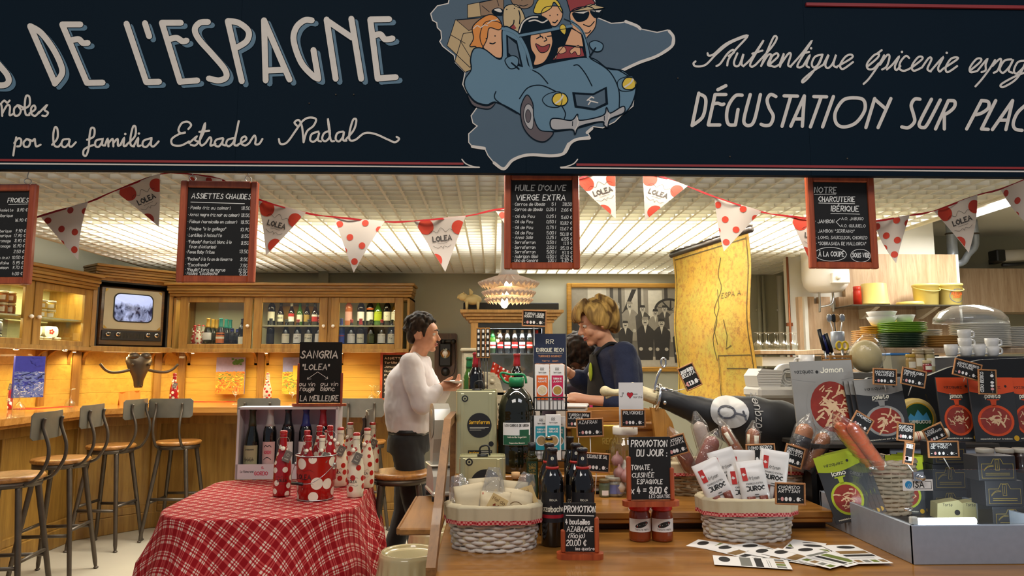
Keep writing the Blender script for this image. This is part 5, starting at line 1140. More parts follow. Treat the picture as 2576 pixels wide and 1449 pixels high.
g = G(); g.box((0,0,.046),(X_(1408) - X_(1160),.25,.09),.006); g.mat(1); g.box((0,-.126,.03),(.9 * (X_(1408) - X_(1160)),.004,.02)); solo('air_curtain', g, [BLACK, mat('dark_grille', '#2b2b28', .6)], 'long black ventilation box lying on the fridge cornice', 'appliance', (cx, FYf + .32, Z_(781) + .001))
q = P(1185,783, FYf - .02); pig = thing('pig_figurine', 'cream winged pig figurine on the left end of the fridge cornice', 'figurine', (q.x, FYf - .02, Z_(781) + .0),0); PG = mat('pig_cream', '#c9b480', .5, var=.12, vs=20)
g = G(); g.ball((.015,0,.10),(.085,.045,.05),18,12); g.ball((-.075,-.005,.125),(.045,.035,.037),14,10); g.tube([(-.10,-.005,.122),(-.128,-.005,.13)], [.022,.018], 10); g.tube([(.10,0,.12),(.115,0,.13),(.11,0,.14)], .004,6); g.build('body', PG, pig)
for x in (-.04,.065):
 for y in (-.025,.025): g = G(); g.tube([(x, y, .08),(x, y, .0)], [.016,.010], 8); g.build('leg', PG, pig)
for s in (-1,1): g = G(); g.tube([(-.005, s * .02,.14),(.0, s * .035,.17),(-.015, s * .045,.20)], [.012,.02,.003], 8); g.build('wing', PG, pig); g = G(); g.tube([(-.065, s * .02,.15),(-.075, s * .03,.17)], [.012,.002], 6); g.build('ear', PG, pig)
# wall telephone
q = P(1120,960,7.22); h = P(1120,838,7.22).z - q.z; w = .23; t = thing('wall_telephone', 'antique black telephone on a wooden back board, on the wall by the man', 'telephone', (q.x, 7.29, q.z)); g = G(); g.prism([(x, y + h / 2) for x, y in rrect(w, h, .02)], -.03,.015); g.build('back_board', wood('phone_wood', '#6b4a22', '#452c12', 2,2,.35, False, .3), t)
g = G(); g.box((.0,-.075, h * .55),(.13,.09,.24),.015); g.build('body', BLACK, t); g = G(); g.cyl((0,-.122, h * .58),(0,-.128, h * .58),.05, n=24); g.mat(1); g.cyl((0,-.127, h * .58),(0,-.132, h * .58),.028, n=20); g.mat(0); g.build('dial', [CHROME, WHITE], t)
g = G(); g.tube([(-.03,-.1, h * .83),(.1,-.1, h * .83)], .016,10); g.tube([(.08,-.1, h * .83),(.085,-.14, h * .82)], [.02,.026], 12); g.tube([(-.02,-.1, h * .83),(-.03,-.13, h * .82)], [.02,.024], 12); g.build('handset', BLACK, t); g = G(); g.ball((0,-.06, h * .2),(.045,.035,.045),14,10); g.build('bell', BLACK, t)
g = G(); g.tube(smooth([(.09,-.09, h * .8),(.1,-.06, h * .5),(.09,-.04, h * .2),(.05,-.04, h * .1)], 5),.004,6); g.build('cord', BLACK, t)
# ================================================================ service counter behind the display and what stands on it
SC = 1.165; CWOOD = wood('counter_wood', '#b07a38', '#8a5a24', 0,.8,.3, False, .3); CWOODY = wood('counter_wood_side', '#b07a38', '#8a5a24', 1,.9,.35, False, .2)
sx0, sx1 = -.14,.70; g = G(); g.box(((sx0 + sx1) / 2,3.22, SC - .0125),(sx1 - sx0,.5,.025),.004); t = thing('service_counter', 'narrow honey wood counter behind the steps of the display, where the woman works', 'counter', (0,0,0)); g.build('top', CWOOD, t); g = G(); g.box(((sx0 + sx1) / 2,2.995, SC / 2 - .012),(sx1 - sx0 - .02,.02, SC - .026)); g.box(((sx0 + sx1) / 2,3.45, SC / 2 - .012),(sx1 - sx0 - .02,.02, SC - .026)); g.build('panel', CWOOD, t)
# antique cash register in embossed cream metal
EMB = mat('embossed_cream', '#cbbf9f', .45,.15, var=.1, vs=14, bump=.9, bs=70); q = P(1222,1000,3.35); t = thing('cash_register', 'antique cream embossed cash register beyond the oil cans', 'cash register', (q.x, 3.32, SC), rad(0)); g = G()
g.box((-.075,0,.155),(.07,.16,.31),.01); g.box((-.075,0,.315),(.085,.18,.016),.005)
for k in range(6): g.ball((-.075,-.08,.05 + k * .042),(.013,.006,.013),10,6)
g.build('tower', EMB, t); g = G(); pts = [(-.04,.0),(.13,.0),(.13,.05),(.12,.08),(.095,.1),(.08,.13),(.065,.18),(.04,.21),(-.04,.215)]; g.prism(pts, -.09,.09)
for (u, v, r) in ((.02,.05,.016),(.07,.05,.016),(.0,.1,.014),(.04,.11,.014),(.0,.155,.013),(.03,.17,.012)): g.ball((u, -.09, v),(r, .006, r),10,6)
g.build('body', EMB, t); g = G(); g.box((.1,-.02,.115),(.1,.14,.02),.004); g.box((.1,-.06,.06),(.09,.06,.03),.003); g.build('till_drawer', [mat('drawer_wood', '#c49a5a', .5)], t)
q = P(1262,905,3.3); g = G(); shell(g, lambda u, v: (.10 * (u - .5) + .02 * v, .02 * sin(u * 22) * (.3 + v * .7),.012 + .075 * v * (1 - .55 * u) + .02 * (1 - u)),24,6,.002)
t2 = thing('folded_cloth', 'red cloth with white spots folded on the cash register', 'cloth', (q.x, 3.27, SC + .215)); t2.location = (q.x - .02,3.29, P(1250,915,3.29).z); g.build('fabric', DOTO, t2); g = G()
for u in (.1,.3,.5,.7,.9):
 for v in (.25,.6,.9): n0 = len(g.v); g.ball((.10 * (u - .5) + .02 * v, .02 * sin(u * 22) * (.3 + v * .7) - .001,.012 + .075 * v * (1 - .55 * u) + .02 * (1 - u)),(.006,.002,.006),8,5)
g.build('spots', PAPER, t2)
t2.location.z = SC + .155; t2.location.x = q.x - .01
q = P(1318,1020,3.2); t = thing('till_printer', 'pale grey till with a sloping lid beside the turron stand', 'till', (q.x - .005,3.2, SC), rad(8)); GP = mat('pale_grey_plastic', '#c4beb2', .45); g = G(); g.prism([(-.075,0),(.06,0),(.06,.06),(-.075,.06)], -.09,.09); g.build('base', GP, t); g = G(); g.prism([(-.075,.064),(.06,.064),(.06,.09),(.05,.18),(.015,.195),(-.065,.09)], -.07,.07); g.build('lid', GP, t)
g = G(); g.box((-.01,-.091,.03),(.1,.004,.02)); g.build('paper_slot', BLACK, t)
q = P(1440,1015,3.15); t = thing('weighing_scale', 'white flat weighing tray under the right hand of the woman', 'scale', (q.x - .005,3.12, SC), rad(-10)); g = G(); g.box((0,0,.03),(.13,.16,.06),.006); g.build('base', GP, t); g = G(); g.box((.0,0,.068),(.14,.17,.012),.004); g.build('tray', WHITE, t)
q = P(1545,1050,3.2); g = G()
for (c, d) in (((0,0,.006),(.34,.2,.012)),((0,-.1,.025),(.34,.012,.05)),((0,.1,.025),(.34,.012,.05)),((-.17,0,.025),(.012,.2,.05)),((.17,0,.025),(.012,.2,.05))): g.box(c, d, .002)
solo('wooden_tray', g, CWOOD, 'shallow wooden tray on the service counter in front of the woman', 'tray', (q.x - .02,3.19, SC), rad(12))
make_bottle('wine_bottle', 'red wine bottle with a red capsule behind the tall oil can', 'bottle', (P(1198,975,3.1).x, 3.1, SC), wine_profile(.30,.034), BLKGLASS, CAP['red'], .065,(RED, .02,.09,.8)); make_bottle('wine_bottle', 'slim green bottle with a yellow label beside the red-capped bottle', 'bottle', (P(1184,975,3.17).x - .005,3.17, SC), wine_profile(.28,.028), GRNGLASS, CAP['green'], .05,(mat('label_yellow', '#d9c22a', .5),.03,.1,1.0))
make_bottle('wine_bottle', 'red-capped bottle half hidden behind the pale till', 'bottle', (P(1300,900,3.38).x, 3.38, SC), wine_profile(.30,.034), BLKGLASS, CAP['red'], .06)
q = P(1212,900,3.05); t = thing('card_rack', 'black rack of narrow price cards on thin rods above the oil can', 'rack', (q.x, 3.03, SC)); g = G(); g.box((0,0,.004),(.06,.03,.008))
for x in (-.012,0,.012,.024): g.tube([(x, 0,0),(x, 0,.29)], .0022,6)
g.build('rods', BLACK, t)
for k in range(3):
 g = G(); g.box((-.014 + k * .02,-.006,.34),(.019,.004,.13),.001); g.mat(1); g.box((-.014 + k * .02,-.0085,.34),(.014,.001,.12)); g.mat(2); [g.box((-.014 + k * .02,-.0092,.29 + j * .025),(.008,.0004,.013)) for j in range(5)]; g.build('price_card', [CWOOD, SLATE, PAPER], t)
# ================================================================ people
def skinmat(name, c):
 return mat(name, c, .5, var=.08, vs=30, sub=.08)
def remesh(o, vox, it=4, disp=0, dsize=.02):
 m = o.modifiers.new('remesh', 'REMESH'); m.mode = 'VOXEL'; m.voxel_size = vox; m.use_smooth_shade = True
 s = o.modifiers.new('smooth', 'SMOOTH'); s.factor = .5; s.iterations = it
 if disp:
  tx = bpy.data.textures.new('folds', 'CLOUDS'); tx.noise_scale = dsize; d = o.modifiers.new('folds', 'DISPLACE'); d.texture = tx; d.strength = disp; d.mid_level = .5
 return o
def limb(g, pts, rs, n=14):
 P_ = smooth([tuple(p) + (r,) for p, r in zip(pts, rs)], 4); g.tube([p[:3] for p in P_], [p[3] for p in P_], n); g.ball(pts[0], rs[0], n, 8); g.ball(pts[-1], rs[-1], n, 8)
def torso(g, secs, n=26):
 """secs: (centre, rx, ry) stacked; closed loft"""
 S_ = smooth([(*c, a, b_) for c, a, b_ in secs], 5); vs = []; fs = []
 for (x, y, z, a, b_) in S_:
  for k in range(n): t_ = 2 * pi * k / n; vs.append((x + a * cos(t_), y + b_ * sin(t_), z))
 for j in range(len(S_) - 1):
  for k in range(n): l = (k + 1) % n; fs.append((j * n + k, j * n + l, (j + 1) * n + l, (j + 1) * n + k))
 fs.append(list(range(n))[::-1]); fs.append([(len(S_) - 1) * n + k for k in range(n)]); g.add(vs, fs, True)
def head_shape(g, M, neck=True, fem=False):
 old = g.M; g.M = old @ M; w = .94 if fem else 1
 g.ball((0,.014,.034),(.075 * w, .092,.082),22,16); g.ball((0,-.026,-.03),(.058 * w, .060,.078),20,14); g.ball((0,-.064,-.090),(.026 * w, .022,.018)); g.ball((0,-.045,.03),(.056,.045,.05))
 for s in (-1,1):
  g.ball((s * .042 * w, -.012,-.066),(.02,.03,.024)); g.ball((s * .036,-.058,-.03),(.024,.024,.026)); g.ball((s * .0775 * w, .012,-.006),(.009,.019,.031)); g.ball((s * .080 * w, .004,-.026),(.007,.010,.012)); g.ball((s * .0085,-.098,-.030),(.007,.008,.006))
  g.tube([(s * .014,-.083,.021),(s * .032,-.080,.024),(s * .048,-.068,.018)], [.008,.009,.006], 8)
 g.tube([(0,-.080,.018),(0,-.092,-.004),(0,-.106,-.026),(0,-.098,-.034)], [.007,.0085,.0115,.008], 10)
 g.tube([(-.02,-.079,-.054),(0,-.087,-.0525),(.02,-.079,-.054)], [.0045,.0062,.0045], 8); g.tube([(-.018,-.078,-.064),(0,-.0855,-.0655),(.018,-.078,-.064)], [.005,.0072,.005], 8)
 g.M = old
def face_parts(t, M, lipc, browc, down=False):
 """eyes, brows and lips"""
 g = G(); g.M = M.copy()
 for s in (-1,1):
  g.k = 0; g.ball((s * .030,-.0705,.006),.0118,14,10); g.k = 1; g.ball((s * .030,-.0782,.003 if down else .006),(.0055,.0048,.0055),12,8)
 g.build('eye', [mat('eye_white', '#dcd6cc', .3), mat('iris', '#2a1a10', .3)], t)
 g = G(); g.M = M.copy()
 for s in (-1,1): g.tube([(s * .013,-.0905,.027),(s * .030,-.090,.034),(s * .048,-.076,.028)], [.0025,.0038,.0018], 6)
 g.build('eyebrow', browc, t)
 g = G(); g.M = M.copy(); g.tube([(-.021,-.0815,-.0555),(-.006,-.0915,-.0535),(0,-.0905,-.0545),(.006,-.0915,-.0535),(.021,-.0815,-.0555)], [.002,.0045,.004,.0045,.002], 8); g.tube([(-.019,-.0805,-.063),(0,-.0905,-.065),(.019,-.0805,-.063)], [.002,.0062,.002], 8); g.build('lips', lipc, t)
def hand(g, M, curl=(.5,.6,.5), side=1, spread=.12, thumb=.6):
 """wrist at the origin, fingers along +x, palm facing -z, thumb on side*y"""
 old = g.M; g.M = old @ M
 g.tube([(-.03,0,0),(.0,0,0),(.03,0,0),(.06,0,0),(.088,0,-.003)], [.024,.025,.028,.031,.026], 14);
 for k, (y, L, r) in enumerate(((.029,.072,.0092),(.0095,.08,.0095),(-.0095,.074,.0092),(-.027,.058,.008))):
  p = Vector((.088, side * y, -.001)); a = 0; pts = [p - Vector((.03,0,0)), p]; d_ = (1.5 - k) * spread
  for j, f_ in enumerate((.45,.32,.23)):
   a += curl[j] * (1 + .08 * k); p = p + Vector((cos(a) * cos(d_), side * sin(d_),-sin(a))) * L * f_; pts.append(p)
  g.tube(pts, [r, r * 1.06, r, r * .95, r * .8], 9); g.ball(pts[-1], r * .82,9,6)
 pts = [Vector((.012, side * .016,-.004)), Vector((.038, side * .042,-.012)), Vector((.066, side * (.056 - .02 * thumb),-.02 - .012 * thumb)), Vector((.088, side * (.056 - .03 * thumb),-.026 - .02 * thumb))]
 g.tube(pts, [.014,.013,.0108,.009], 9); g.ball(pts[-1], .0092,9,6); g.M = old
def frame_m(p, x, up):
 x = Vector(x).normalized(); z = Vector(up); z = (z - x * z.dot(x)).normalized(); y = z.cross(x)
 return Matrix(((x.x, y.x, z.x, p[0]),(x.y, y.y, z.y, p[1]),(x.z, y.z, z.z, p[2]),(0,0,0,1)))
def headM(c, yaw, nod=0, roll=0): return Matrix.Translation(c) @ Matrix.Rotation(yaw, 4, 'Z') @ Matrix.Rotation(nod, 4, 'X') @ Matrix.Rotation(roll, 4, 'Y')
SK = skinmat('skin', '#c98f6e'); SKW = skinmat('skin_woman', '#d39c7c'); SKD = skinmat('skin_dark', '#5f3a26'); LIP = mat('lip_rose', '#a85a50', .45)
def hairmat(name, a, b_, ax=2, sc=60):
 m, nt, b = nodes_of(name); tc = nd(nt, 'ShaderNodeTexCoord'); mp = nd(nt, 'ShaderNodeMapping'); mp.inputs['Scale'].default_value = tuple(6 if i == ax else sc for i in range(3)); nz = nd(nt, 'ShaderNodeTexNoise', i_Scale=1.0, i_Detail=4.0, i_Distortion=.8)
 nt.links.new(tc.outputs['Object'], mp.inputs[0]); nt.links.new(mp.outputs[0], nz.inputs[0]); cr = nd(nt, 'ShaderNodeValToRGB'); e = cr.color_ramp.elements; e[0].position = .38; e[0].color = lin(a); e[1].position = .64; e[1].color = lin(b_); nt.links.new(nz.outputs[0], cr.inputs[0]); nt.links.new(cr.outputs[0], b.inputs['Base Color'])
 b.inputs['Roughness'].default_value = .62; b.inputs['Specular IOR Level'].default_value = .2; bp = nd(nt, 'ShaderNodeBump', i_Strength=.5, i_Distance=.004); nt.links.new(nz.outputs[0], bp.inputs['Height']); nt.links.new(bp.outputs[0], b.inputs['Normal']); return m
# ---------------------------------------------------------------- man in a white shirt carrying a plate
MY = 4.48; ms = MY / FPX; X0 = (1040 - 1240) * ms
mq = lambda px, py, dy=0: Vector(((px - 1240) * ms - X0, dy, EYE - (py - 924) * ms))
man = thing('person', 'person in a white shirt and dark trousers walking right with a plate, seen in profile', 'person', (X0, MY, 0))
HM = headM(mq(1066,842), rad(86), rad(4)); sh = {-1: mq(1042,916,-.165),1: mq(1052,914,.16)}; el = {-1: mq(1074,1012,-.22),1: mq(1095,1010,.2)}; wr = {-1: mq(1112,972,-.15),1: mq(1120,975,.07)}
hip = {s: mq(1032,1105, s * .09) for s in (-1,1)}; kn = {-1: Vector((.06,-.1,.50)),1: Vector((-.04,.1,.50))}; an = {-1: Vector((.07,-.1,.09)),1: Vector((-.16,.1,.11))}
g = G(); head_shape(g, HM); limb(g, [mq(1064,868), mq(1052,895), mq(1046,915)], [.056,.055,.07])
torso(g, [(mq(1046,912),.07,.11),(mq(1040,930),.095,.165),(mq(1036,990),.105,.15),(mq(1036,1060),.105,.14),(mq(1034,1110),.1,.15)])
for s in (-1,1):
 limb(g, [sh[s], el[s]], [.045,.036]); limb(g, [el[s], wr[s]], [.036,.025]); hand(g, frame_m(wr[s], Vector((.85,.25 if s < 0 else -.1,.1)),(0,-.3,1)) @ Matrix.Rotation(pi, 4, 'X'),(.5,.5,.4), s, .1,.9)
 limb(g, [hip[s], kn[s]], [.078,.052]); limb(g, [kn[s], an[s]], [.05,.036]); limb(g, [an[s], an[s] + Vector((.13,0,-.06))], [.035,.028])
remesh(g.build('body', SK, man),.0055,3)
SHIRT = mat('white_shirt', '#d9d2d2', .75, var=.05, vs=5)
g = G(); torso(g, [(mq(1056,898),.066,.066),(mq(1052,904),.078,.10),(mq(1044,918),.105,.185),(mq(1036,950),.145,.195),(mq(1032,1000),.150,.185),(mq(1035,1050),.150,.18),(mq(1036,1078),.138,.172),(mq(1036,1088),.12,.16)])
for s in (-1,1): limb(g, [sh[s] + Vector((0,-s * .01,0)), sh[s].lerp(el[s], .5) + Vector((-.005,0,0)), el[s]], [.072,.068,.062]); limb(g, [el[s], el[s].lerp(wr[s], .5), el[s].lerp(wr[s], .86)], [.06,.056,.043])
limb(g, [mq(1050,893,-.058), mq(1072,908,-.045), mq(1078,912,0), mq(1072,908,.045), mq(1050,893,.058), mq(1042,888,0), mq(1050,893,-.058)], [.012] * 7,8)
remesh(g.build('shirt', SHIRT, man),.009,3,.026,.11)
TR = mat('dark_trousers', '#1d1d1e', .8, var=.1)
g = G(); torso(g, [(mq(1036,1078),.128,.165),(mq(1034,1100),.135,.175),(mq(1032,1130),.13,.175)])
for s in (-1,1): limb(g, [hip[s], hip[s].lerp(kn[s], .5), kn[s]], [.098,.088,.073]); limb(g, [kn[s], kn[s].lerp(an[s], .6), an[s] - Vector((0,0,.03))], [.073,.064,.06])
remesh(g.build('trousers', TR, man),.009,3,.012,.09); g = G(); g.at(mq(1036,1079)); g.lathe([(.131,-.016),(.136,-.014),(.136,.014),(.131,.016)], 30, sy=1.28); g.build('belt', BLACK, man)
for s in (-1,1): g = G(); a_ = an[s]; limb(g, [(a_.x - .03, a_.y, .05),(a_.x + .06, a_.y, .045),(a_.x + .15, a_.y, .032)], [.042,.045,.03]); g.box((a_.x + .05, a_.y, .01),(.25,.085,.02),.008); remesh(g.build('shoe', BLACK, man),.008,2)
g = G(); g.M = HM.copy(); R_ = random.Random(2); g.ball((0,.026,.048),(.082,.093,.083),20,14); g.ball((0,.072,-.012),(.062,.036,.055),16,10)
for k in range(150):
 a, e = R_.uniform(-pi, pi), R_.uniform(-.35,1.45); p = Vector((.084 * cos(e) * sin(a),.024 - .098 * cos(e) * cos(a),.045 + .088 * sin(e)))
 if p.y < -.035 and p.z < .085: continue
 g.ball(p, R_.uniform(.012,.02),8,6)
for s in (-1,1): g.tube([(s * .076,-.018,.03),(s * .076,-.016,.0),(s * .074,-.018,-.02)], [.012,.01,.006], 8)
remesh(g.build('hair', hairmat('hair_dark', '#17110c', '#38291d', 2,40), man),.006,1); face_parts(man, HM, LIP, mat('brow_dark', '#2a2018', .7))
hp = wr[-1] + Vector((.16,.04,.028)); g = G(); g.lathe([(.02,.0),(.075,.0),(.10,.010),(.135,.014),(.135,.017),(.10,.0135),(.07,.004),(.001,.003)], 36); solo('plate', g, WHITE, 'white plate carried by the man in the white shirt', 'plate', man.location + hp + Vector((-.005,0,-.004)))
# ---------------------------------------------------------------- woman behind the counter
WY = 3.68; wsn = WY / FPX; X1 = (1545 - 1240) * wsn
wq = lambda px, py, dy=0: Vector(((px - 1240) * wsn - X1, dy, EYE - (py - 924) * wsn))
wo = thing('person', 'person with short blonde hair in a navy top and black apron, working behind the counter', 'person', (X1, WY, 0))
HW = headM(wq(1501,812), rad(-84), rad(20), rad(0)); sh = {-1: wq(1556,893,-.155),1: wq(1545,893,.15)}; el = {-1: wq(1560,1008,-.22),1: wq(1488,968,.20)}; wr = {-1: wq(1462,1000,-.20),1: wq(1424,930,.12)}
hip = {s: wq(1556,1130, s * .09) for s in (-1,1)}; kn = {s: Vector((0, s * .1,.5)) for s in (-1,1)}; an = {s: Vector((.02, s * .1,.09)) for s in (-1,1)}
g = G(); head_shape(g, HW, fem=True); limb(g, [wq(1512,838), wq(1524,862), wq(1538,885)], [.048,.047,.06]); torso(g, [(wq(1536,884),.06,.09),(wq(1545,898),.085,.15),(wq(1550,960),.10,.14),(wq(1552,1040),.09,.125),(wq(1554,1120),.11,.16)])
for s in (-1,1):
 limb(g, [sh[s], el[s]], [.042,.034]); limb(g, [el[s], wr[s]], [.034,.023])
 limb(g, [hip[s], kn[s]], [.08,.052]); limb(g, [kn[s], an[s]], [.05,.036]); limb(g, [an[s], an[s] + Vector((-.13,0,-.06))], [.035,.028])
hand(g, frame_m(wr[-1], (-1,.12,.12),(0,-.35,1)),(.28,.3,.25),-1,.14,.4); hand(g, frame_m(wr[1], (-.9,-.1,.42),(0,-.2,1)),(.15,.5,.4),1,.1,.5)
remesh(g.build('body', SKW, wo),.0055,3)
TOP = mat('navy_knit', '#1b2440', .85, var=.15, vs=60, bump=.5, bs=120)
g = G(); torso(g, [(wq(1537,872),.07,.075),(wq(1541,880),.095,.12),(wq(1548,896),.115,.175),(wq(1552,930),.128,.18),(wq(1553,985),.128,.165),(wq(1553,1040),.115,.15),(wq(1555,1110),.13,.18),(wq(1555,1140),.13,.18)])
for s in (-1,1): limb(g, [sh[s] - Vector((0, s * .012,0)), sh[s].lerp(el[s], .5), el[s]], [.07,.066,.058]); limb(g, [el[s], el[s].lerp(wr[s], .42)], [.058,.05])
remesh(g.build('top', TOP, wo),.008,3,.014,.07)
APR = mat('black_apron', '#121213', .85, var=.1)
g = G()
def bib(u, v):
 z = wq(0,892).z + (wq(0,1180).z - wq(0,892).z) * v; b_ = .13 + .02 * sin(v * 2.6); w_ = (.075 + .1 * min(1, v * 2.6)); a = (u - .5) * 2 * w_ / .15
 return (wq(1551,0).x - b_ * 1.05 * cos(a),.172 * sin(a), z)
g.grid(bib, 16,14); g.grid(lambda u, v: tuple(Vector(bib(u, v)) + Vector((-.004,0,0))),16,14)
for s in (-1,1): g.tube(smooth([bib(.5 + s * .36,.02), wq(1508,880, s * .075), wq(1528,866, s * .07), wq(1545,866, s * .05), wq(1552,870,0)], 5),.010,6)
g.build('apron', APR, wo); g = G(); g.at(Vector(bib(.37,.17)) + Vector((-.007,-.003,0)),(0, rad(-90), rad(25))); g.lathe([(.0001,.004),(.012,.003),(.013,0)], 16); g.build('badge', PAPER, wo)
g = G(); g.at(bib(.3,.15),(0,0,0)); g.ball((-.008,-.008,0),(.010,.022,.048),12,10); g.build('green_scarf', mat('lime_cloth', '#a3b52a', .8), wo); g = G(); g.tube([bib(.33,.36), bib(.32,.46), bib(.34,.56)], .013,8); g.build('pink_sash', mat('pink_cloth', '#d0286a', .7), wo)
g = G(); torso(g, [(wq(1555,1100),.135,.185),(wq(1556,1160),.13,.185)]);
for s in (-1,1): limb(g, [hip[s], kn[s], an[s]], [.1,.07,.055])
remesh(g.build('trousers', TR, wo),.009,3)
for s in (-1,1): g = G(); a_ = an[s]; limb(g, [(a_.x + .03, a_.y, .045),(a_.x - .06, a_.y, .04),(a_.x - .14, a_.y, .03)], [.038,.04,.028]); g.box((a_.x - .05, a_.y, .009),(.23,.08,.018),.007); remesh(g.build('shoe', BLACK, wo),.008,2)
g = G(); g.M = HW.copy(); g.ball((0,.022,.048),(.080,.094,.080),22,16); g.ball((0,.072,-.008),(.066,.046,.062),16,12); g.ball((0,.085,-.055),(.045,.03,.035),14,10)
for s in (-1,1):
 g.ball((s * .064,.034,.0),(.026,.05,.052),14,10)
 for k in range(7): y = -.03 + k * .012; limb(g, [(s * .03, y - .02,.12),(s * .074, y - .016,.075),(s * .086, y - .012,.026),(s * .082, y - .006,-.006 - .004 * k)], [.014,.018,.014,.005], 8)
for k in range(8): u = -.04 + .014 * k; limb(g, [(u * .5 + .02,-.03,.128),(u, -.074,.098),(u * 1.25 - .006,-.097,.06),(u * 1.5 - .012,-.095,.036)], [.016,.018,.013,.005], 8)
for k in range(9): a = -1.2 + k * .3; limb(g, [(.02 * sin(a),.06,.125),(.07 * sin(a),.09 + .02 * cos(a),.07),(.066 * sin(a),.082 + .034 * cos(a),.0),(.05 * sin(a),.07 + .032 * cos(a),-.06)], [.018,.02,.016,.006], 8)
remesh(g.build('hair', hairmat('hair_blonde', '#5a4224', '#c9a45c', 2,26), wo),.0045,1); face_parts(wo, HW, LIP, mat('brow_brown', '#6a4a2c', .7), True)
g = G(); g.M = HW.copy(); g.ball((-.078,.006,-.046),.006,10,8); g.build('earring', mat('pearl', '#e8e0d0', .2), wo)
# ---------------------------------------------------------------- person with dark curls bending beyond the counter
CY2 = 4.25; cs = CY2 / FPX; X2 = (1466 - 1240) * cs; cq = lambda px, py, dy=0: Vector(((px - 1240) * cs - X2, dy, EYE - (py - 924) * cs))
cu = thing('person', 'person with thick dark curly hair and a dark purple top, head bowed, behind the woman', 'person', (X2, CY2,0)); HC = headM(cq(1462,908,0), rad(-25), rad(38)); g = G(); head_shape(g, HC, fem=True); limb(g, [cq(1464,925,.03), cq(1466,955,.08)], [.05,.055]); torso(g, [(cq(1466,952,.08),.07,.06),(cq(1466,975,.08),.15,.09),(cq(1466,1060,.08),.13,.1),(cq(1466,1150,.06),.15,.1)])
for s in (-1,1): a, b_, c = cq(1466,975,.08) + Vector((s * .16,0,0)), cq(1466,1075,.0) + Vector((s * .2,0,0)), cq(1466,1120,-.16) + Vector((s * .12,0,0)); limb(g, [a, b_, c], [.045,.036,.025]); hand(g, frame_m(c, (-s * .3,-1,-.2),(0,0,1)),(.3,.4,.3), s); limb(g, [cq(1466,1160,.06) + Vector((s * .08,0,0)), Vector((s * .09,0,.48)), Vector((s * .09,.03,.09)), Vector((s * .09,-.09,.035))], [.085,.055,.04,.03])
remesh(g.build('body', SKD, cu),.006,3); PUR = mat('purple_top', '#2b1c30', .8, var=.15); g = G(); torso(g, [(cq(1466,955,.08),.07,.065),(cq(1466,966,.08),.13,.09),(cq(1466,985,.08),.19,.115),(cq(1466,1080,.08),.165,.12),(cq(1466,1160,.06),.18,.125)])
for s in (-1,1): a, b_, c = cq(1466,975,.08) + Vector((s * .15,0,0)), cq(1466,1075,.0) + Vector((s * .2,0,0)), cq(1466,1115,-.13) + Vector((s * .13,0,0)); limb(g, [a, b_, c], [.068,.055,.042])
remesh(g.build('top', PUR, cu),.009,3); g = G()
for s in (-1,1): limb(g, [cq(1466,1160,.06) + Vector((s * .08,0,0)), Vector((s * .09,0,.48)), Vector((s * .09,.03,.08))], [.1,.07,.055])
remesh(g.build('trousers', TR, cu),.009,3)
for s in (-1,1): g = G(); limb(g, [(s * .09,.05,.045),(s * .09,-.04,.04),(s * .09,-.11,.03)], [.036,.038,.028]); g.box((s * .09,-.03,.009),(.08,.22,.018),.007); remesh(g.build('shoe', BLACK, cu),.008,2)
g = G(); g.M = HC.copy(); R_ = random.Random(5); g.ball((0,.03,.05),(.115,.115,.105),20,14)
for k in range(330):
 a, e = R_.uniform(-pi, pi), R_.uniform(-.7,1.5); p = Vector((.118 * cos(e) * sin(a),.03 - .118 * cos(e) * cos(a),.045 + .112 * sin(e)))
 if p.y < -.05 and p.z < .06: continue
 g.ball(p, R_.uniform(.012,.022),8,6)
remesh(g.build('hair', hairmat('hair_curls', '#0d0806', '#2c1c12', 2,40), cu),.006,1); face_parts(cu, HC, LIP, mat('brow_dark', '#2a2018', .7), True)
# ================================================================ round-cornered table under a checked cloth
TZ = .75; TX, TY = -1.095,3.66; TW, TD = .86,1.08
m, nt, b = nodes_of('checked_cloth'); uv = nd(nt, 'ShaderNodeTexCoord'); sp = nd(nt, 'ShaderNodeSeparateXYZ'); nt.links.new(uv.outputs['UV'], sp.inputs[0])
def bands(o, edges):
 """sum of soft stripes along one thread direction, period 1"""
 fr = nd(nt, 'ShaderNodeMath', operation='FRACT'); nt.links.new(o, fr.inputs[0]); tot = None
 for (c, w, k) in edges:
  a = nd(nt, 'ShaderNodeMath', operation='SUBTRACT', i_1=c); nt.links.new(fr.outputs[0], a.inputs[0]); ab = nd(nt, 'ShaderNodeMath', operation='ABSOLUTE'); nt.links.new(a.outputs[0], ab.inputs[0])
  mr = nd(nt, 'ShaderNodeMapRange', i_1=w, i_2=w + .02, i_3=k, i_4=0.0); nt.links.new(ab.outputs[0], mr.inputs[0])
  if tot is None: tot = mr.outputs[0]
  else: ad = nd(nt, 'ShaderNodeMath', operation='ADD'); nt.links.new(tot, ad.inputs[0]); nt.links.new(mr.outputs[0], ad.inputs[1]); tot = ad.outputs[0]
 return tot
E = [(.16,.075,.5),(.40,.04,.5),(.56,.04,.5)]
s1, s2 = bands(sp.outputs[0], E), bands(sp.outputs[1], E); ad = nd(nt, 'ShaderNodeMath', operation='ADD'); nt.links.new(s1, ad.inputs[0]); nt.links.new(s2, ad.inputs[1])
cr = nd(nt, 'ShaderNodeValToRGB'); cr.color_ramp.interpolation = 'CONSTANT'; e = cr.color_ramp.elements; e[0].position = 0; e[0].color = lin('#8c0a14'); e[1].position = .3; e[1].color = lin('#b5403f'); x_ = e.new(.75); x_.color = lin('#d6bfae')
nt.links.new(ad.outputs[0], cr.inputs[0]); nt.links.new(cr.outputs[0], b.inputs['Base Color']); b.inputs['Roughness'].default_value = .85; b.inputs['Specular IOR Level'].default_value = .2
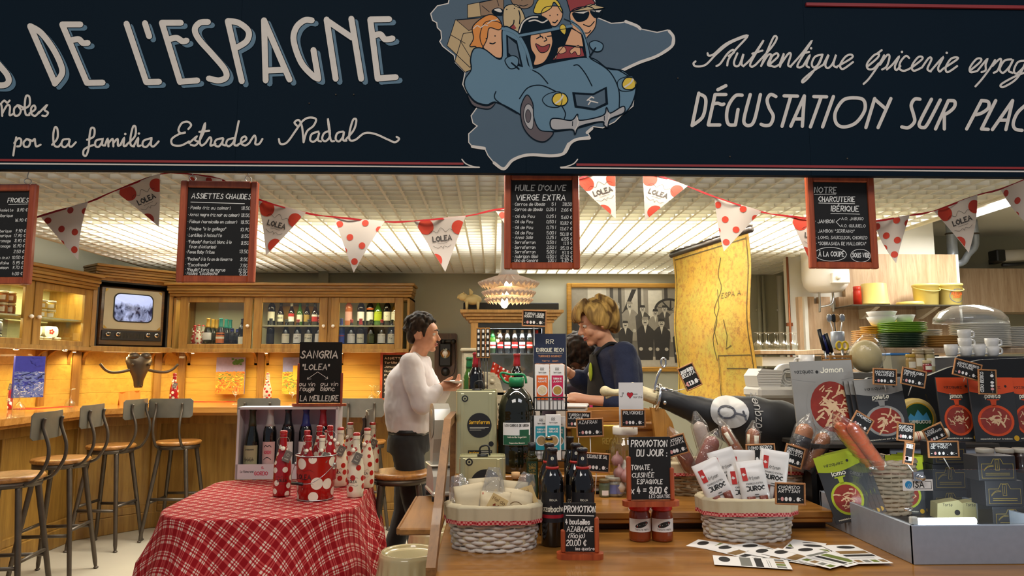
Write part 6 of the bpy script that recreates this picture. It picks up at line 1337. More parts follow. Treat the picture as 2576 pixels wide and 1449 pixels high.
def outline(t, r=.3):
 """rounded rectangle boundary and its outward normal, t in 0..1 starting at the front right corner going round clockwise seen from above"""
 hw, hd = TW / 2, TD / 2; segs = [(TW - 2 * r), r * pi / 2,(TD - r - .1),.1 * pi / 2,(TW - .2),.1 * pi / 2,(TD - r - .1), r * pi / 2]; s = t * sum(segs)
 pts = [((hw - r, -hd),(-1,0), None), None]
 a = [((hw - r, -hd),(-1,0)),((-hw + r, -hd + r), r, -pi / 2),((-hw, -hd + r),(0,1)),((-hw + .1, hd - .1),.1, pi),((-hw + .1, hd),(1,0)),((hw - .1, hd - .1),.1, pi / 2),((hw, hd - .1),(0,-1)),((hw - r, -hd + r), r, 0)]
 for L, q in zip(segs, a):
  if s <= L + 1e-9:
   if len(q) == 2: (x, y),(dx, dy) = q; return (x + dx * s, y + dy * s),(dy * -1 if dx == 0 else 0,0) if False else ({(-1,0): (0,-1),(0,1): (-1,0),(1,0): (0,1),(0,-1): (1,0)}[(dx, dy)])
   (x, y), rr, a0 = q; an_ = a0 - s / rr; return (x + rr * cos(an_), y + rr * sin(an_)),(cos(an_), sin(an_))
  s -= L
 return (hw - r, -hd),(0,-1)
ROT = rad(4); CR_ = 34.0
cl = G(); N, K = 240,26; HC_ = .98
def cl_pt(u, v):
 (x, y),(nx, ny) = outline(u % 1)
 if v <= .3: q = v / .3; return (x * q, y * q, TZ + .004),(x * q, y * q)
 hem = max(.22, min(.52, HC_ / max(abs(nx * .8 + ny * .6), abs(nx * -.6 + ny * .8)) - .62)); d = (v - .3) / .7 * hem; a = u * 2 * pi
 if d < .012: bx = d * .9; dz = d * .3
 else: bx = .011 + .0; dz = d - .008
 k = min(1, max(0, d - .01) / .22); fold = (.022 * sin(a * 11 + .6) + .014 * sin(a * 7.3) + .008 * sin(a * 23)) * k ** 1.3; o = bx + .05 * k * d / .3 + .02 * k + fold
 return (x + nx * o, y + ny * o, TZ + .004 - dz),(x + nx * d * 1.0, y + ny * d * 1.0)
cl.grid(lambda u, v: cl_pt(u, v)[0], N, 64, True, uvf=lambda u, v: (lambda p: ((p[0] * cos(.62) - p[1] * sin(.62)) * 16,(p[0] * sin(.62) + p[1] * cos(.62)) * 16))(cl_pt(u, v)[1]))
o = solo('tablecloth', cl, m, 'red and white checked cloth draped over the round-cornered table', 'tablecloth', (TX, TY, 0), ROT)
t = thing('display_table', 'round-cornered table hidden under the checked cloth', 'table', (TX, TY, 0), ROT); g = G(); g.prism([outline(k / 60)[0] for k in range(60)], TZ - .03, TZ + .001, lambda u, v, d: (u * .995, v * .995, d)); g.build('tabletop', BARWOOD, t)
for sx in (-1,1):
 for sy in (-1,1): g = G(); g.box((sx * .3, sy * .4,.36),(.05,.05,.72),.004); g.build('leg', BARWOOD, t)
TT = TZ + .006
def on(px, py): q = PZ(px, py, TT); return (q.x, q.y, TT)
# white presentation carton with five bottles
CARD = mat('carton_white', '#d9d0cf', .6, var=.03); CARDI = mat('carton_inside', '#c4bcc0', .65, var=.04); PINKP = mat('pink_print', '#cf4f62', .6, var=.03)
c0 = on(592,1206); Yc = c0[1]; sc_ = Yc / FPX; cw, chh = 243 * sc_, (1206 - 1035) * sc_ * 1.01; cd = .13; ct = thing('wine_carton', 'white open-fronted carton holding five wine bottles, on the checked table', 'carton', (c0[0] + cw / 2, Yc, TT), rad(1)); g = G(); th = .004
lip = (1206 - 1170) * sc_
for (c, d, k) in (((0, cd, chh / 2),(cw, th, chh),1),((-cw / 2, cd / 2, chh / 2),(th, cd, chh),0),((cw / 2, cd / 2, chh / 2),(th, cd, chh),0),((0, cd / 2, chh),(cw + .004, cd + .004, th),0),((0,0, lip / 2),(cw, th, lip),0),((0, cd / 2,.003),(cw, cd, th),0),((-cw / 2 + .006,0, chh / 2),(.012, th, chh),0),((cw / 2 - .006,0, chh / 2),(.012, th, chh),0),((0,0, chh - .006),(cw, th, .012),0)): g.mat(k); g.box(c, d)
g.mat(2); mp = front(0,-.0028); g.ribbon(letters('La Maimorena', -cw * .45, lip * .45,.013, width=.075),.0014, mp); g.mat(3); g.ribbon(letters('EL', -cw * .24, lip * .72,.01),.0024, mp); g.ribbon(letters('GORDO', -cw * .31, lip * .28,.02, width=.075),.0042, mp); g.mat(2); g.ribbon([smooth([(-.115 + .004 * k, cd) for k in range(2)], 2)] if False else [[(.0, chh * .62),(.02, chh * .62)]], .001, front(0, cd - .003))
g.build('carton', [CARD, CARDI, INK, PINKP], ct)
for i, (px, gm, cap, lb, l, pr) in enumerate(((632, DKGLASS, CAP['black'], mat('label_sage', '#a9a47c', .6), 'bottle with an olive neck and a sage fish-bone label, first in the white carton', burg_profile(.29,.038)),(677, BLKGLASS, CAP['silver'], mat('label_blush', '#d9b3ad', .6), 'silver-necked bottle with a pink moustache label, second in the white carton', wine_profile(.29,.034)),(722, BLKGLASS, CAP['black'], LBLW, 'black-necked bottle with a bowler-hat label, third in the white carton', wine_profile(.29,.034)),(767, BLKGLASS, CAP['blue'], LBLW, 'blue-necked bottle, fourth in the white carton', wine_profile(.29,.034)),(810, BLKGLASS, CAP['red'], LBLC, 'red-necked bottle, last in the white carton', wine_profile(.29,.034)))):
 x = P(px, 1150, Yc + .06).x; bt = make_bottle('wine_bottle', l, 'bottle', (x, Yc + .06, TT + .006), pr, gm, cap if i else mat('capsule_olive', '#3a3a22', .4),.075,(lb, .045,.135 if i == 0 else .15,1.15), group=None)
 kz = (chh - .016) / .29; bt.scale = (1.14,1.14, kz); f = prof(pr); g = G(); mp = wrap(f, .0014)
 if i == 0: g.ribbon([[(-.025 + k * .001,.075 + .004 * sin(k * .9)) for k in range(50)], [(-.03,.075),(-.02,.085),(-.012,.075),(-.02,.066),(-.03,.075)]] + [[(x_, .066),(x_ + .004,.075),(x_, .085)] for x_ in (-.005,.002,.009,.016)], .0012, mp); g.ribbon(letters('La Maimorena', 0,.115,.006, width=.045, align='c'),.0009, mp)
 elif i == 1: g.mat(1); g.ribbon(letters('GORDO', 0,.10,.012, width=.035, align='c'),.0026, mp); g.mat(0); g.ribbon([smooth([(-.018,.128),(-.009,.135),(0,.13),(.009,.135),(.018,.128)], 4), smooth([(-.018,.075),(0,.085),(.018,.075)], 4)], .003, mp)
 elif i == 2: disc(g, mp, 0,.125,.011); g.ribbon([[(-.018,.115),(.018,.115)]], .004, mp)
 if i < 3: g.build('label_print', [INK, PINKP], bt)
# chalkboard easel standing on the carton
def easel(label, cx, base_y, Y, zb, sw, shh, lines, bw, rz=0, post=(.35,.5), name='chalkboard_stand'):
 """slate in a low red wooden stand: base bar with two posts"""
 t = thing(name, label, 'chalkboard', (P(cx, base_y, Y).x, Y, zb), rz); g = G(); g.prism([(x, y) for x, y in rrect(bw, .05,.022)], 0,.016, lambda u, v, d: (u, v, d)); g.build('base', REDWOOD, t)
 for s, hh in zip((-1,1), post): g = G(); g.box((s * (sw / 2 + .002),0,.016 + shh * hh / 2),(.013,.018, shh * hh),.003); g.build('post', REDWOOD, t)
 g = G(); g.box((0,0,.018 + shh / 2),(sw, .005, shh),.0008); g.build('slate', SLATE, t); g = G()
 for (tx, fx, fy, sz, wd, al) in lines: g.ribbon(letters(tx, -sw / 2 + fx * sw, .018 + shh * (1 - fy), sz * shh, .1,.25, width=wd * sw if wd else None, align=al), sz * shh * .17, front(0,-.0034))
 return t, g, sw, shh
Ys = Yc + .05; k = Ys / FPX
t, g, sw, sh_ = easel('chalkboard stand headed SANGRIA, standing on the white carton', 803,1030, Ys, TT + chh + .004,104 * k, 150 * k, [('SANGRIA', .03,.26,.115,.86, 'l'),('"LOLEA"', .08,.455,.09,.62, 'l'),('au vin', .02,.72,.06,.36, 'l'),('au vin', .52,.72,.06,.4, 'l'),('rouge', .04,.80,.07,.32, 'l'),('blanc', .52,.80,.07,.32, 'l'),('LA MEILLEURE', .05,.965,.085,.88, 'l')], 132 * k, rad(3),(.66,.5))
u = lambda a, b_: (-sw / 2 + a * sw, .018 + sh_ * (1 - b_)); g.ribbon([[u(.2,.61), u(.44,.49), u(.68,.60)], [u(.2,.61), u(.29,.605)], [u(.2,.61), u(.22,.575)], [u(.68,.60), u(.62,.61)], [u(.68,.60), u(.67,.57)]], .0028, front(0,-.0034)); g.build('chalk_writing', CHALK, t)
# spotted bucket and bottles
bx, by, _ = on(782,1262); by += .085; bk_ = thing('metal_bucket', 'red tin bucket with big cream spots, full of swing-top bottles', 'bucket', (bx, by, TT), rad(-6)); BP = [(.083,.0),(.086,.003),(.092,.10),(.098,.205),(.100,.212)]; f = prof(BP)
g = G(); g.lathe(BP + [(.0985,.213),(.0965,.205),(.09,.1),(.084,.008),(.0001,.008)], 40); g.f = [q for q in g.f]; g.build('shell', LOLRED2, bk_)
g = G()
for a, z, r in ((-.45,.178,.027),(.16,.20,.02),(.4,.085,.029),(.99,.08,.026),(.22,.022,.024),(-1.05,.07,.026),(-1.1,.19,.022),(1.25,.185,.024),(-.98,.018,.02),(1.5,.04,.02),(2.2,.12,.028),(3.0,.16,.028),(3.6,.06,.028),(4.3,.17,.027)):
 mp = wrap(f, .0006, a); zz = lambda mp: lambda u, v: mp(u, min(max(v, .004),.208)); disc(g, zz(mp),0, z, r, 20)
g.mat(1); g.ribbon(letters('LOLEA', -.078,.105,.022, width=.085),.0036, wrap(f, .0012)); g.ribbon([smooth([(-.085,.148),(-.06,.155),(-.03,.143),(0,.15),(.02,.14)], 4), smooth([(-.07,.085),(-.04,.078),(-.01,.086),(.02,.08)], 4)], .001, wrap(f, .0012)); g.build('printed_dots', [DOTC, INK], bk_)
g = G(); g.tube([(.1 * cos(2 * pi * k / 32),.1 * sin(2 * pi * k / 32),.213) for k in range(32)], .003,6, True); g.tube([(.086 * cos(2 * pi * k / 32),.086 * sin(2 * pi * k / 32),.003) for k in range(32)], .003,6, True); g.build('rim', STEEL, bk_)
g = G(); hz = [(-.1,-.02,.165),(-.102,-.06,.12),(-.075,-.10,.085),(-.03,-.118,.088),(.02,-.115,.092),(.07,-.095,.125),(.097,-.03,.165)]; g.tube(smooth(hz, 5),.0018,6); [g.ball((s * .098,-.018,.168),.009,10,8) for s in (-1,1)]; g.build('bail_handle', STEEL, bk_); g = G(); g.tube([(-.082,-.098,.088),(-.022,-.121,.088)], .008,10); g.build('grip', BLACK, bk_)
for i, (dx, dy, dz, red, tg, l) in enumerate(((-.03,-.045,.035, True, False, 'front red bottle standing in the spotted bucket'),(.035,-.04,.035, False, True, 'cream bottle with a grey tag at the front of the spotted bucket'),(-.055,.02,.055, True, False, 'red bottle at the left of the spotted bucket'),(.0,.045,.075, True, False, 'tallest red bottle at the back of the spotted bucket'),(.045,.03,.055, False, False, 'cream and red topped bottle in the middle of the spotted bucket'),(.065,-.005,.08, True, False, 'red bottle at the right of the spotted bucket'))):
 swing_bottle('swing_top_bottle', l, (bx + dx, by + dy, TT + .012 + dz), red, .2 * i, 40 + i, tg, sc=.92)
x, y, z = on(703,1250); swing_bottle('swing_top_bottle', 'red spotted swing-top bottle standing left of the bucket on the checked cloth', (x, y + .035, z), True, .25,61, True, sc=1.13)
for (px, py, l, tg, s) in ((890,1252, 'front cream spotted bottle on the checked cloth, right of the bucket', True, 62),(850,1225, 'cream spotted bottle half hidden behind the front one, with a dark tag', True, 63),(918,1228, 'cream spotted bottle at the right of the table group', False, 64),(875,1200, 'cream spotted bottle at the back of the table group', False, 65),(932,1200, 'rearmost right cream spotted bottle, near the stool', True, 66)):
 x, y, z = on(px, py); swing_bottle('swing_top_bottle', l, (x, y + .035, z), False, rad(-12), s, tg, sc=1.1)
# cream bottle-cap stools on the floor
CAPM = mat('cap_enamel', '#cdbf92', .12, var=.04, coat=.8)
def capstool(label, loc, r=.2, h=.40):
 g = G(); N = 84
 def fn(u, v):
  a = 2 * pi * u; w = abs(cos(a * 10.5)) ** .7; rings = [(.0, h - .014,0),(.80, h - .014,0),(.84, h - .002,0),(.93, h, 0),(1.0, h - .015,.0),(1.03, h - .05,.6),(1.08, h - .10,1.8),(1.15, h - .17,2.6)]; i = min(int(v * 7),6); q = v * 7 - i; A, B = rings[i], rings[i + 1]; rr, zz_, k = [A[j] + (B[j] - A[j]) * q for j in range(3)]; rr = rr * r * (1 - .05 * k * (1 - w)); return (rr * cos(a), rr * sin(a), zz_)
 g.grid(fn, N, 28, True); t = thing('bottle_cap_stool', label, 'stool', loc, 0, 'bottle cap stools'); g.build('seat', CAPM, t); g = G(); g.lathe([(r * .5,0),(r * .5,.01),(r * .08,.03),(r * .08, h - .1),(r * .5, h - .03)], 24); g.build('pedestal', BLACK, t); return t
q = PZ(1030,1385,.55); capstool('shiny cream bottle-cap stool at the foot of the wooden shelf, nearer one', (q.x, q.y, 0),.14,.55)
q = PZ(1085,1330,.52); capstool('second cream bottle-cap stool, tucked under the wooden shelf', (q.x, q.y, 0),.12,.52)
# ================================================================ front counter, steps and everything on them
KZ, AZ, BZ = .85,.915,.985
ON = lambda px, py, z=KZ: (lambda q: (q.x, q.y, z))(PZ(px, py, z))
g = G(); g.box((1.0,2.36, KZ - .02),(2.33,1.3,.04),.006); fx = 1.0
t = thing('front_counter', 'honey wood counter along the front with a moulded edge', 'counter', (0,0,0)); g.build('top', CWOOD, t)
g = G(); g.box((1.0,1.735, KZ - .012),(2.36,.03,.024),.006); g.box((1.0,1.74, KZ - .045),(2.34,.02,.03),.006); g.build('moulding', CWOOD, t); g = G(); g.box((1.0,1.80,.40),(2.25,.04,.8)); g.box((-.13,2.4,.40),(.03,1.15,.8)); g.build('front_panel', CWOOD, t)
# side cheek with a sloping front edge, left shelf, the two steps
g = G(); g.prism([(1.93, KZ),(1.99, KZ),(2.60,1.185),(2.96,1.185),(2.96, KZ + .06),(2.9, KZ),(2.99, KZ),(2.99,1.215),(2.575,1.215),(1.93, KZ + .022)], -.176,-.150, lambda u, v, d: (d, u, v)); solo('shelf_cheek', g, wood('cheek_wood', '#8f6232', '#6b4520', 1,.9,.5, False, .05), 'sloping wooden side board at the left end of the display steps', 'board')
g = G(); g.box((-.25,2.80, KZ - .012),(.145,.62,.024),.005); g.box((-.325,2.80, KZ - .012),(.012,.60,.026),.004); solo('side_shelf', g, CWOODY, 'small wooden shelf left of the side board carrying the old scale', 'shelf')
def step(label, y0, y1, z, z0, x0, x1):
 t = thing('display_step', label, 'shelf', (0,0,0),0, None); g = G(); g.box(((x0 + x1) / 2,(y0 + y1) / 2, z - .0125),(x1 - x0, y1 - y0,.025),.004); g.box(((x0 + x1) / 2, y0 + .012, z - .032),(x1 - x0,.012,.016),.003); g.build('board', CWOOD, t); g = G(); g.box(((x0 + x1) / 2, y0 + .06,(z + z0) / 2 - .012),(x1 - x0 - .01,.015, z - z0 - .025)); g.build('riser', wood('riser_wood', '#6b4520', '#4a2c12', 0,.8,.5, False, 0), t)
step('lower wooden display step carrying baskets and bottles', 2.42,2.755, AZ, KZ, -.148,1.16); step('upper wooden display step below the service counter', 2.757,2.965, BZ, KZ, -.148,1.16)
# old shop scale seen from its side
x, y, z = ON(1112,1258); SILV = mat('scale_silver', '#c9c4b8', .25,.45, var=.06); t = thing('shop_scale', 'old silver shop scale with a tall dial head, on the small side shelf', 'scale', (x - .018, y + .06, KZ), rad(14)); g = G()
g.prism([(-.10,.03),(.10,.03),(.10,.05),(.07,.12),(.05,.135),(-.05,.135),(-.09,.10)], -.04,.04, lambda u, v, d: (d, u, v)); g.box((0,0,.03),(.09,.21,.02),.006); g.build('base', SILV, t)
g = G(); g.prism([(-.03,.12),(.035,.12),(.04,.2),(.075,.26),(.08,.34),(.065,.375),(.03,.395),(-.02,.395),(-.06,.375),(-.075,.33),(-.06,.25),(-.035,.19)], -.034,.034, lambda u, v, d: (d, u, v)); g.build('dial_head', SILV, t)
g = G(); g.at((-.036,.0,.31),(0, rad(-90),0)); g.lathe([(.0001,.001),(.058,.001),(.062,.0)], 24); g.build('dial_glass', mat('dial_face', '#a8a08c', .15), t)
for sx in (-1,1):
 for sy in (-1,1): g = G(); g.cyl((sx * .03, sy * .08,0),(sx * .03, sy * .08,.022),.014, n=12); g.build('foot', BLACK, t)
g = G(); g.box((0,.0,.141),(.10,.14,.008),.003); g.build('pan', SILV, t)
# oil cans
TIN = mat('oil_tin', '#cbc69a', .3,.6, var=.05, vs=5)
def can(label, loc, w, d, h, rz=0):
 t = thing('oil_can', label, 'can', loc, rz); R_ = rrect(w, d, .02,5); g = G(); prf = [(.985,0),(1,.004),(1, h - .006),(.985, h - .004),(.985, h),(.96, h),(.955, h - .005)]; n = len(R_); vs = [(x * k, y * k, z) for k, z in prf for x, y in R_]; fs = [(j * n + i, j * n + (i + 1) % n, (j + 1) * n + (i + 1) % n, (j + 1) * n + i) for j in range(len(prf) - 1) for i in range(n)] + [[(len(prf) - 1) * n + i for i in range(n)], list(range(n))[::-1]]; g.add(vs, fs);
 for s in (-1,1): g.box((s * w * .34,-d / 2, h * .5),(.012,.003, h * .92),.0012)
 g.build('body', TIN, t); g = G(); y = -d / 2 - .0022; cy = h * (.58 if h > .25 else .42); r = .048 if h > .25 else .055
 g.flat(circle(.012, cy, r, n=40), front(0, y)); g.mat(1); g.ribbon(letters('Serraferran', .012, cy + .006,.0125, width=r * 1.65, align='c'),.0024, front(0, y - .0006)); g.mat(2)
 for k in range(3): g.ribbon([[(.012 - r * .78, cy - .008 - k * .005),(.012 + r * (.75 - .3 * k), cy - .008 - k * .005)]], .0012, front(0, y - .0006))
 g.mat(0); g.flat(circle(-w * .28, h * .9,.013, n=20), front(0, y)); g.mat(3); g.flat(circle(-w * .28, h * .9,.008, n=16), front(0, y - .0004)); g.mat(0); g.flat(circle(-w * .28, h * .9,.004, n=12), front(0, y - .0008)); g.flat(circle(w * .36, h * .36 if h > .25 else h * .3,.01, n=16), front(0, y))
 if h > .25:
  g.flat([(-.032, h * .16),(.062, h * .16),(.062, h * .285),(-.032, h * .285)], front(0, y)); g.mat(1); g.ribbon(letters('Serraferran', -.028, h * .25,.006, width=.04),.0012, front(0, y - .0006)); g.mat(2)
  for k in range(5): g.ribbon([[(-.028, h * .235 - k * .005),(.01, h * .235 - k * .005)], [(.02, h * .27 - k * .006),(.058, h * .27 - k * .006)]], .0011, front(0, y - .0006))
 g.build('print', [LBLK, GOLDINK, LBLC, TIN], t); g = G(); g.tube(smooth([(-.01,0, h - .004),(-.008,0, h + .028),(.02,-.004, h + .034),(.026,-.006, h + .0)], 4),.0035,6); g.lathe([(.02, h - .006),(.02, h + .004),(.0001, h + .004)], 16); g.build('spout', BLACK, t); return t
xx = lambda px, Y, py=1100: P(px, py, Y).x
can('tall five litre oil can with a black round label, on the upper step', (xx(1199,2.86),2.86, BZ),.162,.13,.325); can('short oil can with a black round label, on the lower step behind the flour basket', (xx(1214,2.62,1180),2.60, AZ),.166,.11,.167)
# five litre jug
JP = [(.06,0),(.072,.008),(.074,.05),(.071,.06),(.074,.07),(.074,.10),(.072,.105),(.074,.11),(.074,.20),(.071,.205),(.074,.215),(.071,.225),(.073,.235),(.070,.265),(.058,.30),(.038,.325),(.028,.333),(.027,.345)]
t = thing('oil_jug', 'big dark plastic oil jug with a green cap and looped handle', 'jug', (xx(1299,2.86),2.86, BZ)); g = G(); g.lathe(JP, 30); g.build('body', bottle_glass('dark_oil', '#14150a'), t); g = G(); g.lathe([(.031,.338),(.031,.372),(.026,.375),(.0001,.375)], 22); g.tube(smooth([(-.03,0,.35),(-.05,0,.36),(-.064,0,.385),(-.055,0,.393),(-.02,0,.386),(.03,0,.385),(.04,0,.35)], 4),.005,8); g.build('green_cap', mat('cap_green', '#1c7a48', .35), t)
g = G(); f = prof(JP); patch(g, wrap(f, .001),-.06,.058,.112,.198,14,2); g.mat(1); patch(g, wrap(f, .0016),-.058,.056,.113,.15,14,2); patch(g, wrap(f, .0016),.01,.05,.15,.172,6,2); g.mat(2); g.ribbon(letters('LOS CERROS DE UBEDA', 0,.184,.009, width=.1, align='c'),.0016, wrap(f, .002)); g.mat(3); g.ribbon(letters('Aceite de Oliva Virgen Extra', .0,.14,.006, width=.075, align='c'),.0011, wrap(f, .0024)); g.ribbon(letters('Cooperativa Olivarera', .0,.118,.005, width=.06, align='c'),.0011, wrap(f, .0024)); g.build('paper_label', [LBLW, mat('label_green', '#1f5a3c', .5), INK, LBLC], t)
# turron stand
TY_ = 2.80; k = TY_ / FPX; t = thing('turron_stand', 'black wire stand with a navy header card above pale slim boxes', 'display stand', (xx(1387, TY_), TY_ + .05, BZ)); zz = lambda py: P(1387, py, TY_).z - BZ; w = 82 * k; g = G()
for s in (-1,1): g.tube([(s * w / 2,0,0),(s * w / 2,0, zz(838))], .0035,8); g.tube([(s * w / 2,-.05,.004),(s * w / 2,.06,.004)], .0035,8)
for (za, zb2) in ((zz(1000), zz(1032)),(zz(1134), zz(1160))):
 for z in (za, zb2): g.tube([(-w / 2,0, z),(-w / 2,-.045, z),(w / 2,-.045, z),(w / 2,0, z)], .0028,6)
 for j in range(8): x = -w / 2 + w * (j + .5) / 8; g.tube([(x, -.045, za),(x, -.045, zb2),(x, 0, zb2)], .0018,5)
g.build('wire_frame', BLACK, t); g = G(); g.box((0,-.004,(zz(838) + zz(914)) / 2),(w, .004, zz(838) - zz(914))); g.mat(1); c = lambda py: zz(py); mp = front(0,-.0068); g.ribbon(letters('RR', 0, c(864),.017, width=.03, align='c'),.0022, mp); g.ribbon(letters('ENRIQUE RECH', 0, c(884),.014, width=w * .84, align='c'),.0022, mp); g.ribbon([[(-w * .4, c(888)),(w * .4, c(888))]], .001, mp); g.mat(2); g.ribbon(letters('TURRONES GOURMET', 0, c(898),.007, width=w * .72, align='c'),.0012, mp); g.ribbon(letters('Tierra   Spain', 0, c(909),.005, width=w * .5, align='c'),.0009, mp); g.build('header_card', [mat('header_navy', '#16213a', .5), LBLC, mat('print_copper', '#c98a5a', .5)], t)
def tbox(label, px, y0, y1, col, dy=0, wpx=35, txt='ALICANTE', nut='#d8c49a'):
 t_ = thing('turron_box', label, 'box', (xx(px, TY_ - .03), TY_ + .028 + dy, P(px, y1, TY_).z)); h = P(px, y0, TY_).z - P(px, y1, TY_).z; w_ = wpx * k; g = G(); g.box((0,0, h / 2),(w_, .018, h),.001); g.build('carton', LBLW, t_); mc = mat('box_' + col[1:], col, .5); g = G(); mp = front(0,-.0096); g.flat([(-w_ * .4, h * .22),(w_ * .4, h * .22),(w_ * .4, h * .76),(-w_ * .4, h * .76)], mp); g.mat(1); q = front(0,-.01); g.ribbon(letters('TURRON DE', 0, h * .67, h * .035, align='c', width=w_ * .6),.0014, q); g.ribbon(letters(txt, 0, h * .61, h * .035, align='c', width=w_ * .6),.0014, q); g.flat(circle(0, h * .43, w_ * .36, n=24), q); g.mat(2); g.flat(circle(0, h * .43, w_ * .29, n=24), front(0,-.0103)); g.mat(3); g.ribbon(letters('RR', 0, h * .87, h * .06, align='c'),.0012, q); g.ribbon(letters('Tierra Spain', 0, h * .81, h * .025, align='c', width=w_ * .55),.0008, q); g.build('print', [mc, LBLW, mat('nut_' + nut[1:], nut, .6, var=.3, vs=160), INK], t_); return t_
tbox('orange and white turron box in the upper rack of the wire stand', 1367,917,1032, '#e0641c', 0,36, 'ALICANTE', '#d8c49a'); tbox('crimson and white turron box in the upper rack of the wire stand', 1406,917,1032, '#c01a4c', 0,36, 'JIJONA', '#b08a3a')
tbox('teal turron box at the left of the lower rack', 1364,1047,1158, '#2a9aa8', .004,36, 'GUIRLACHE', '#a88a5a'); tbox('teal turron box at the front of the lower rack', 1394,1043,1158, '#2a9aa8', -.017,38, 'GUIRLACHE', '#a88a5a'); tbox('teal turron box at the right of the lower rack', 1410,1050,1158, '#2a9aa8', .021,34, 'GUIRLACHE', '#a88a5a')
# price slates on clips
TAGW = wood('tag_frame', '#bb8350', '#a06a3c', 0,3,.5, False, 0,0)
def tag_slate(label, px, py, Y, wpx, hpx, lines, rot=0, yaw=0, stick=None, price='1 8 9,50€', tz=None):
 c = P(px, py, Y); k = Y / FPX; w, h = wpx * k, hpx * k; t_ = thing('price_slate', label, 'price tag', c, 0, 'small framed price slates' if False else None, (0, rad(rot), rad(yaw))); f = .0052; g = G()
 for s in (-1,1): g.box((s * (w - f) / 2,0,0),(f, .006, h),.0012); g.box((0,0, s * (h - f) / 2),(w - 2 * f, .006, f),.0012)
 g.build('frame', TAGW, t_); g = G(); g.box((0,.001,0),(w - f, .003, h - f)); g.build('slate', SLATE, t_); g = G(); mp = front(0,-.0012); n = len(lines)
 for i, s in enumerate(lines): g.ribbon(letters(s, -w * .40, h * (.22 - .17 * i), h * (.17 if n == 1 else .13),.1,.25, width=min(w * .78, len(s) * h * .14)), h * .026, mp)
 g.mat(1)
 for j in range(5): g.mat(2 if j == 0 else 1); x = -w * .27 + j * w * .13; (disc(g, front(0,-.0013), x, -h * .24, h * .075,8, h * .10) if j != 3 else g.ribbon([[(x, -h * .31)]], h * .04, mp))
 g.mat(1); g.ribbon([smooth([(w * .33,-h * .19),(w * .28,-h * .24),(w * .33,-h * .3)], 3), [(-w * .4,-h * .25),(-w * .37,-h * .25)], [(w * .38,-h * .25),(w * .41,-h * .25)]], h * .025, mp); g.build('chalk_writing', [CHALK, PAPER, mat('price_pink', '#d99a94', .6)], t_)
 if stick: e = P(*stick[:2], Y + (stick[2] if len(stick) > 2 else .045)); e = t_.matrix_basis.inverted() @ e if False else (Euler((0, rad(rot), rad(yaw))).to_matrix().inverted() @ (Vector(e) - c)); g = G(); g.tube([(0,.004,-h * .45), e], .0016,6); g.build('pick', PAPER, t_)
 return t_
tag_slate('small slate reading TURRON on a tall pick above the navy header card', 1344,801,2.83,62,42, ['TURRON 300g', 'NOUGAT TENDRE'], 2,0,(1346,1000)); tag_slate('small slate reading TURRON 200g behind the AZAFRAN slate', 1456,1056,2.78,64,42, ['TURRON 200g', 'JIJONA'], 1,0,(1456,1182)); tag_slate('small slate reading AZAFRAN', 1484,1076,2.70,68,46, ['AZAFRAN'], -2,0,(1488,1205)); tag_slate('small slate reading ESCAMAS DE SAL', 1502,1164,2.62,64,48, ['ESCAMAS DE SAL'], 4,0,(1497,1252)); tag_slate('small slate reading POLVORONES above the big glass jar', 1593,1052,2.63,62,44, ['POLVORONES'], 0,0,(1593,1078))
q = P(1592,1036,2.63); k = 2.63 / FPX; t = thing('heart_card', 'white card with a red scribbled heart, standing behind the POLVORONES slate', 'card', (q.x, 2.66, AZ + .2605)); g = G(); w, h = 62 * k, 112 * k; g.box((0,0, h / 2),(w, .0012, h)); g.build('card', PAPER, t); g = G(); mp = front(0,-.001); g.flat([(-.004 + .0115 * (16 * sin(a) ** 3) / 16, h * .72 + .0115 * (13 * cos(a) - 5 * cos(2 * a) - 2 * cos(3 * a) - cos(4 * a)) / 14) for a in [2 * pi * j / 30 for j in range(30)]], mp); g.mat(1); g.ribbon([[(-.004 + .0115 * sin(a) ** 3, h * .72 + .0115 * (13 * cos(a) - 5 * cos(2 * a) - 2 * cos(3 * a) - cos(4 * a)) / 14) for a in [2 * pi * j / 30 for j in range(31)]]], .001, front(0,-.0014)); g.ribbon(letters("J'", -w * .44, h * .68,.016),.0018, mp); g.ribbon(letters('mon', .009, h * .72,.007),.0009, mp); g.ribbon(letters('marché', .009, h * .65,.008, width=.033),.0009, mp); g.build('print', [mat('heart_red', '#c8202c', .5, var=.3, vs=200), INK], t)
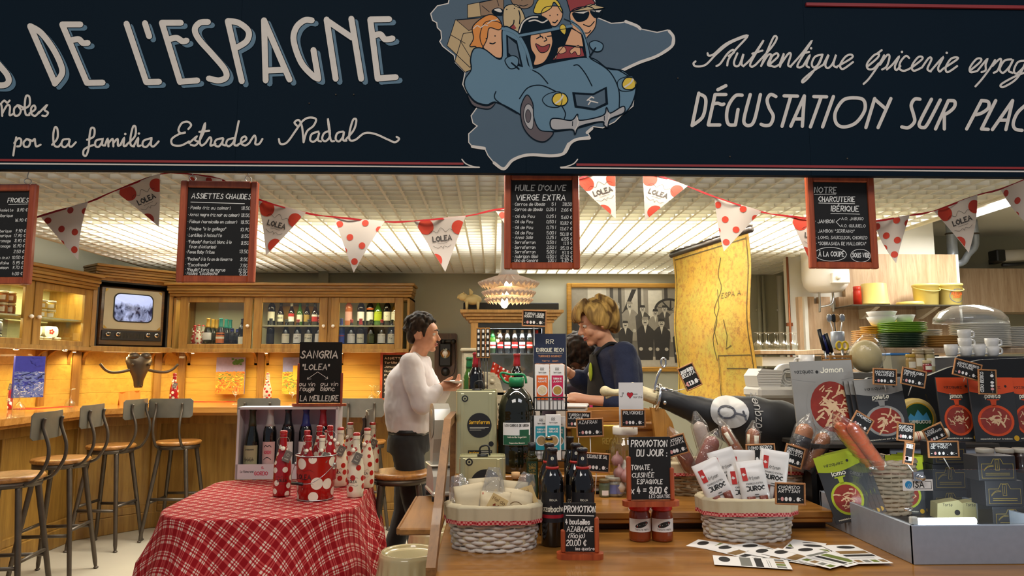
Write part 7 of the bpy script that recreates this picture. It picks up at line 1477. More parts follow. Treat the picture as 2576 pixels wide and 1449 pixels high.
# gold gift boxes, jar of garlic, small jars, oil bottles
q = P(1510,1180,2.86); g = G(); t = thing('gift_box', 'large gold turron gift box standing behind the small slates', 'box', (q.x, 2.87, BZ)); GOLD = mat('gold_card', '#a8842f', .3,.6, var=.08); w, h = 140 * 2.87 / FPX, 112 * 2.87 / FPX; g.box((0,0, h / 2),(w, .045, h),.002); g.build('carton', GOLD, t); g = G(); mp = front(0,-.0232); g.ribbon(letters('REGALO', .01, h * .6,.022, width=.085),.0036, mp); g.mat(1); g.ribbon(letters('Turron de Alicante', -w * .3, h * .16,.008, width=w * .6),.0012, mp); disc(g, mp, -w * .34, h * .5,.013); g.ribbon(letters('SR', .02, h * .38,.016),.0016, mp); g.build('print', [mat('gold_leaf', '#e0c060', .25,.7), INK], t)
q = ON(1585,1255, AZ); t = thing('glass_jar', 'big glass jar of garlic heads behind the PROMOTION DU JOUR board', 'jar', (q[0], q[1] + .075, AZ)); jp = [(.05,.002),(.062,.008),(.064,.03),(.064,.17),(.058,.20),(.046,.215),(.044,.225),(.044,.245)]; g = G(); g.lathe(jp, 28); g.f, g.mi, g.sm = [list(v) for v in zip(*[(a, b_, c) for a, b_, c in zip(g.f, g.mi, g.sm) if len(a) < 9])]; g.build('glass_body', CLEAR, t); g = G(); g.lathe([(.047,.228),(.048,.232),(.048,.256),(.044,.26),(.0001,.26)], 26); g.build('lid', mat('lid_white', '#d9d4c8', .4), t)
GL = mat('garlic', '#d9ccba', .5, var=.15, vs=30); GL2 = mat('garlic_pink', '#b5807c', .5, var=.2, vs=30)
for j, (dx, dy, dz) in enumerate(((-.03,-.02,.035),(.028,-.025,.033),(0,.03,.036),(-.028,-.018,.085),(.03,.0,.083),(-.005,-.033,.075),(0,.025,.095),(-.03,.01,.13))): g = G(); g.lathe([(.004,-.022),(.018,-.018),(.024,0),(.018,.014),(.007,.022),(.003,.034)], 14); tag(g.build('garlic_head', GL2 if j % 2 else GL),('pinkish' if j % 2 else 'white') + ' garlic head in the big glass jar, ' + ('lowest left', 'lowest right', 'lowest rear', 'middle left', 'middle right', 'middle front', 'upper rear', 'topmost')[j], 'garlic', 'garlic heads in the jar').location = (q[0] + dx, q[1] + .075 + dy, AZ + dz)
for px, py, l, r in ((1523,1252, 'small green glass jar with a white label on the lower step', .021),(1502,1240, 'small glass jar half hidden by the red-banded wine bottles', .02),(1538,1240, 'small glass jar behind the labelled one, beside the garlic jar', .021)): x, y, z = ON(px, py, AZ); jar('spice_jar', l, (x, y + .02, AZ), r, .055, None, '#5f6b52', '#7a6a48', (LBLW, .008,.026,.6), lidh=.01)
x, y, z = ON(1515,1215, AZ); jar('preserve_jar', 'wide jar with a blue and white label behind the small jars', (x, 2.72, AZ),.034,.06, None, '#8f8a78', '#b8b2a0', (mat('label_blue_white', '#6a74a8', .5),.012,.045,1.2), lidh=.012)
OIL = bottle_glass('olive_oil', '#2c2a0a'); make_bottle('oil_bottle', 'tall olive oil bottle with a gold screw cap in front of the turron boxes', 'bottle', (xx(1381,2.66),2.66, AZ), wine_profile(.225,.026,0,.012), DKGLASS, CAP['gold'], .02,(mat('label_kraft', '#a8895a', .6),.05,.11,1.2)); make_bottle('oil_bottle', 'slim black oil bottle with a white printed label', 'bottle', (xx(1434,2.60),2.60, AZ), [(.02,0),(.0225,.004),(.0225,.15),(.021,.165),(.0145,.18),(.0125,.185),(.0125,.225),(.0135,.228),(.0135,.232)], BLKGLASS, BLACK, .045,(LBLK, .03,.14,1.3), LBLC, [('ANNA', .118,.011),('SALA', .102,.011),('Lisura', .05,.007)])
t = thing('oil_bottle', 'square green oil bottle with a gold diamond on its label', 'bottle', (xx(1338,2.62),2.62, AZ)); g = G(); g.box((0,0,.08),(.044,.044,.16),.008); g.lathe([(.02,.158),(.014,.168),(.0125,.175),(.0125,.205)], 18); g.build('glass_body', OIL, t); g = G(); g.lathe([(.0145,.182),(.0145,.21),(.0001,.211)], 18); g.build('cap', BLACK, t); g = G(); mp = front(0,-.0225); g.flat([(-.018,.02),(.018,.02),(.018,.145),(-.018,.145)], mp); g.mat(1); q_ = front(0,-.0228); [g.ribbon(letters(s, 0,.13 - .011 * j, .007, align='c', width=.024),.0012, q_) for j, s in enumerate(('LOS', 'CERROS', 'DE', 'UBEDA'))]; g.flat([(0,.048),(.012,.063),(0,.078),(-.012,.063)], q_); g.build('paper_label', [mat('label_bottle_green', '#16331f', .5), mat('label_gold', '#a98a3c', .5)], t)
t = thing('cork_bottle', 'squat clear bottle with a cork top behind the flour basket', 'bottle', (xx(1297,2.56),2.56, AZ)); g = G(); g.lathe([(.024,0),(.028,.005),(.028,.05),(.02,.068),(.011,.075),(.011,.095)], 20); g.build('glass_body', AMBGLASS, t); g = G(); g.lathe([(.0155,.09),(.0155,.112),(.0001,.113)], 18); g.build('cork', mat('cork', '#c49a68', .8, var=.2, vs=80), t)
# azabache wine bottles
for px, py, l in ((1393,1379, 'red-banded dark wine bottle at the front left, beside the promotion stand'),(1471,1379, 'red-banded dark wine bottle directly behind the PROMOTION slate'),(1385,1352, 'red-banded dark wine bottle hidden behind the front left one'),(1454,1352, 'rear red-banded wine bottle, behind the one at the PROMOTION slate')):
 x, y, z = ON(px, py); make_bottle('wine_bottle', l, 'bottle', (x, y + .037, KZ), wine_profile(.297,.0365), BLKGLASS, CAP['black'], .062,(LBLK, .075,.165,1.25), LBLC, [('azabache', .108,.016),('RIOJA', .14,.006)], (mat('label_crimson', '#a01a28', .4),.088,.098)); o = [c for c in bpy.data.objects if c.name.startswith('wine_bottle') and c.parent is None][-1]
 g = G(); f = prof(wine_profile(.297,.0365)); g.lathe([(f(.233) + .0012,.233),(f(.241) + .0012,.241)], 20); g.mat(1); g.ribbon(letters('e', -.004,.262,.012),.0022, wrap(f, .0016)); b_ = g.build('neck_band', [RED, LBLC], None); b_.location = (0,0,0); b_.parent = [c for c in bpy.data.objects if c.get('label') == l][0]
# promotion stands
t, g, sw, sh_ = easel('chalkboard stand reading PROMOTION 4 bouteilles, in front of the wine bottles', 1459,1388,2.10, KZ, .094,.138, [('PROMOTION', .02,.19,.125,.96, 'l'),('4 bouteilles', .06,.44,.10,.74, 'l'),('AZABACHE', .10,.585,.10,.8, 'l'),('(Rioja)', .14,.72,.09,.5, 'l'),('20.00 €', .08,.87,.11,.6, 'l'),('les quatre', .36,.965,.06,.58, 'l')], .136, rad(-3),(.46,.72)); g.ribbon([[(-sw * .42,.018 + sh_ * .745),(sw * .44,.018 + sh_ * .735)]], .0022, front(0,-.0034)); g.build('chalk_writing', CHALK, t)
SAUCE = '#83330f'; SJ = []
for px, py, l in ((1616,1366, 'front left jar of tomato sauce under the PROMOTION DU JOUR board'),(1673,1366, 'front right jar of tomato sauce under the PROMOTION DU JOUR board'),(1611,1336, 'rear left tomato sauce jar, mostly hidden'),(1664,1336, 'rear right tomato sauce jar, mostly hidden')):
 x, y, z = ON(px, py); jar('sauce_jar', l, (x, y + .036, KZ),.0345,.098, None, SAUCE, '#c8101c', (LBLW, .032,.072,1.35), [('TOMATE FRITO', .037,.005)], oval=(.055,), lidh=.024)
t, g, sw, sh_ = easel('chalkboard stand reading PROMOTION DU JOUR, balanced on the sauce jars', 1637,1264,2.23, KZ + .1225,.132,.192, [('PROMOTION', .05,.155,.10,.86, 'l'),('DU JOUR :', .18,.305,.10,.72, 'l'),('TOMATE ,', .04,.525,.075,.5, 'l'),('CUISINÉE', .06,.645,.07,.52, 'l'),('ESPAGNOLE', .18,.75,.07,.6, 'l'),('x 4 = 8,00 €', .03,.90,.10,.86, 'l'),('LES QUATRE', .46,.975,.05,.5, 'l')], .178, rad(2),(.70,.52)); g.build('chalk_writing', CHALK, t)
# wicker baskets with cloth liners
WICK = mat('whitewashed_wicker', '#cbc1b4', .7, var=.35, vs=30); WICK2 = mat('brown_wicker', '#8f7752', .7, var=.3, vs=30); LINER = mat('cotton_liner', '#c0b291', .9, var=.06, vs=8, bump=.2); m, nt, b = nodes_of('gingham_trim'); tc = nd(nt, 'ShaderNodeTexCoord'); ck = nd(nt, 'ShaderNodeTexChecker', i_Scale=150.0, i_1=lin('#a81424'), i_2=lin('#d98a80')); nt.links.new(tc.outputs[3], ck.inputs[0]); nt.links.new(ck.outputs[0], b.inputs[0]); GING = m
def basket(label, loc, rx, ry, h, rows=11, liner=True, flare=.12, wm=None, rz=0, n=26):
 t_ = thing('wicker_basket', label, 'basket', loc, rz); g = G(); k = lambda z: 1 + flare * (z / h) - flare
 for r_ in range(rows):
  z = .006 + (h - .01) * r_ / (rows - 1); th = h / rows * .52; pts = []
  for i in range(n * 4): a = 2 * pi * i / (n * 4); o_ = .0042 * cos(a * n / 2 + (pi if r_ % 2 else 0)); pts.append(((rx * k(z) + o_) * cos(a),(ry * k(z) + o_) * sin(a), z + .0012 * sin(a * 5 + r_)))
  g.tube(pts, th, 6, True)
 for z in (0.004, h): g.tube([((rx * k(z) + .003 * cos(i * 1.7)) * cos(2 * pi * i / 72),(ry * k(z) + .003 * cos(i * 1.7)) * sin(2 * pi * i / 72), z + .002 * sin(i * 1.7)) for i in range(72)], .006,6, True)
 g.build('weave', wm or WICK, t_); g = G()
 for i in range(n): a = 2 * pi * (i + .5) / n; g.tube([(rx * k(0) * cos(a), ry * k(0) * sin(a),0),(rx * cos(a), ry * sin(a), h)], .0032,5)
 g.lathe([(.0001,.008),(rx * k(0) * .98,.008)], 40, sy=ry / rx); g.build('stakes', wm or WICK, t_)
 if liner:
  g = G(); d0 = h * .31
  def ln(u, v):
   a = 2 * pi * u; wv = .003 * sin(a * 13) + .002 * sin(a * 29)
   if v < .35: q = v / .35; return ((rx * .93 + wv) * cos(a),(ry * .92 + wv) * sin(a),.02 + (h - .015) * q)
   if v < .5: q = (v - .35) / .15; return ((rx * (.93 + .10 * q) + wv) * cos(a),(ry * (.92 + .12 * q) + wv) * sin(a), h + .006 + .006 * sin(q * pi))
   q = (v - .5) / .5; o_ = .0145 + wv + .003 * q; return ((rx * k(h - d0 * q) + o_) * cos(a),(ry * k(h - d0 * q) + o_) * sin(a), h + .006 - d0 * q + .003 * sin(a * 3))
  g.grid(ln, 96,24, True); g.build('cloth_liner', LINER, t_); g = G(); g.grid(lambda u, v: (lambda p: (p[0] * 1.006, p[1] * 1.008, p[2] - .012 * v + .002))(ln(u, 1)),96,3, True); g.build('gingham_trim', GING, t_)
 return t_
def flat_bag(name, label, cat, loc, w, h, d, rot, body, parts_fn, film=True):
 """pillow shaped pack standing upright; front is -y"""
 t_ = thing(name, label, cat, loc, 0, None, rot); g = G()
 def fn(u, v): a = 2 * pi * u; s = sin(pi * min(max(v, .0),1)) ** .5; pu = abs(cos(a)) ** .6 * (1 if cos(a) > 0 else -1); return (w / 2 * pu, d / 2 * s * (abs(sin(a)) ** .8) * (1 if sin(a) > 0 else -1) + .0015 * sin(v * 23 + u * 9), h * v)
 g.grid(fn, 24,16, True); g.build('pack', body, t_); parts_fn(t_, lambda u, v: (u, -d / 2 * (sin(pi * min(max(v / h, 0),1)) ** .5) * (max(0,1 - (2 * u / w) ** 2) ** .4) - .0022, v)); return t_
x, y, z = ON(1243,1393); FB = (x, y + .085, KZ); basket('whitewashed oval wicker basket at the left of the counter, holding bags of flour', FB, .139,.09,.126)
FLOUR = mat('flour', '#d3c19c', .8, var=.1, vs=40)
def rice(t_, mp):
 g = G(); g.mat(1); g.ribbon(letters('Arroz', 0,.055,.012, align='c'),.0014, mp); g.ribbon(letters('Rice', 0,.038,.011, align='c'),.0014, mp); g.ribbon([[(-.04,.02),(-.04,.11)], [(.025,.022),(.025,.03)]], .0035, mp); g.build('print', [INK, mat('print_coral', '#c9604a', .6)], t_)
def seal(t_, mp): g = G(); g.ribbon([circle(0,.06,.024, n=20) + [(.024,.06)], [(-.02,.045),(.02,.045)], [(-.015,.072),(.015,.072)]] + letters('Molino', 0,.055,.009, align='c'),.0016, mp); g.build('print', mat('print_brown', '#7a5a34', .6), t_)
def bagfilm(label, loc, w, h, d, rot):
 t_ = thing('cellophane_bag', label, 'bag', loc, 0, None, rot); g = G(); g.grid(lambda u, v: (lambda a, s: ((w / 2) * s * cos(a) + .006 * sin(9 * v + 5 * u), d / 2 * s * sin(a) + .005 * sin(14 * u + 7 * v), h * v))(2 * pi * u, (1 if v < .55 else 1 - .75 * ((v - .55) / .45) ** .8)),22,12, True); g.build('film', glass('cellophane', (.95,.96,.97),.6,.08,.09,1.0), t_); return t_
for i, (dx, dy, w, h, l, f_, rt) in enumerate(((-.06,-.01,.10,.135, 'bag of white rice with a coral stripe at the left of the flour basket', rice, (-.1,-.12,.2)),(.0,-.035,.095,.115, 'bag of rice lettered in coral at the front of the flour basket', rice, (-.15,.05,0)),(.062,-.02,.095,.12, 'rounded flour bag with a brown printed seal at the right of the basket', seal, (-.12,.1,-.15)),(-.025,.03,.1,.15, 'bag of flour standing at the back of the basket', seal, (.05,-.05,.1)),(.05,.035,.09,.14, 'bag of pale flour behind the sealed one', seal, (.08,.1,0)))):
 flat_bag('flour_bag', l, 'bag', (FB[0] + dx, FB[1] + dy, KZ + .055), w, h, .052, rt, FLOUR, f_)
for dx, dy, h, l, rt in ((-.075,0,.17, 'crumpled clear bag at the left of the flour basket', (-.1,-.25,.1)),(-.01,-.01,.19, 'crumpled clear bag over the middle of the flour basket', (-.05,.05,0)),(.065,.01,.175, 'shiny clear bag at the right of the flour basket', (.0,.25,0))): bagfilm(l, (FB[0] + dx, FB[1] + dy, KZ + .05),.10, h, .06, rt)
for dx, dz, l, rt, tx in ((.005,.09, 'cream honey label tilted on the front flour bag', (.15,.5,0),('Mel de', 'Rafelet')),(.105,.105, 'cream label slipping off the right of the flour basket', (.1,-.35,-.4),('Mel', ''))):
 t = thing('paper_label_card', l, 'label', (FB[0] + dx, FB[1] - .075 + (.06 if tx[1] == '' else 0), KZ + dz + .045),0, None, rt); g = G(); g.box((0,0,0),(.052,.001,.066)); g.build('card', mat('label_honey', '#d9bd84', .6, var=.12), t); g = G(); mp = front(0,-.0008); g.ribbon(letters(tx[0], 0,.014,.011, align='c'),.0014, mp); g.ribbon(letters(tx[1] or 'miel', 0,-.022,.010, align='c'),.0014, mp); g.mat(1); [g.flat([(c_ - .005,0),(c_, .008),(c_ + .005,0),(c_, -.008)], mp) for c_ in (-.006,.006)]; g.build('print', [mat('print_brown', '#7a5a34', .6), mat('print_rust', '#8f3a1c', .6)], t)
# chorizo basket
x, y, z = ON(1907,1368); CBk = (x, y + .095, KZ); basket('whitewashed oval wicker basket of white chorizo packs on the counter', CBk, .150,.095,.124)
SAUS = mat('chorizo', '#6f2f1c', .45, var=.25, vs=50, coat=.3); PACKW = mat('pack_white', '#e2dcd4', .45, var=.03, coat=.2)
def duroc(t_, mp):
 g = G(); h = .155
 for s in (-1,1): g.tube([mp(s * .020,.015), mp(s * .020,.06)], .0135,12); g.ball(mp(s * .020,.013),.013,12,8)
 g.build('sausage', SAUS, t_); g = G(); g.mat(0); g.flat([(-.036, h - .045),(-.02, h - .045),(-.02, h - .004),(-.036, h - .004)], lambda u, v: (u, mp(u, v)[1] - .001, v)); g.mat(1); g.ribbon(letters('DUROC', 0,.078,.013, align='c', width=.058),.0034, mp); g.ribbon(letters('CHORIZO EXTRA', 0,.097,.005, align='c', width=.055),.0008, mp); g.ribbon(letters('Artysan', 0,.112,.01,.3, align='c', width=.035),.0008, mp); g.ribbon([[(-.006,.065),(.006,.065)], [(-.012,.058),(.012,.058)]], .002, mp); g.build('print', [mat('pack_red', '#c0281e', .4), INK], t_)
for i, (dx, dy, dz, rt, l) in enumerate(((-.075,-.045,.075,(-.22,-.38,.1), 'white chorizo pack leaning left at the front of the basket'),(-.035,-.0,.10,(-.1,-.25,.15), 'white chorizo pack half hidden behind the left leaning one'),(.025,-.05,.065,(-.2,-.10,0), 'white chorizo pack upright at the front middle of the basket'),(.075,-.01,.095,(-.1,.16,-.2), 'white chorizo pack at the right, above the CHORIZO slate'),(.0,.035,.09,(.0,.02,0), 'white chorizo pack at the back of the basket'),(-.01,-.025,.05,(-.15,-.05,.1), 'white chorizo pack deep between the front two'))): flat_bag('chorizo_pack', l, 'pack', (CBk[0] + dx, CBk[1] + dy, KZ + dz + .012),.092,.172,.032, rt, PACKW, duroc)
tag_slate('small slate reading CHORIZO on the front right of the basket', 1988,1242,2.12,76,54, ['CHORIZO', 'ARTYSAN'], 2)
# second row of baskets with dry sausages
x, y, z = ON(1765,1250, AZ); B2 = (x + .0, y + .1, AZ); basket('brown wicker basket with a cotton liner on the lower step, left of the ham', B2,.155,.095,.115, wm=WICK2); x, y, z = ON(1972,1250, AZ); B3 = (x + .02, y + .1, AZ); basket('wicker basket with a cotton liner on the lower step, right of the chorizo basket', B3,.140,.09,.12, wm=WICK)
MEAT = mat('cured_meat', '#7a3a2a', .5, var=.4, vs=40, bump=.4, bs=90); MEATY = mat('smoked_sausage', '#8a4a1c', .4, var=.2, vs=40, coat=.3); OCHRE = mat('peppered_loin', '#9a5a24', .5, var=.4, vs=60); MOLD = mat('salami_skin', '#a8978a', .7, var=.25, vs=60)
def stick_(label, a, b_, r, m_, lab=None, film=True, two=False, loopy=False):
 A, B_ = Vector(a), Vector(b_); L = (B_ - A).length; d = (B_ - A).normalized(); e = d.to_track_quat('Z', 'Y').to_euler(); t_ = thing('cured_sausage', label, 'sausage', A, 0, None, e); g = G()
 for s in ((-1,1) if two else (0,)): g.at((s * r * .95,0,0)); g.lathe([(.002,0),(r * .7,.008),(r, .025),(r * 1.02, L * .5),(r, L - .025),(r * .7, L - .008),(.002, L)], 18)
 g.build('meat', m_, t_)
 if lab: g = G(); g.lathe([(r * (2.05 if two else 1.05), L * lab[1]),(r * (2.05 if two else 1.05), L * lab[2])], 24, sy=.52 if two else 1); g.build('wrapper_label', lab[0], t_)
 if film: R2 = r * (2.2 if two else 1.25); g = G(); g.grid(lambda u, v: ((R2 * (1 if v < .75 else max(.15,1 - (v - .75) * 3.2)) + .004 * sin(13 * u + 9 * v)) * cos(2 * pi * u), R2 * (.6 if two else 1) * (1 if v < .75 else max(.15,1 - (v - .75) * 3.2)) * sin(2 * pi * u), L * 1.22 * v),20,12, True); g.build('film', FILM, t_)
 return t_
pt = lambda px, py, Y: tuple(P(px, py, Y))
stick_('mould-dusted dry sausage in film leaning left out of the left step basket', pt(1745,1190,2.66), pt(1693,1095,2.64),.026, MEAT); stick_('tall pale salami in film standing in the left step basket', pt(1790,1180,2.70), pt(1755,1060,2.72),.026, MOLD); stick_('broad red cured sausage in film at the front of the left step basket', pt(1760,1185,2.60), pt(1798,1098,2.60),.028, MEAT)
stick_('pair of smoked sausages with a cream label leaning left, below the ham', pt(1876,1170,2.63), pt(1818,1072,2.66),.0165, MEATY, (LBLC, .55,.85), True, True); stick_('pair of smoked sausages with a cream label standing upright, below the ham', pt(1893,1175,2.68), pt(1895,1078,2.68),.019, MEATY, (LBLC, .55,.84), True, True)
stick_('thick peppered loin with a black band in film, in the right step basket', pt(1994,1180,2.62), pt(2030,1066,2.62),.031, OCHRE, (LBLK, .5,.72)); stick_('peppered loin in film leaning right in the right step basket', pt(2022,1180,2.64), pt(2080,1090,2.63),.027, OCHRE)
tag_slate('slate with a price, tilted beside the PROMOTION DU JOUR board', 1700,1121,2.50,56,50, ['SAUCISSON', 'BELLOTA'], -17,-10,(1728,1160,.155)); tag_slate('small slate reading LOMO IBERICO in front of the smoked sausages', 1914,1142,2.45,74,50, ['LOMO IBERICO'], -2,0,(1930,1190,.25)); tag_slate('small slate reading COSTA IBERICA at the right step basket', 1997,1148,2.47,56,52, ['COSTA IBERICA', 'BELLOTA'], 18,12,(1990,1195))
# ================================================================ ham, refrigerated case and kitchen corner at the right
HY = 2.93; hk = HY / FPX; BAG = mat('ham_bag', '#0c0c0d', .55, var=.2, sheen=.1); h0 = P(1850,1060, HY)
hp_ = lambda px, py, dy=0: tuple(P(px, py, HY) - h0 + Vector((0, dy, 0))); t = thing('bagged_ham', 'whole ham in a black cloth bag with a silver emblem, on a stand', 'ham', h0); g = G()
SEC = smooth([(1655,1003,20),(1690,1010,26),(1740,1030,34),(1800,1050,46),(1860,1062,66),(1930,1076,72),(1990,1078,62),(2020,1074,40),(2030,1072,6)], 5); n = 24; vs = []; fs = []
for (px, py, r) in SEC:
 c = Vector(hp_(px, py)); vs += [c + Vector((.25 * r * hk * cos(2 * pi * k / n) * .2,-.72 * r * hk * sin(2 * pi * k / n), r * hk * cos(2 * pi * k / n) + .0035 * sin(px * .09 + k * 1.3))) for k in range(n)]
for j in range(len(SEC) - 1):
 for k in range(n): fs.append((j * n + k, j * n + (k + 1) % n, (j + 1) * n + (k + 1) % n, (j + 1) * n + k))
fs.append(list(range(n))); g.add(vs, fs, True); g.build('cloth_bag', BAG, t)
def hsurf(u, v, e=.007):
 """front of the bag at photo-frame coordinates u, v"""
 q = min(SEC, key=lambda s: abs(s[0] - u)); r = q[2]; w_ = max(-.97, min(.97,(v - q[1]) / r)); return tuple(Vector(hp_(u, v)) + Vector((0,-.72 * r * hk * math.sqrt(1 - w_ * w_) - e, 0)))
g = G(); disc(g, hsurf, 1822,1034,45,28,40); g.mat(1); mq_ = lambda u, v: hsurf(u, v, .0095); g.ribbon([circle(1815,1034,19,15,26) + [(1834,1034)], [(1834,1036),(1858,1042)], [(1853,1032),(1858,1052)]], 4.5, mq_); g.mat(2)
g.ribbon(letters('Vazquez', 0,0,19, width=100),2.2, lambda u, v: hsurf(1895 - v, 1088 - u)); g.build('emblem', [mat('emblem_silver', '#a9a7a2', .4,.3), mat('emblem_grey', '#3a3c44', .5), mat('emblem_text', '#a9a6a0', .6)], t)
g = G(); WRAP = mat('foot_wrap', '#cdbf96', .6, var=.3, vs=30, bump=.6, bs=60); limb(g, [hp_(1650,1000), hp_(1620,990), hp_(1590,982), hp_(1565,985)], [.03,.028,.034,.018]); limb(g, [hp_(1570,985), hp_(1545,988), hp_(1522,984)], [.016,.014,.022]); limb(g, [hp_(1545,988), hp_(1526,1000)], [.01,.006]); o = g.build('wrapped_foot', WRAP, t)
g = G(); c = Vector(hp_(1653,1000)); g.tube([c + Vector((.012 * cos(a),-.045 * sin(a),.052 * cos(a))) for a in [2 * pi * k / 20 for k in range(20)]], .007,8, True); g.tube([hp_(1650,975), hp_(1690,985)], .011,10); g.tube(smooth([hp_(1643,985,-.02), hp_(1650,950,-.02), hp_(1660,928,-.02)], 4),.006,8); c = Vector(hp_(1666,912,-.02)); g.tube([c + Vector((.010 * cos(a),0,.019 * sin(a))) for a in [2 * pi * k / 16 for k in range(16)]], .0045,6, True); g.ball(hp_(1668,1012,-.03),.009); g.build('clamp', CHROME, t)
g = G(); zb = BZ - h0.z; A_ = [hp_(p, q) for p, q in ((1636,1025),(1668,1028),(1688,1060),(1700,1100),(1712,1130))]; g.prism([(a[0], a[2]) for a in A_] + [(A_[-1][0] + .01, zb + .0),(A_[0][0] + .03, zb),(A_[0][0] + .015,(A_[0][2] + zb) / 2)], -.02,.02); g.prism([(A_[0][0] + .02, zb),(.30, zb),(.30, zb + .025),(A_[0][0] + .02, zb + .025)], -.09,.03); g.box((.27,-.03, zb + .04),(.03,.1,.03),.004); g.build('stand', wood('stand_wood', '#c08a3e', '#a06c28', 2,2,.35, False, .3), t)
tag_slate('slate with a price on a wire pick, tilted above the clamp of the ham', 1735,948,2.86,44,62, ['JAMON IBERICO', 'BELLOTA'], -24,0,(1690,985))
# refrigerated display case
x0, x1, y0, y1, RZ = 1.18,1.62,2.0,2.56,.958; BR = mat('brushed_steel', '#a9b2bf', .4,.45, var=.1, vs=50); t = thing('display_case', 'low brushed steel refrigerated case with glass sides and a lit strip', 'display case', (x0, y0, KZ)); w, d, hh = x1 - x0, y1 - y0, RZ - KZ
g = G(); g.box((w / 2,.006, hh / 2),(w, .012, hh),.002); g.box((.006, d / 2, hh / 2),(.012, d - .001, hh),.002); g.box((w - .006, d / 2, hh / 2),(.012, d, hh)); g.box((w / 2, d - .006, hh / 2),(w, .012, hh)); g.box((w / 2, d / 2,.02),(w - .012, d - .012,.03)); g.build('base', BR, t); g = G(); g.box((w / 2, d / 2,.042),(w - .02, d - .02,.012)); g.build('tray', mat('case_floor', '#3b3d40', .4,.4), t)
g = G(); gh = .152; g.box((w / 2 + .004,.012, hh + gh / 2),(w - .01,.005, gh)); g.build('front_glass', PANE, t); g = G(); g.box((.008, d / 2 - .03, hh + gh / 2),(.005, d - .09, gh)); g.build('side_glass', PANE, t)
g = G(); g.box((.03,.005, hh + gh - .018),(.03,.006,.026)); g.cyl((.034,.004, hh + gh - .02),(.034,-.012, hh + gh - .02),.008, n=14)
for y in (.02,.2): g.cyl((.012, y, hh + .03 + y * .5),(-.006, y, hh + .03 + y * .5),.004, n=10)
g.build('glass_clip', CHROME, t); g = G(); g.box((.02,.024, hh + .008),(.02,.018,.022),.003); g.build('strip_end', WHITE, t); g = G(); g.tube([(.03,.026, hh + .006),(.2,.026, hh + .006)], .009,10); g.build('light_strip', glow('case_tube', '#eef4ff', 9), t); area('case_light', (x0 + .22, y0 + .03, RZ + .02),(rad(115),0,0),.36,.02,1.6, COOL)
g = G(); c = lambda px, py: (P(px, py, y0 + .008).x - x0, P(px, py, y0).z - KZ); a, b_ = c(2272,1236), c(2346,1207); mp = front(0,.0085); g.flat([a, (b_[0], a[1]), b_, (a[0], b_[1])], mp); g.mat(1); W_, H_ = b_[0] - a[0], b_[1] - a[1]; g.flat(circle(a[0] + W_ * .2, a[1] + H_ * .52, H_ * .34, n=20), front(0,.0082)); g.mat(0); g.ribbon([[(a[0] + W_ * (.13 + .06 * k), a[1] + H_ * .2),(a[0] + W_ * (.22 + .06 * k), a[1] + H_ * .62)] for k in range(3)], .0008, front(0,.008)); g.mat(2); g.ribbon(letters('ISA', a[0] + W_ * .36, a[1] + H_ * .3, H_ * .5, width=W_ * .34),.0028, front(0,.0082)); g.ribbon([[(a[0] + W_ * .36, a[1] + H_ * .16),(a[0] + W_ * .95, a[1] + H_ * .16),(a[0] + W_ * .95, a[1] + H_ * .82),(a[0] + W_ * .74, a[1] + H_ * .82)]], .0014, front(0,.0082)); g.build('maker_plate', [LBLW, mat('plate_blue', '#2a8ac0', .4), INK], t)
FZ = KZ + .049
t = thing('rear_shelf', 'dark raised shelf behind the glass case carrying packs of ham', 'shelf', (0,0,0)); SHZ = 1.118; g = G(); g.box((1.53,2.74, SHZ - .009),(.72,.27,.018),.003); g.build('board', mat('shelf_dark', '#3a3630', .4,.3), t); g = G(); g.box((1.53,2.868,.98),(.72,.02,.26)); [g.box((x, 2.74,.98),(.02,.24,.26)) for x in (1.19,1.88)]; g.build('support', BLACK, t); g = G(); g.box((1.68,2.62, SHZ - .05),(.4,.006,.07)); g.build('steel_front', BR, t)
c = [P(px, py, 2.9) for px, py in ((2145,975),(2180,950),(2250,940),(2330,945),(2380,925),(2460,905),(2700,895))]; g = G(); g.prism([(p.x, p.z) for p in c] + [(c[-1].x, .85),(c[0].x, .85)], 2.885,2.905); t = thing('display_backboard', 'black board with a wavy top edge and thin gold script behind the packs', 'board'); g.build('board', BLACK, t); g = G(); q = P(2335,1010,2.88); g.ribbon(letters('Cinco', q.x, q.z, .05,.1, width=.075),.002, lambda u, v: (q.x + (v - q.z) * -.2 + (u - q.x) * .5,2.8845, q.z - (u - q.x) * 1.1 + (v - q.z) * .8)); g.build('gold_script', mat('gold_script', '#6b5420', .4,.4), t)
HAMM = mat('sliced_ham', '#8a2c1e', .25, var=.4, vs=30, coat=.5); FATM = mat('ham_fat', '#d8b48a', .3, var=.1, coat=.4); GREYPK = mat('pack_grey', '#8f8d87', .5); DKPK = mat('pack_charcoal', '#2a2b2d', .5); ORPK = mat('pack_orange', '#d0481a', .5); LIME = mat('pack_lime', '#a3b01c', .5)
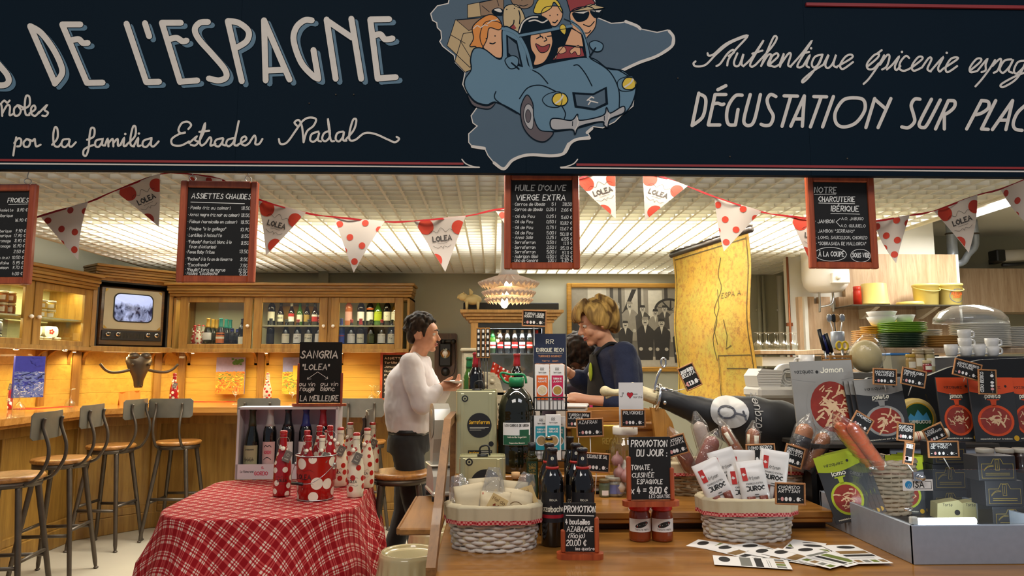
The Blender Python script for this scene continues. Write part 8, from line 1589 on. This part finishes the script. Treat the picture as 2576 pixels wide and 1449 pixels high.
def ham_pack(label, px, pb, Y, wpx, hpx, top, txt, win, rot=0, z=None, body=DKPK, sd=0, ring=None, yaw=0):
 q = P(px, pb, Y); k = Y / FPX; w, h = wpx * k, hpx * k; t_ = thing('ham_pack', label, 'pack', (q.x, Y, z if z else q.z),0, None, (rad(-6), rad(rot), rad(yaw))); g = G(); g.box((0,0, h / 2),(w, .007, h),.0008); g.build('card', body, t_); g = G(); mp = front(0,-.0038); hd = h * .78; g.flat([(-w / 2, h),(-w / 2, hd)] + [(-w / 2 + w * i / 12, hd - h * .05 * sin(pi * i / 12)) for i in range(1,12)] + [(w / 2, hd),(w / 2, h)], mp); g.mat(2); m2 = front(0,-.0042); v_ = win < .9; g.ribbon(letters('vazquez', -w * (.3 if v_ else .44), h * (.83 if v_ else .85), h * .045, width=w * (.5 if v_ else .3)), h * .007, m2); disc(g, m2, w * (.32 if v_ else -.08), h * .86, h * .02,12); g.mat(1); g.ribbon(letters(txt, 0 if v_ else w * .16, h * (.68 if v_ else .85), h * .06, align='c', width=w * (.34 if v_ else .36)), h * .012, m2)
 cx_, cy_, rx_, ry_ = (0, h * .33, w * .36, h * .22) if win < .9 else (w * .1, h * .42, w * .37, h * .34); g.mat(0 if win < .9 else 4); g.flat(circle(cx_, cy_, rx_ * 1.12, ry_ * 1.1), m2)
 if win < .9: g.flat([(-w * .05, cy_ + ry_),(w * .05, cy_ + ry_),(w * .07, h * .64),(w * .14, h * .645),(w * .14, h * .66),(-w * .14, h * .66),(-w * .14, h * .645),(-w * .07, h * .64)], m2)
 g.mat(3); g.flat(circle(cx_, cy_, rx_ * .95, ry_ * .93), front(0,-.0045)); g.mat(5); r_ = random.Random(sd)
 for j in range(26 if win < .9 else 60):
  a, e = r_.uniform(0,6.28), r_.uniform(0,.8); u, v, b2 = cx_ + rx_ * e * cos(a), cy_ + ry_ * e * sin(a), r_.uniform(-1.2,1.2); l = rx_ * r_.uniform(.08,.24); n0, f0 = len(g.v), len(g.f); g.ribbon([smooth([(u - l * cos(b2), v - l * sin(b2)),(u + l * .2, v + l * .15),(u + l * cos(b2), v + l * sin(b2))], 3)], rx_ * r_.uniform(.03,.11), front(0,-.0047 - j * 8e-6))
 g.mat(6); disc(g, m2, w * .40, h * .06, w * .06,12); g.mat(1); g.ribbon(letters('especialistas por tradicion', -w * .4, h * .04, h * .02, width=w * .7), h * .004, m2); g.build('print', [top, LBLC, INK, HAMM, GREYPK, FATM, mat('seal_yellow', '#c99a1a', .4)], t_); return t_
ham_pack('large grey ham pack headed jamon with a wide oval of sliced ham', 2090,1128,2.72,160,200, GREYPK, 'Jamon', .95,-2, SHZ, GREYPK, 1)
for i in range(4): ham_pack('charcoal paleta pack, ' + ('front one with the oval window', 'second', 'third', 'rearmost')[i] + ' of the leaning row', 2236 - i * 13,1112,2.66 + i * .022,122,158 - i * 2, GREYPK, 'paleta', .8,-5, SHZ + .001, DKPK, 3 + i)
ham_pack('orange headed ham pack, left of the two on the raised shelf', 2418,1108,2.68,92,160, ORPK, 'jamon', .8,0, SHZ, DKPK, 9); ham_pack('orange headed paleta pack at the right end of the raised shelf', 2512,1110,2.65,116,162, ORPK, 'paleta', .8,0, SHZ, DKPK, 12); ham_pack('orange headed ham pack cut by the right edge', 2596,1110,2.67,90,160, ORPK, 'paleta', .8,0, SHZ, DKPK, 13)
for i in range(3): ham_pack('lime headed charcoal pack, ' + ('front', 'second', 'rear')[i] + ' of the row leaning in the case behind the basket', 2278 + i * 16,1240,2.44 + i * .022,95,140, LIME, 'lomo', .8,3, FZ, DKPK, 20 + i)
for i in range(4): ham_pack('lime headed charcoal pack, ' + ('front', 'second', 'third', 'rear')[i] + ' of the slanted stack at the left of the case', 2150 + i * 10,1270,2.34 + i * .025,92,165, LIME, 'lomo', .8,-16, FZ, DKPK, 30 + i, None, -20)
g = G(); g.at((0,0,0),(rad(90),0,0)); q = P(2300,1022,2.8); k = 2.8 / FPX; t = thing('round_cheese', 'round cheese with a green and blue mountain label behind the packs', 'cheese', (q.x, 2.8, SHZ + 50 * k)); g.lathe([(.001,-.02),(46 * k, -.02),(50 * k, -.012),(50 * k, .012),(46 * k, .02),(.001,.02)], 36); g.build('rind', mat('rind', '#b39a5a', .7, var=.3, vs=50), t); g = G(); mp = front(0,-.0208); g.flat(circle(0,0,40 * k, n=32), mp); g.mat(1); g.flat(circle(0,0,37 * k, n=32), front(0,-.0211)); g.mat(2); g.flat([(-.05,-.01),(-.03,.02),(-.015,.008),(0,.035),(.02,.01),(.035,.025),(.05,-.01)], front(0,-.0214)); g.mat(3); g.ribbon(letters('Quesucos', -.05,-.018,.016, width=.1),.003, front(0,-.0217)); g.build('label', [GOLDINK, mat('label_forest', '#1f4a2a', .5), mat('label_sky', '#4a9ac0', .5), LBLC], t)
a, b_ = P(2290,1070,2.64), P(2385,1058,2.60); g = G(); L = (b_ - a).length; g.at((0,0,0),((b_ - a).to_track_quat('Z', 'Y').to_euler())); g.lathe([(.004,0),(.016,.002),(.019,.01),(.019, L - .01),(.016, L - .002),(.004, L)], 18); g.mat(1); [g.lathe([(.0195, z),(.0195, z + .002)], 18) for z in (.02,.026, L - .03, L - .024)]; a.z = SHZ + .0195; solo('rolled_towel', g, [mat('towel_cream', '#d0c0a4', .9), RED], 'rolled cream towel with thin red stripes on the raised shelf', 'towel', a)
# in the case: round basket, chorizo, tins, wedges
q = PZ(2257,1300, FZ); RB = (q.x + .004, q.y + .1, FZ); basket('round brown wicker basket inside the glass case, with a price pick', RB, .112,.1,.18,13, False, .2, mat('grey_wicker', '#8a7a64', .7, var=.35, vs=30),0,24)
stick_('two orange chorizo sausages in a clear pack leaning out of the round basket', (RB[0] - .02, RB[1] - .03, FZ + .14), pt(2125,1070,2.22),.02, mat('orange_chorizo', '#c9541c', .35, var=.2, vs=40, coat=.4),(LBLC, .02,.2), True, True)
GLD = mat('tin_gold', '#9a8440', .35,.5)
def tin(label, px, pb, Y, wpx, hpx, z=None):
 q = P(px, pb, Y); k = Y / FPX; w, h = wpx * k, hpx * k; t_ = thing('tin_box', label, 'box', (q.x, Y, z if z else q.z)); g = G(); g.box((0,.035, h / 2),(w, .07, h),.001); g.build('carton', LBLK, t_); g = G(); mp = front(0,-.0008); a = w * .42; b2 = h * .8; g.ribbon([[(-a, h * .1),(a, h * .1),(a, b2 * .85),(w * .16, b2 * .85),(w * .1, b2 * 1.1),(-w * .1, b2 * 1.1),(-w * .16, b2 * .85),(-a, b2 * .85),(-a, h * .1)], [(-w * .05, h * .42),(w * .05, h * .42),(w * .05, h * .85),(-w * .05, h * .85),(-w * .05, h * .42)], [(-.0, h * .5),(0, h * .78)]] + [smooth([(-w * .36, h * (.4 + .04 * j)),(-w * .25, h * (.55 + .04 * j)),(-w * .1, h * (.58 + .05 * j))], 3) for j in range(2)], .0012, mp); g.ribbon([[(-w * .32, h * (.3 - .07 * j)),(w * .32, h * (.3 - .07 * j))] for j in range(2)], .0016, mp); g.build('gold_print', GLD, t_); return h
zt = FZ
for i, (hpx, l) in enumerate(((60, 'bottom'),(62, 'middle'),(54, 'top'))): zt += tin(l + ' black tin box with gold lines in the left stack of the case', 2394 + 3 * i, 1300,2.42,86, hpx, zt) + .0008
zt = FZ
for i, (hpx, l) in enumerate(((56, 'bottom'),(62, 'middle'),(60, 'top'))): zt += tin(l + ' black tin box with gold lines in the right stack of the case', 2546 - 14 * i, 1300,2.2,96, hpx, zt) + .0008
for px, l in ((2390, 'left'),(2448, 'right')):
 q = PZ(px, 1306, FZ); g = G(); g.prism([(-.04,0),(.04,0),(.044,.05),(.03,.062),(-.036,.05)], 0,.05); g.mat(1); g.ribbon(letters('Torta', -.02,.042,.008),.001, front(0,-.0008)); disc(g, front(0,-.0008),.024,.022,.009,12); solo('cheese_wedge', g, [mat('wedge_paper', '#c9bf88', .5, var=.1), INK], l + ' cream wrapped cheese wedge at the front of the case', 'cheese', (q.x, q.y, FZ), rad(-8))
for px, l in ((2478, 'left'),(2528, 'middle'),(2570, 'right')): jar('preserve_jar', l + ' dark preserve jar with a silver lid behind the right tin stack', (P(px, 1150,2.5).x, 2.5, FZ + .13),.03,.07, None, '#2a140c', '#a8a294');
g = G(); g.box((1.6,2.5, FZ + .064),(.32,.08,.128)); solo('riser_block', g, BLACK, 'black block raising the dark preserve jars in the case', 'block')
for a in ((2226,948,2.64,62,42, ['MANCHEGO', 'TRANCHES'], 3, 'MANCHEGO TRANCHES, left above the paleta packs', (2230,990)),(2298,950,2.63,64,44, ['FROMAGE CABRA', 'PETIT'], 12, 'FROMAGE CABRA, above the cheese wheel', (2285,995)),(2433,930,2.62,72,44, ['JAMON IBERICO', 'TRANCHE'], 15, 'JAMON IBERICO above the left orange pack', (2424,960)),(2484,961,2.60,64,48, ['CEBO IBERICO'], -88, 'turned on its side between the orange packs', (2476,1000)),(2168,1062,2.5,52,40, ['CHORIZO'], 32, 'tilted in front of the large jamon pack', (2150,1110)),(2278,1087,2.42,45,46, ['QUESO', 'TENDRE'], 6, 'QUESO in front of the paleta packs', (2290,1180)),(2352,1091,2.44,55,42, ['LOMO', 'SERRANO'], -24, 'LOMO SERRANO tilted right of the paleta packs', (2350,1150)),(2373,1130,2.36,80,42, ['VENTRESCA', 'DE THON'], 0, 'VENTRESCA above the left tin stack', (2390,1180)),(2286,1140,2.2,26,56, ['CHORIZO'], 10, 'narrow one on a pick in the round basket', (2300,1190))): tag_slate('small slate reading ' + a[7] if a[7][0].isupper() else 'small slate ' + a[7], *a[:7], 0, a[8])
# flyers on the counter
def flyer(label, px, py, rot, i):
 q = PZ(px, py, KZ); t_ = thing('flyer', label, 'flyer', (q.x, q.y, KZ + .0008 + .0007 * i), rad(rot), 'flyers on the counter'); g = G(); g.box((0,0,0),(.1,.205,.0005)); g.build('paper', PAPER, t_); g = G(); mp = lambda u, v: (u, v, .0005); g.flat(circle(.012,.072,.028,.016,20), mp); m_ = 1 + i % 3; g.mat(m_); g.flat([(-.045,.0),(.045,.0),(.045,.03),(-.045,.03)], mp); g.mat(0); g.flat([(-.045,-.03),(.045,-.03),(.045,-.01),(-.045,-.01)], mp)
 for j in range(4): g.mat((j + i) % 3 + 1); g.flat([(-.045 + .024 * j, -.09),(-.027 + .024 * j, -.09),(-.027 + .024 * j, -.065),(-.045 + .024 * j, -.065)], mp)
 g.mat(0); g.ribbon([[(-.04,-.05 + .006 * j),(.03,-.05 + .006 * j)] for j in range(2)], .001, mp); g.build('print', [INK, mat('flyer_olive', '#6b7a2a', .5), mat('flyer_brown', '#8a6a3a', .5), mat('flyer_grey', '#7a7a70', .5)], t_)
for i, (px, py, r, l) in enumerate(((1822,1378,52, 'leftmost flyer, corner pointing left'),(1872,1392,38, 'flyer over the leftmost one, black oval showing'),(1925,1390,25, 'third flyer from the left'),(2020,1382,-35, 'flyer nearest the chorizo basket'),(1975,1402,48, 'flyer with a dark photo strip in the middle of the spread'),(1890,1418,75, 'flyer lying across the front left of the spread'),(2048,1392,-12, 'flyer behind the middle of the spread'),(2020,1408,40, 'flyer under the right-hand ones, lower edge to the front'),(2075,1404,30, 'flyer with a leaf-green patch beside the case'),(2100,1412,-58, 'flyer turned across the front right'),(2152,1400,3, 'rightmost flyer, lying square on top'))): flyer('printed card flyer: ' + l, px, py, r, i)
# ---------------------------------------------------------------- kitchen corner
YELB = mat('bucket_yellow', '#e0cb74', .4, var=.03, coat=.2); KY = 5.92; kk = KY / FPX; kp = lambda px, py, Y=KY: P(px, py, Y)
SHK = kp(2280,769).z; a, b_ = kp(2126,770).x, kp(2452,770).x; t = thing('glass_shelf', 'thin dark glass shelf on brackets in front of the laminate panel', 'shelf', ((a + b_) / 2,5.97, SHK)); g = G(); g.box((0,0,-.008),(b_ - a, .34,.014),.003); g.build('board', mat('shelf_glass', '#4a463c', .15,.2), t)
for x in (-.32,.2): g = G(); g.prism([(-.12,-.016),(.165,-.016),(.165,-.1),(.13,-.1)], x - .02, x + .02, lambda u, v, d: (d, u, v)); g.build('bracket', GP, t)
def bucket(label, px, wpx, hpx, up=True, lbl=False):
 t_ = thing('yellow_bucket', label, 'bucket', (kp(px, 769).x, KY, SHK)); r, h = wpx * kk / 2, hpx * kk; pr = [(r * .86,0),(r * .9,.004),(r, h * .88),(r * 1.06, h * .89),(r * 1.06, h * .97),(r, h)]; pr = pr if up else [(a_, h - z) for a_, z in pr[::-1]]; g = G(); g.lathe(pr, 30); g.build('tub', YELB, t_); g = G(); s = 1 if up else 0; g.tube(smooth([(-r * 1.05,0, h * (.85 if up else .1)),(-r * .8,-r * .75, h * (.7 if up else .06)),(0,-r * 1.12, h * (.62 if up else .04)),(r * .8,-r * .75, h * (.7 if up else .06)),(r * 1.05,0, h * (.85 if up else .1))], 4),.004,6); g.build('handle', YELB, t_)
 if lbl: g = G(); f = prof(pr); mp = wrap(f, .003,.1); g.ribbon([circle(0, h * .42, r * .62, h * .3,24) + [(r * .62, h * .42)]], .003, mp); g.mat(1); g.ribbon(letters('CREME FRAICHE', 0, h * .46,.022, align='c', width=r * 1.0),.004, mp); g.ribbon(letters('ISIGNY', 0, h * .32,.022, align='c', width=r * .7),.004, mp); g.build('print', [mat('print_blue', '#3a5a8a', .5), mat('print_orange', '#c9602a', .5)], t_)
bucket('yellow bucket standing upside down on the glass shelf', 2200,66,56, False); bucket('yellow lidded bucket at the middle of the glass shelf', 2331,60,55); bucket('yellow bucket with a blue oval label at the right of the glass shelf', 2390,60,56, True, True)
g = G(); g.lathe([(.001,0),(.105,0),(.11,.012),(.105,.03),(.001,.032)], 28); solo('bucket_lid', g, YELB, 'flat yellow lid lying on the glass shelf', 'lid', (kp(2289,769).x, KY, SHK)); g = G(); g.lathe([(.001,0),(.034,0),(.034,.12),(.03,.13),(.032,.135),(.032,.165),(.001,.165)], 20); solo('red_canister', g, mat('canister_red', '#c02a14', .35), 'slim red canister beside the upside-down bucket', 'canister', (kp(2158,769).x, KY, SHK))
q = P(2078,737,5.95); t = thing('water_heater', 'white water heater with a small black control panel, below the chalkboard', 'water heater', (q.x, 5.95, q.z)); r = 113 * 5.95 / FPX / 2; g = G(); g.lathe([(.0001,-.0),(r * .7,.01),(r * .93,.06),(r, .12),(r, .5),(r * .9,.56),(.0001,.58)], 36); g.box((0,.17,.3),(.2,.1,.3)); g.build('tank', WHITE, t); g = G(); g.box((.03,-r * .99,.105),(.15,.06,.09),.006); g.mat(1); g.box((.04,-r - .02,.105),(.12,.01,.05),.003); g.mat(2); g.cyl((.0,-r - .024,.105),(.0,-r - .04,.105),.018, n=14); g.build('control_panel', [WHITE, BLACK, CREAM], t); g = G(); [g.tube(smooth([(x, 0,.02),(x, 0,-.08),(x + .02,.05,-.16)], 4),.01,8) for x in (-.06,.06)]; g.tube(smooth([(.06,0,-.03),(.03,-.02,-.1),(-.05,.02,-.12)], 4),.008,8); g.build('pipe', STEEL, t)
for i, (p0, p1, r, l) in enumerate(((2391,2391,.046, 'wide silver duct pipe coming down behind the pennant'),(2450,2438,.031, 'silver duct pipe with a curved elbow, beside the wide duct'))):
 A_ = P(p0,560,6.5); B_ = P(p1,640,6.5); t = thing('duct_pipe', l, 'pipe', (B_.x, 6.5, B_.z)); g = G(); pts = [(A_.x - B_.x + .0,0,2.81 - B_.z),(A_.x - B_.x, 0,.1)] + ([(-.01,0,.0),(-.06,0,-.07),(-.12,.0,-.09),(-.2,.1,-.09)] if i else [(0,0,-.05),(0,.3,-.1),(0,.8,-.1)]); g.tube(smooth(pts, 5), r, 16); g.build('pipe', BR, t); g = G(); g.tube([(A_.x - B_.x + (r + .003) * cos(2 * pi * k / 20),(r + .003) * sin(2 * pi * k / 20),.2) for k in range(20)], .008,6, True); g.build('clamp_ring', DARKSTEEL, t)
a, b_ = P(2515,645,6.9), P(2600,640,6.9); t = thing('spotlight', 'black and grey wall lamp at the right edge above the laminate band', 'lamp', a); g = G(); g.tube([(0,0,0), tuple(b_ - a)], .06,12); g.build('housing', GP, t); g = G(); g.box((-.03,0,-.0),(.09,.14,.12),.01); g.tube([(.02,0,-.09), tuple(b_ - a + Vector((0,0,-.09)))], .02,8); g.box((.2,.2,0),(.06,.4,.05)); g.build('bracket', BLACK, t)
# back worktop crowded with plates, cups and tools
WZ, WYk = 1.375,3.45; x0, x1 = 2.0,3.15; t = thing('back_worktop', 'grey back worktop at the right, crowded with cups, jars and plates', 'counter'); g = G(); g.box(((P(2020,924,3.5).x + x1) / 2,3.5, WZ - .015),(x1 - P(2020,924,3.5).x, .44,.03),.003); g.mat(1); g.box(((x0 + x1) / 2,4.25,1.495),(x1 - x0,.7,.03),.003); g.mat(0); g.box(((x0 + x1) / 2 + .2,3.76,.7),(x1 - x0 - .5,.03,1.36)); g.mat(1); g.mat(0); [g.box((x, 4.55,.74),(.04,.06,1.47)) for x in (x0 + .02, x1 - .02)]; g.box((x0 + .3,4.2,1.43),(.5,.5,.08)); g.build('tops', [mat('worktop_grey', '#5a564e', .5), LAM], t)
g = G(); q = P(1955,1000,3.9); t = thing('meat_slicer', 'white meat slicer with a ribbed carriage beyond the ham', 'slicer', (q.x, 3.95, q.z)); g.box((0,0,.03),(.26,.25,.06),.015); g.prism([(-.12,.06),(.0,.06),(.02,.15),(-.1,.16),(-.13,.12)], -.1,.1); [g.box((-.055,-.1,.075 + .014 * k),(.13,.006,.005)) for k in range(6)]; g.build('body', WHITE, t); g = G(); g.at((.06,-.04,.11),(rad(90),0, rad(12))); g.lathe([(.001,-.03),(.07,-.03),(.078,-.02),(.078,.02),(.001,.02)], 30); [g.lathe([(r, .021),(r + .004,.023),(r + .008,.021)], 28) for r in (.02,.035,.05)]; g.build('blade_cover', WHITE, t); g = G(); g.box((0,.1,-.63),(.30,.4,1.2)); g.M = Matrix(); solo('slicer_table', g, BLACK, 'black table under the white slicer', 'table', (q.x, 3.95, q.z - .032))
GY = 5.3; a, b_ = P(1893,880, GY).x, P(2078,880, GY).x; t = thing('glass_rack_shelf', 'wooden shelf behind the map with rows of glasses and a white appliance strip below', 'shelf', ((a + b_) / 2, GY + .1,1.527)); g = G(); g.box((0,0,-.015),(b_ - a, .5,.03),.003); g.build('board', LAM, t); g = G(); g.box((0,0,-.085),(b_ - a - .04,.46,.07),.004); g.mat(1); [g.box((x, -.232,-.085),(.07,.004,.03)) for x in (.1,.2)]; g.mat(2); g.box((0,.02,-.83),(b_ - a - .04,.44,1.39)); g.build('appliance', [WHITE, DKPK, mat('drawer_dark', '#4a4034', .6)], t)
for i, px in enumerate(range(1907,2015,22)):
 for j in range(2): goblet('drinking_glass', 'stemmed drinking glass in the two rows of glasses on the wooden shelf behind the map', (P(px + j * 6,880, GY + .02 + j * .14).x, GY + .02 + j * .14,1.528),.14,.033, True, 'rows of glasses on the shelf')
def wp(px, Y): return P(px, 930, Y).x
def mug(label, px, Y, z, r=.028, h=.06, hs=1):
 t_ = thing('cup', label, 'cup', (wp(px, Y), Y, z),0); g = G(); g.lathe([(r * .7,0),(r * .8,.003),(r, h * .5),(r * 1.03, h),(r * .94, h),(r * .9, h * .5),(.001,.006)], 22); g.build('bowl', WHITE, t_); g = G(); g.tube(smooth([(hs * r * .95,0, h * .8),(hs * r * 1.6,0, h * .75),(hs * r * 1.6,0, h * .3),(hs * r * .85,0, h * .2)], 4),.0045,6); g.build('handle', WHITE, t_)
mug('large white mug with its handle to the left, beside the jamon pack', 2030,3.38, WZ, .036,.085,-1)
for k in range(4): g = G(); g.lathe([(.012,0),(.016,.003),(.02,.05),(.0185,.05),(.001,.005)], 18); solo('small_glass', g, CLEAR, 'small clear glass in the short row between the white mug and the slatted basket', 'glass', (wp(2050 + 9 * k, 3.45),3.45, WZ),0, 'row of small glasses')
g = G(); CMY = 3.5; g.box((0,0,.04),(.34,.24,.08),.006); g.mat(1); [g.ball((x, -.12,.0),(.045,.02,.045),16,10) for x in (-.06,)]; cz = WZ + .081; solo('coffee_machine', g, [mat('machine_black', '#16181e', .3), CHROME], 'low black coffee machine carrying the white cups', 'coffee machine', (wp(2455, CMY), CMY, WZ))
for (px, n, l) in ((2396,1, 'single white cup at the left'),(2432,3, 'left stack of white cups'),(2466,1, 'plain white cup between the stacks'),(2500,2, 'right stack of white cups')):
 for k in range(n): mug(l + (', level ' + ('bottom', 'middle', 'top')[k] if n > 1 else '') + ', on the coffee machine', px, CMY - .03, cz + k * .042,.03,.058 if n < 2 else .048)
def stackp(kind, label, px, Y, z, n, r, h, m_, grp, sq=False):
 for k in range(n): g = G(); g.lathe([(.001,.001),(r * .6,0),(r * .66,.001),(r, h * .8),(r, h),(r * .62,.003),(.001,.003)], 28 if not sq else 4, a0=pi / 4 if sq else 0, a1=2 * pi + (pi / 4 if sq else 0)); solo(kind, g, m_, label, 'plate', (wp(px, Y) + random.uniform(-.003,.003), Y, z + k * h * .78),0, grp)
PC = {k: mat('plate_' + k, v, .3, coat=.2) for k, v in dict(yellow='#cfa02a', green='#7fae32', dark='#2f4a35', white='#dcd9d0', wood='#b58a4a').items()}; PZ0 = 1.511
stackp('plate', 'plate in the yellow stack on the back worktop', 2212,4.2, PZ0,12,.095,.014, PC['yellow'], 'yellow plates'); stackp('plate', 'plate in the dark green stack on the back worktop', 2268,4.05, PZ0,8,.12,.013, PC['dark'], 'dark green plates'); stackp('plate', 'bright green plate on top of the dark green stack', 2276,4.05, PZ0 + .084,6,.13,.013, PC['green'], 'bright green plates'); stackp('plate', 'white plate in the middle stack on the back worktop', 2328,4.2, PZ0,11,.10,.013, PC['white'], 'middle white plates'); stackp('wooden_bowl', 'wooden bowl in the low stack left of the coffee cups', 2375,4.0, PZ0 - .0,5,.09,.017, PC['wood'], 'wooden bowls'); stackp('wooden_bowl', 'square wooden board in the stack left of the yellow plates', 2180,4.3, PZ0,9,.08,.016, PC['wood'], 'wooden boards', True)
stackp('plate', 'white dinner plate in the left tall stack behind the cups', 2470,3.98, PZ0,13,.15,.013, PC['white'], 'tall stack of dinner plates'); stackp('plate', 'white dinner plate in the right tall stack at the photo edge', 2560,4.1, PZ0,12,.13,.013, PC['white'], 'right stack of dinner plates')
for px, z, r, l in ((2226, PZ0 + .14,.085, 'lower white serving bowl resting on the yellow plates'),(2226, PZ0 + .172,.085, 'upper white serving bowl on the yellow plates'),(2282, PZ0 + .152,.062, 'smaller white bowl on the bright green plates')): g = G(); g.lathe([(r * .6,0),(r * .7,.002),(r, .05),(r * .96,.05),(r * .68,.008),(.001,.006)], 26); solo('serving_bowl', g, WHITE, l, 'bowl', (wp(px, 4.15),4.15, z))
g = G(); g.lathe([(.21,0),(.205,.03),(.17,.07),(.1,.1),(.0001,.11)], 32, sy=.7); solo('dome_cover', g, glass('dome_plastic', (.9,.92,.95),.6,.05,.12), 'clear plastic dome cover above the tall plate stacks', 'cover', (wp(2450,4.02),4.02, PZ0 + .145))
for px, r, h, f_, l_, lid, l in ((2292,.022,.075, '#a8894a', 2, '#c9a23a', 'jar with a yellow label'),(2312,.026,.10, '#b59a6a', 1, '#b0a080', 'tall paper-covered jar'),(2338,.026,.10, '#b8a870', 1, '#b0a080', 'second tall paper-covered jar'),(2333,.02,.045, '#8a1a1a', 0, '#c9b88a', 'small jar of red jam')): jar('preserve_jar', l + ' on the back worktop, left of the coffee machine', (wp(px, 3.4 - .08 * (h < .06)),3.4 - .08 * (h < .06), WZ), r, h, None, f_, lid, (LBLC, h * .3, h * .7,.9), clothlid=l_ == 1)
t = thing('food_box', 'clear food box with a bright blue lid on the back worktop', 'box', (wp(2254,3.5),3.5, WZ)); g = G(); g.prism([(-.04,0),(.04,0),(.046,.085),(-.046,.085)], -.04,.04); g.build('box', mat('box_clear', '#a9a898', .2), t); g = G(); g.box((0,0,.09),(.1,.09,.012),.003); g.build('lid', mat('lid_blue', '#2a7ac9', .35), t)
t = thing('wrapped_cheese', 'pale cheese in a knotted clear bag on the back worktop', 'cheese', (wp(2180,3.36),3.36, WZ)); g = G(); g.ball((0,0,.078),(.075,.06,.078),22,14); g.build('cheese', mat('cheese_cream', '#d9c890', .5, var=.15, vs=20), t); g = G(); g.grid(lambda u, v: ((.085 - .05 * max(0, v - .6)) * (.4 + sin(pi * min(v * 1.1,1)) ** .5 * .6) * cos(2 * pi * u) + .008 * sin(17 * u + 9 * v) + .08 * max(0, v - .7),.07 * (.4 + sin(pi * min(v * 1.1,1)) ** .5 * .6) * sin(2 * pi * u),.185 * v),26,14, True); g.build('film', FILM, t)
t = thing('cutlery_basket', 'brown slatted basket holding knives and yellow scissors', 'basket', (wp(2106,3.34),3.34, WZ)); g = G(); [g.box((0,-.04 + .08 * s, .012 + .016 * k),(.105,.005,.010)) for k in range(5) for s in (0,1)]; [g.box((-.05 + .1 * s, 0,.012 + .016 * k),(.005,.08,.010)) for k in range(5) for s in (0,1)]; [g.box((-.05 + .1 * s, -.04 + .08 * r, .04),(.007,.007,.085)) for s in (0,1) for r in (0,1)]; g.box((0,0,.003),(.1,.08,.006)); g.build('slats', mat('slat_brown', '#9a6a2c', .6), t)
for i, (dx, m_, ln, l) in enumerate(((-.035, BLACK, .2, 'dark handled knife leaning left in the slatted basket'),(-.015, mat('handle_blue', '#16205a', .35),.17, 'blue handled knife in the slatted basket'),(.01, BLACK, .18, 'black handled knife upright in the slatted basket'))): g = G(); g.tube([(0,0,0),(-.03 - dx * .2,0, ln * .5)], .006,6); g.mat(1); g.tube([(-.03 - dx * .2,0, ln * .5),(-.055 - dx * .3,0, ln)], .010,8); solo('kitchen_knife', g, [STEEL, m_], l, 'knife', (wp(2106,3.34) + dx, 3.34, WZ + .008))
g = G(); [g.tube([(s * .014 + .014 * cos(a * pi / 6),0,.12 + .02 * sin(a * pi / 6)) for a in range(12)], .005,6, True) for s in (-1,1)]; g.mat(1); g.tube([(0,0,.105),(0,0,.0)], .006,6); solo('scissors', g, [mat('handle_yellow', '#d9b81c', .35), STEEL], 'yellow handled scissors in the slatted basket', 'scissors', (wp(2106,3.34) + .025,3.33, WZ + .008))
t = thing('utensil_pot', 'perforated steel pot of spoons and ladles on the wooden shelf', 'pot', (P(2058,880,4.05).x + .12,4.05,1.511)); g = G(); g.lathe([(.035,0),(.038,.002),(.038,.095),(.035,.097),(.034,.004),(.001,.004)], 22); g.build('pot', BR, t)
for i, (dx, c_, l) in enumerate(((-.02, STEEL, 'steel ladle'),(.0, mat('spoon_wood', '#b58a54', .6), 'wooden spoon'),(.015, STEEL, 'steel serving spoon'),(-.008, BLACK, 'black spatula'))): g = G(); g.tube([(0,0,0),(dx * 1.6,0,.15)], .003,6); g.ball((dx * 1.8,0,.17),(.018,.006,.025),12,8); solo('utensil', g, c_, l + ' in the perforated steel pot', 'utensil', (P(2058,880,4.05).x + .12 + dx * .4,4.05,1.517))
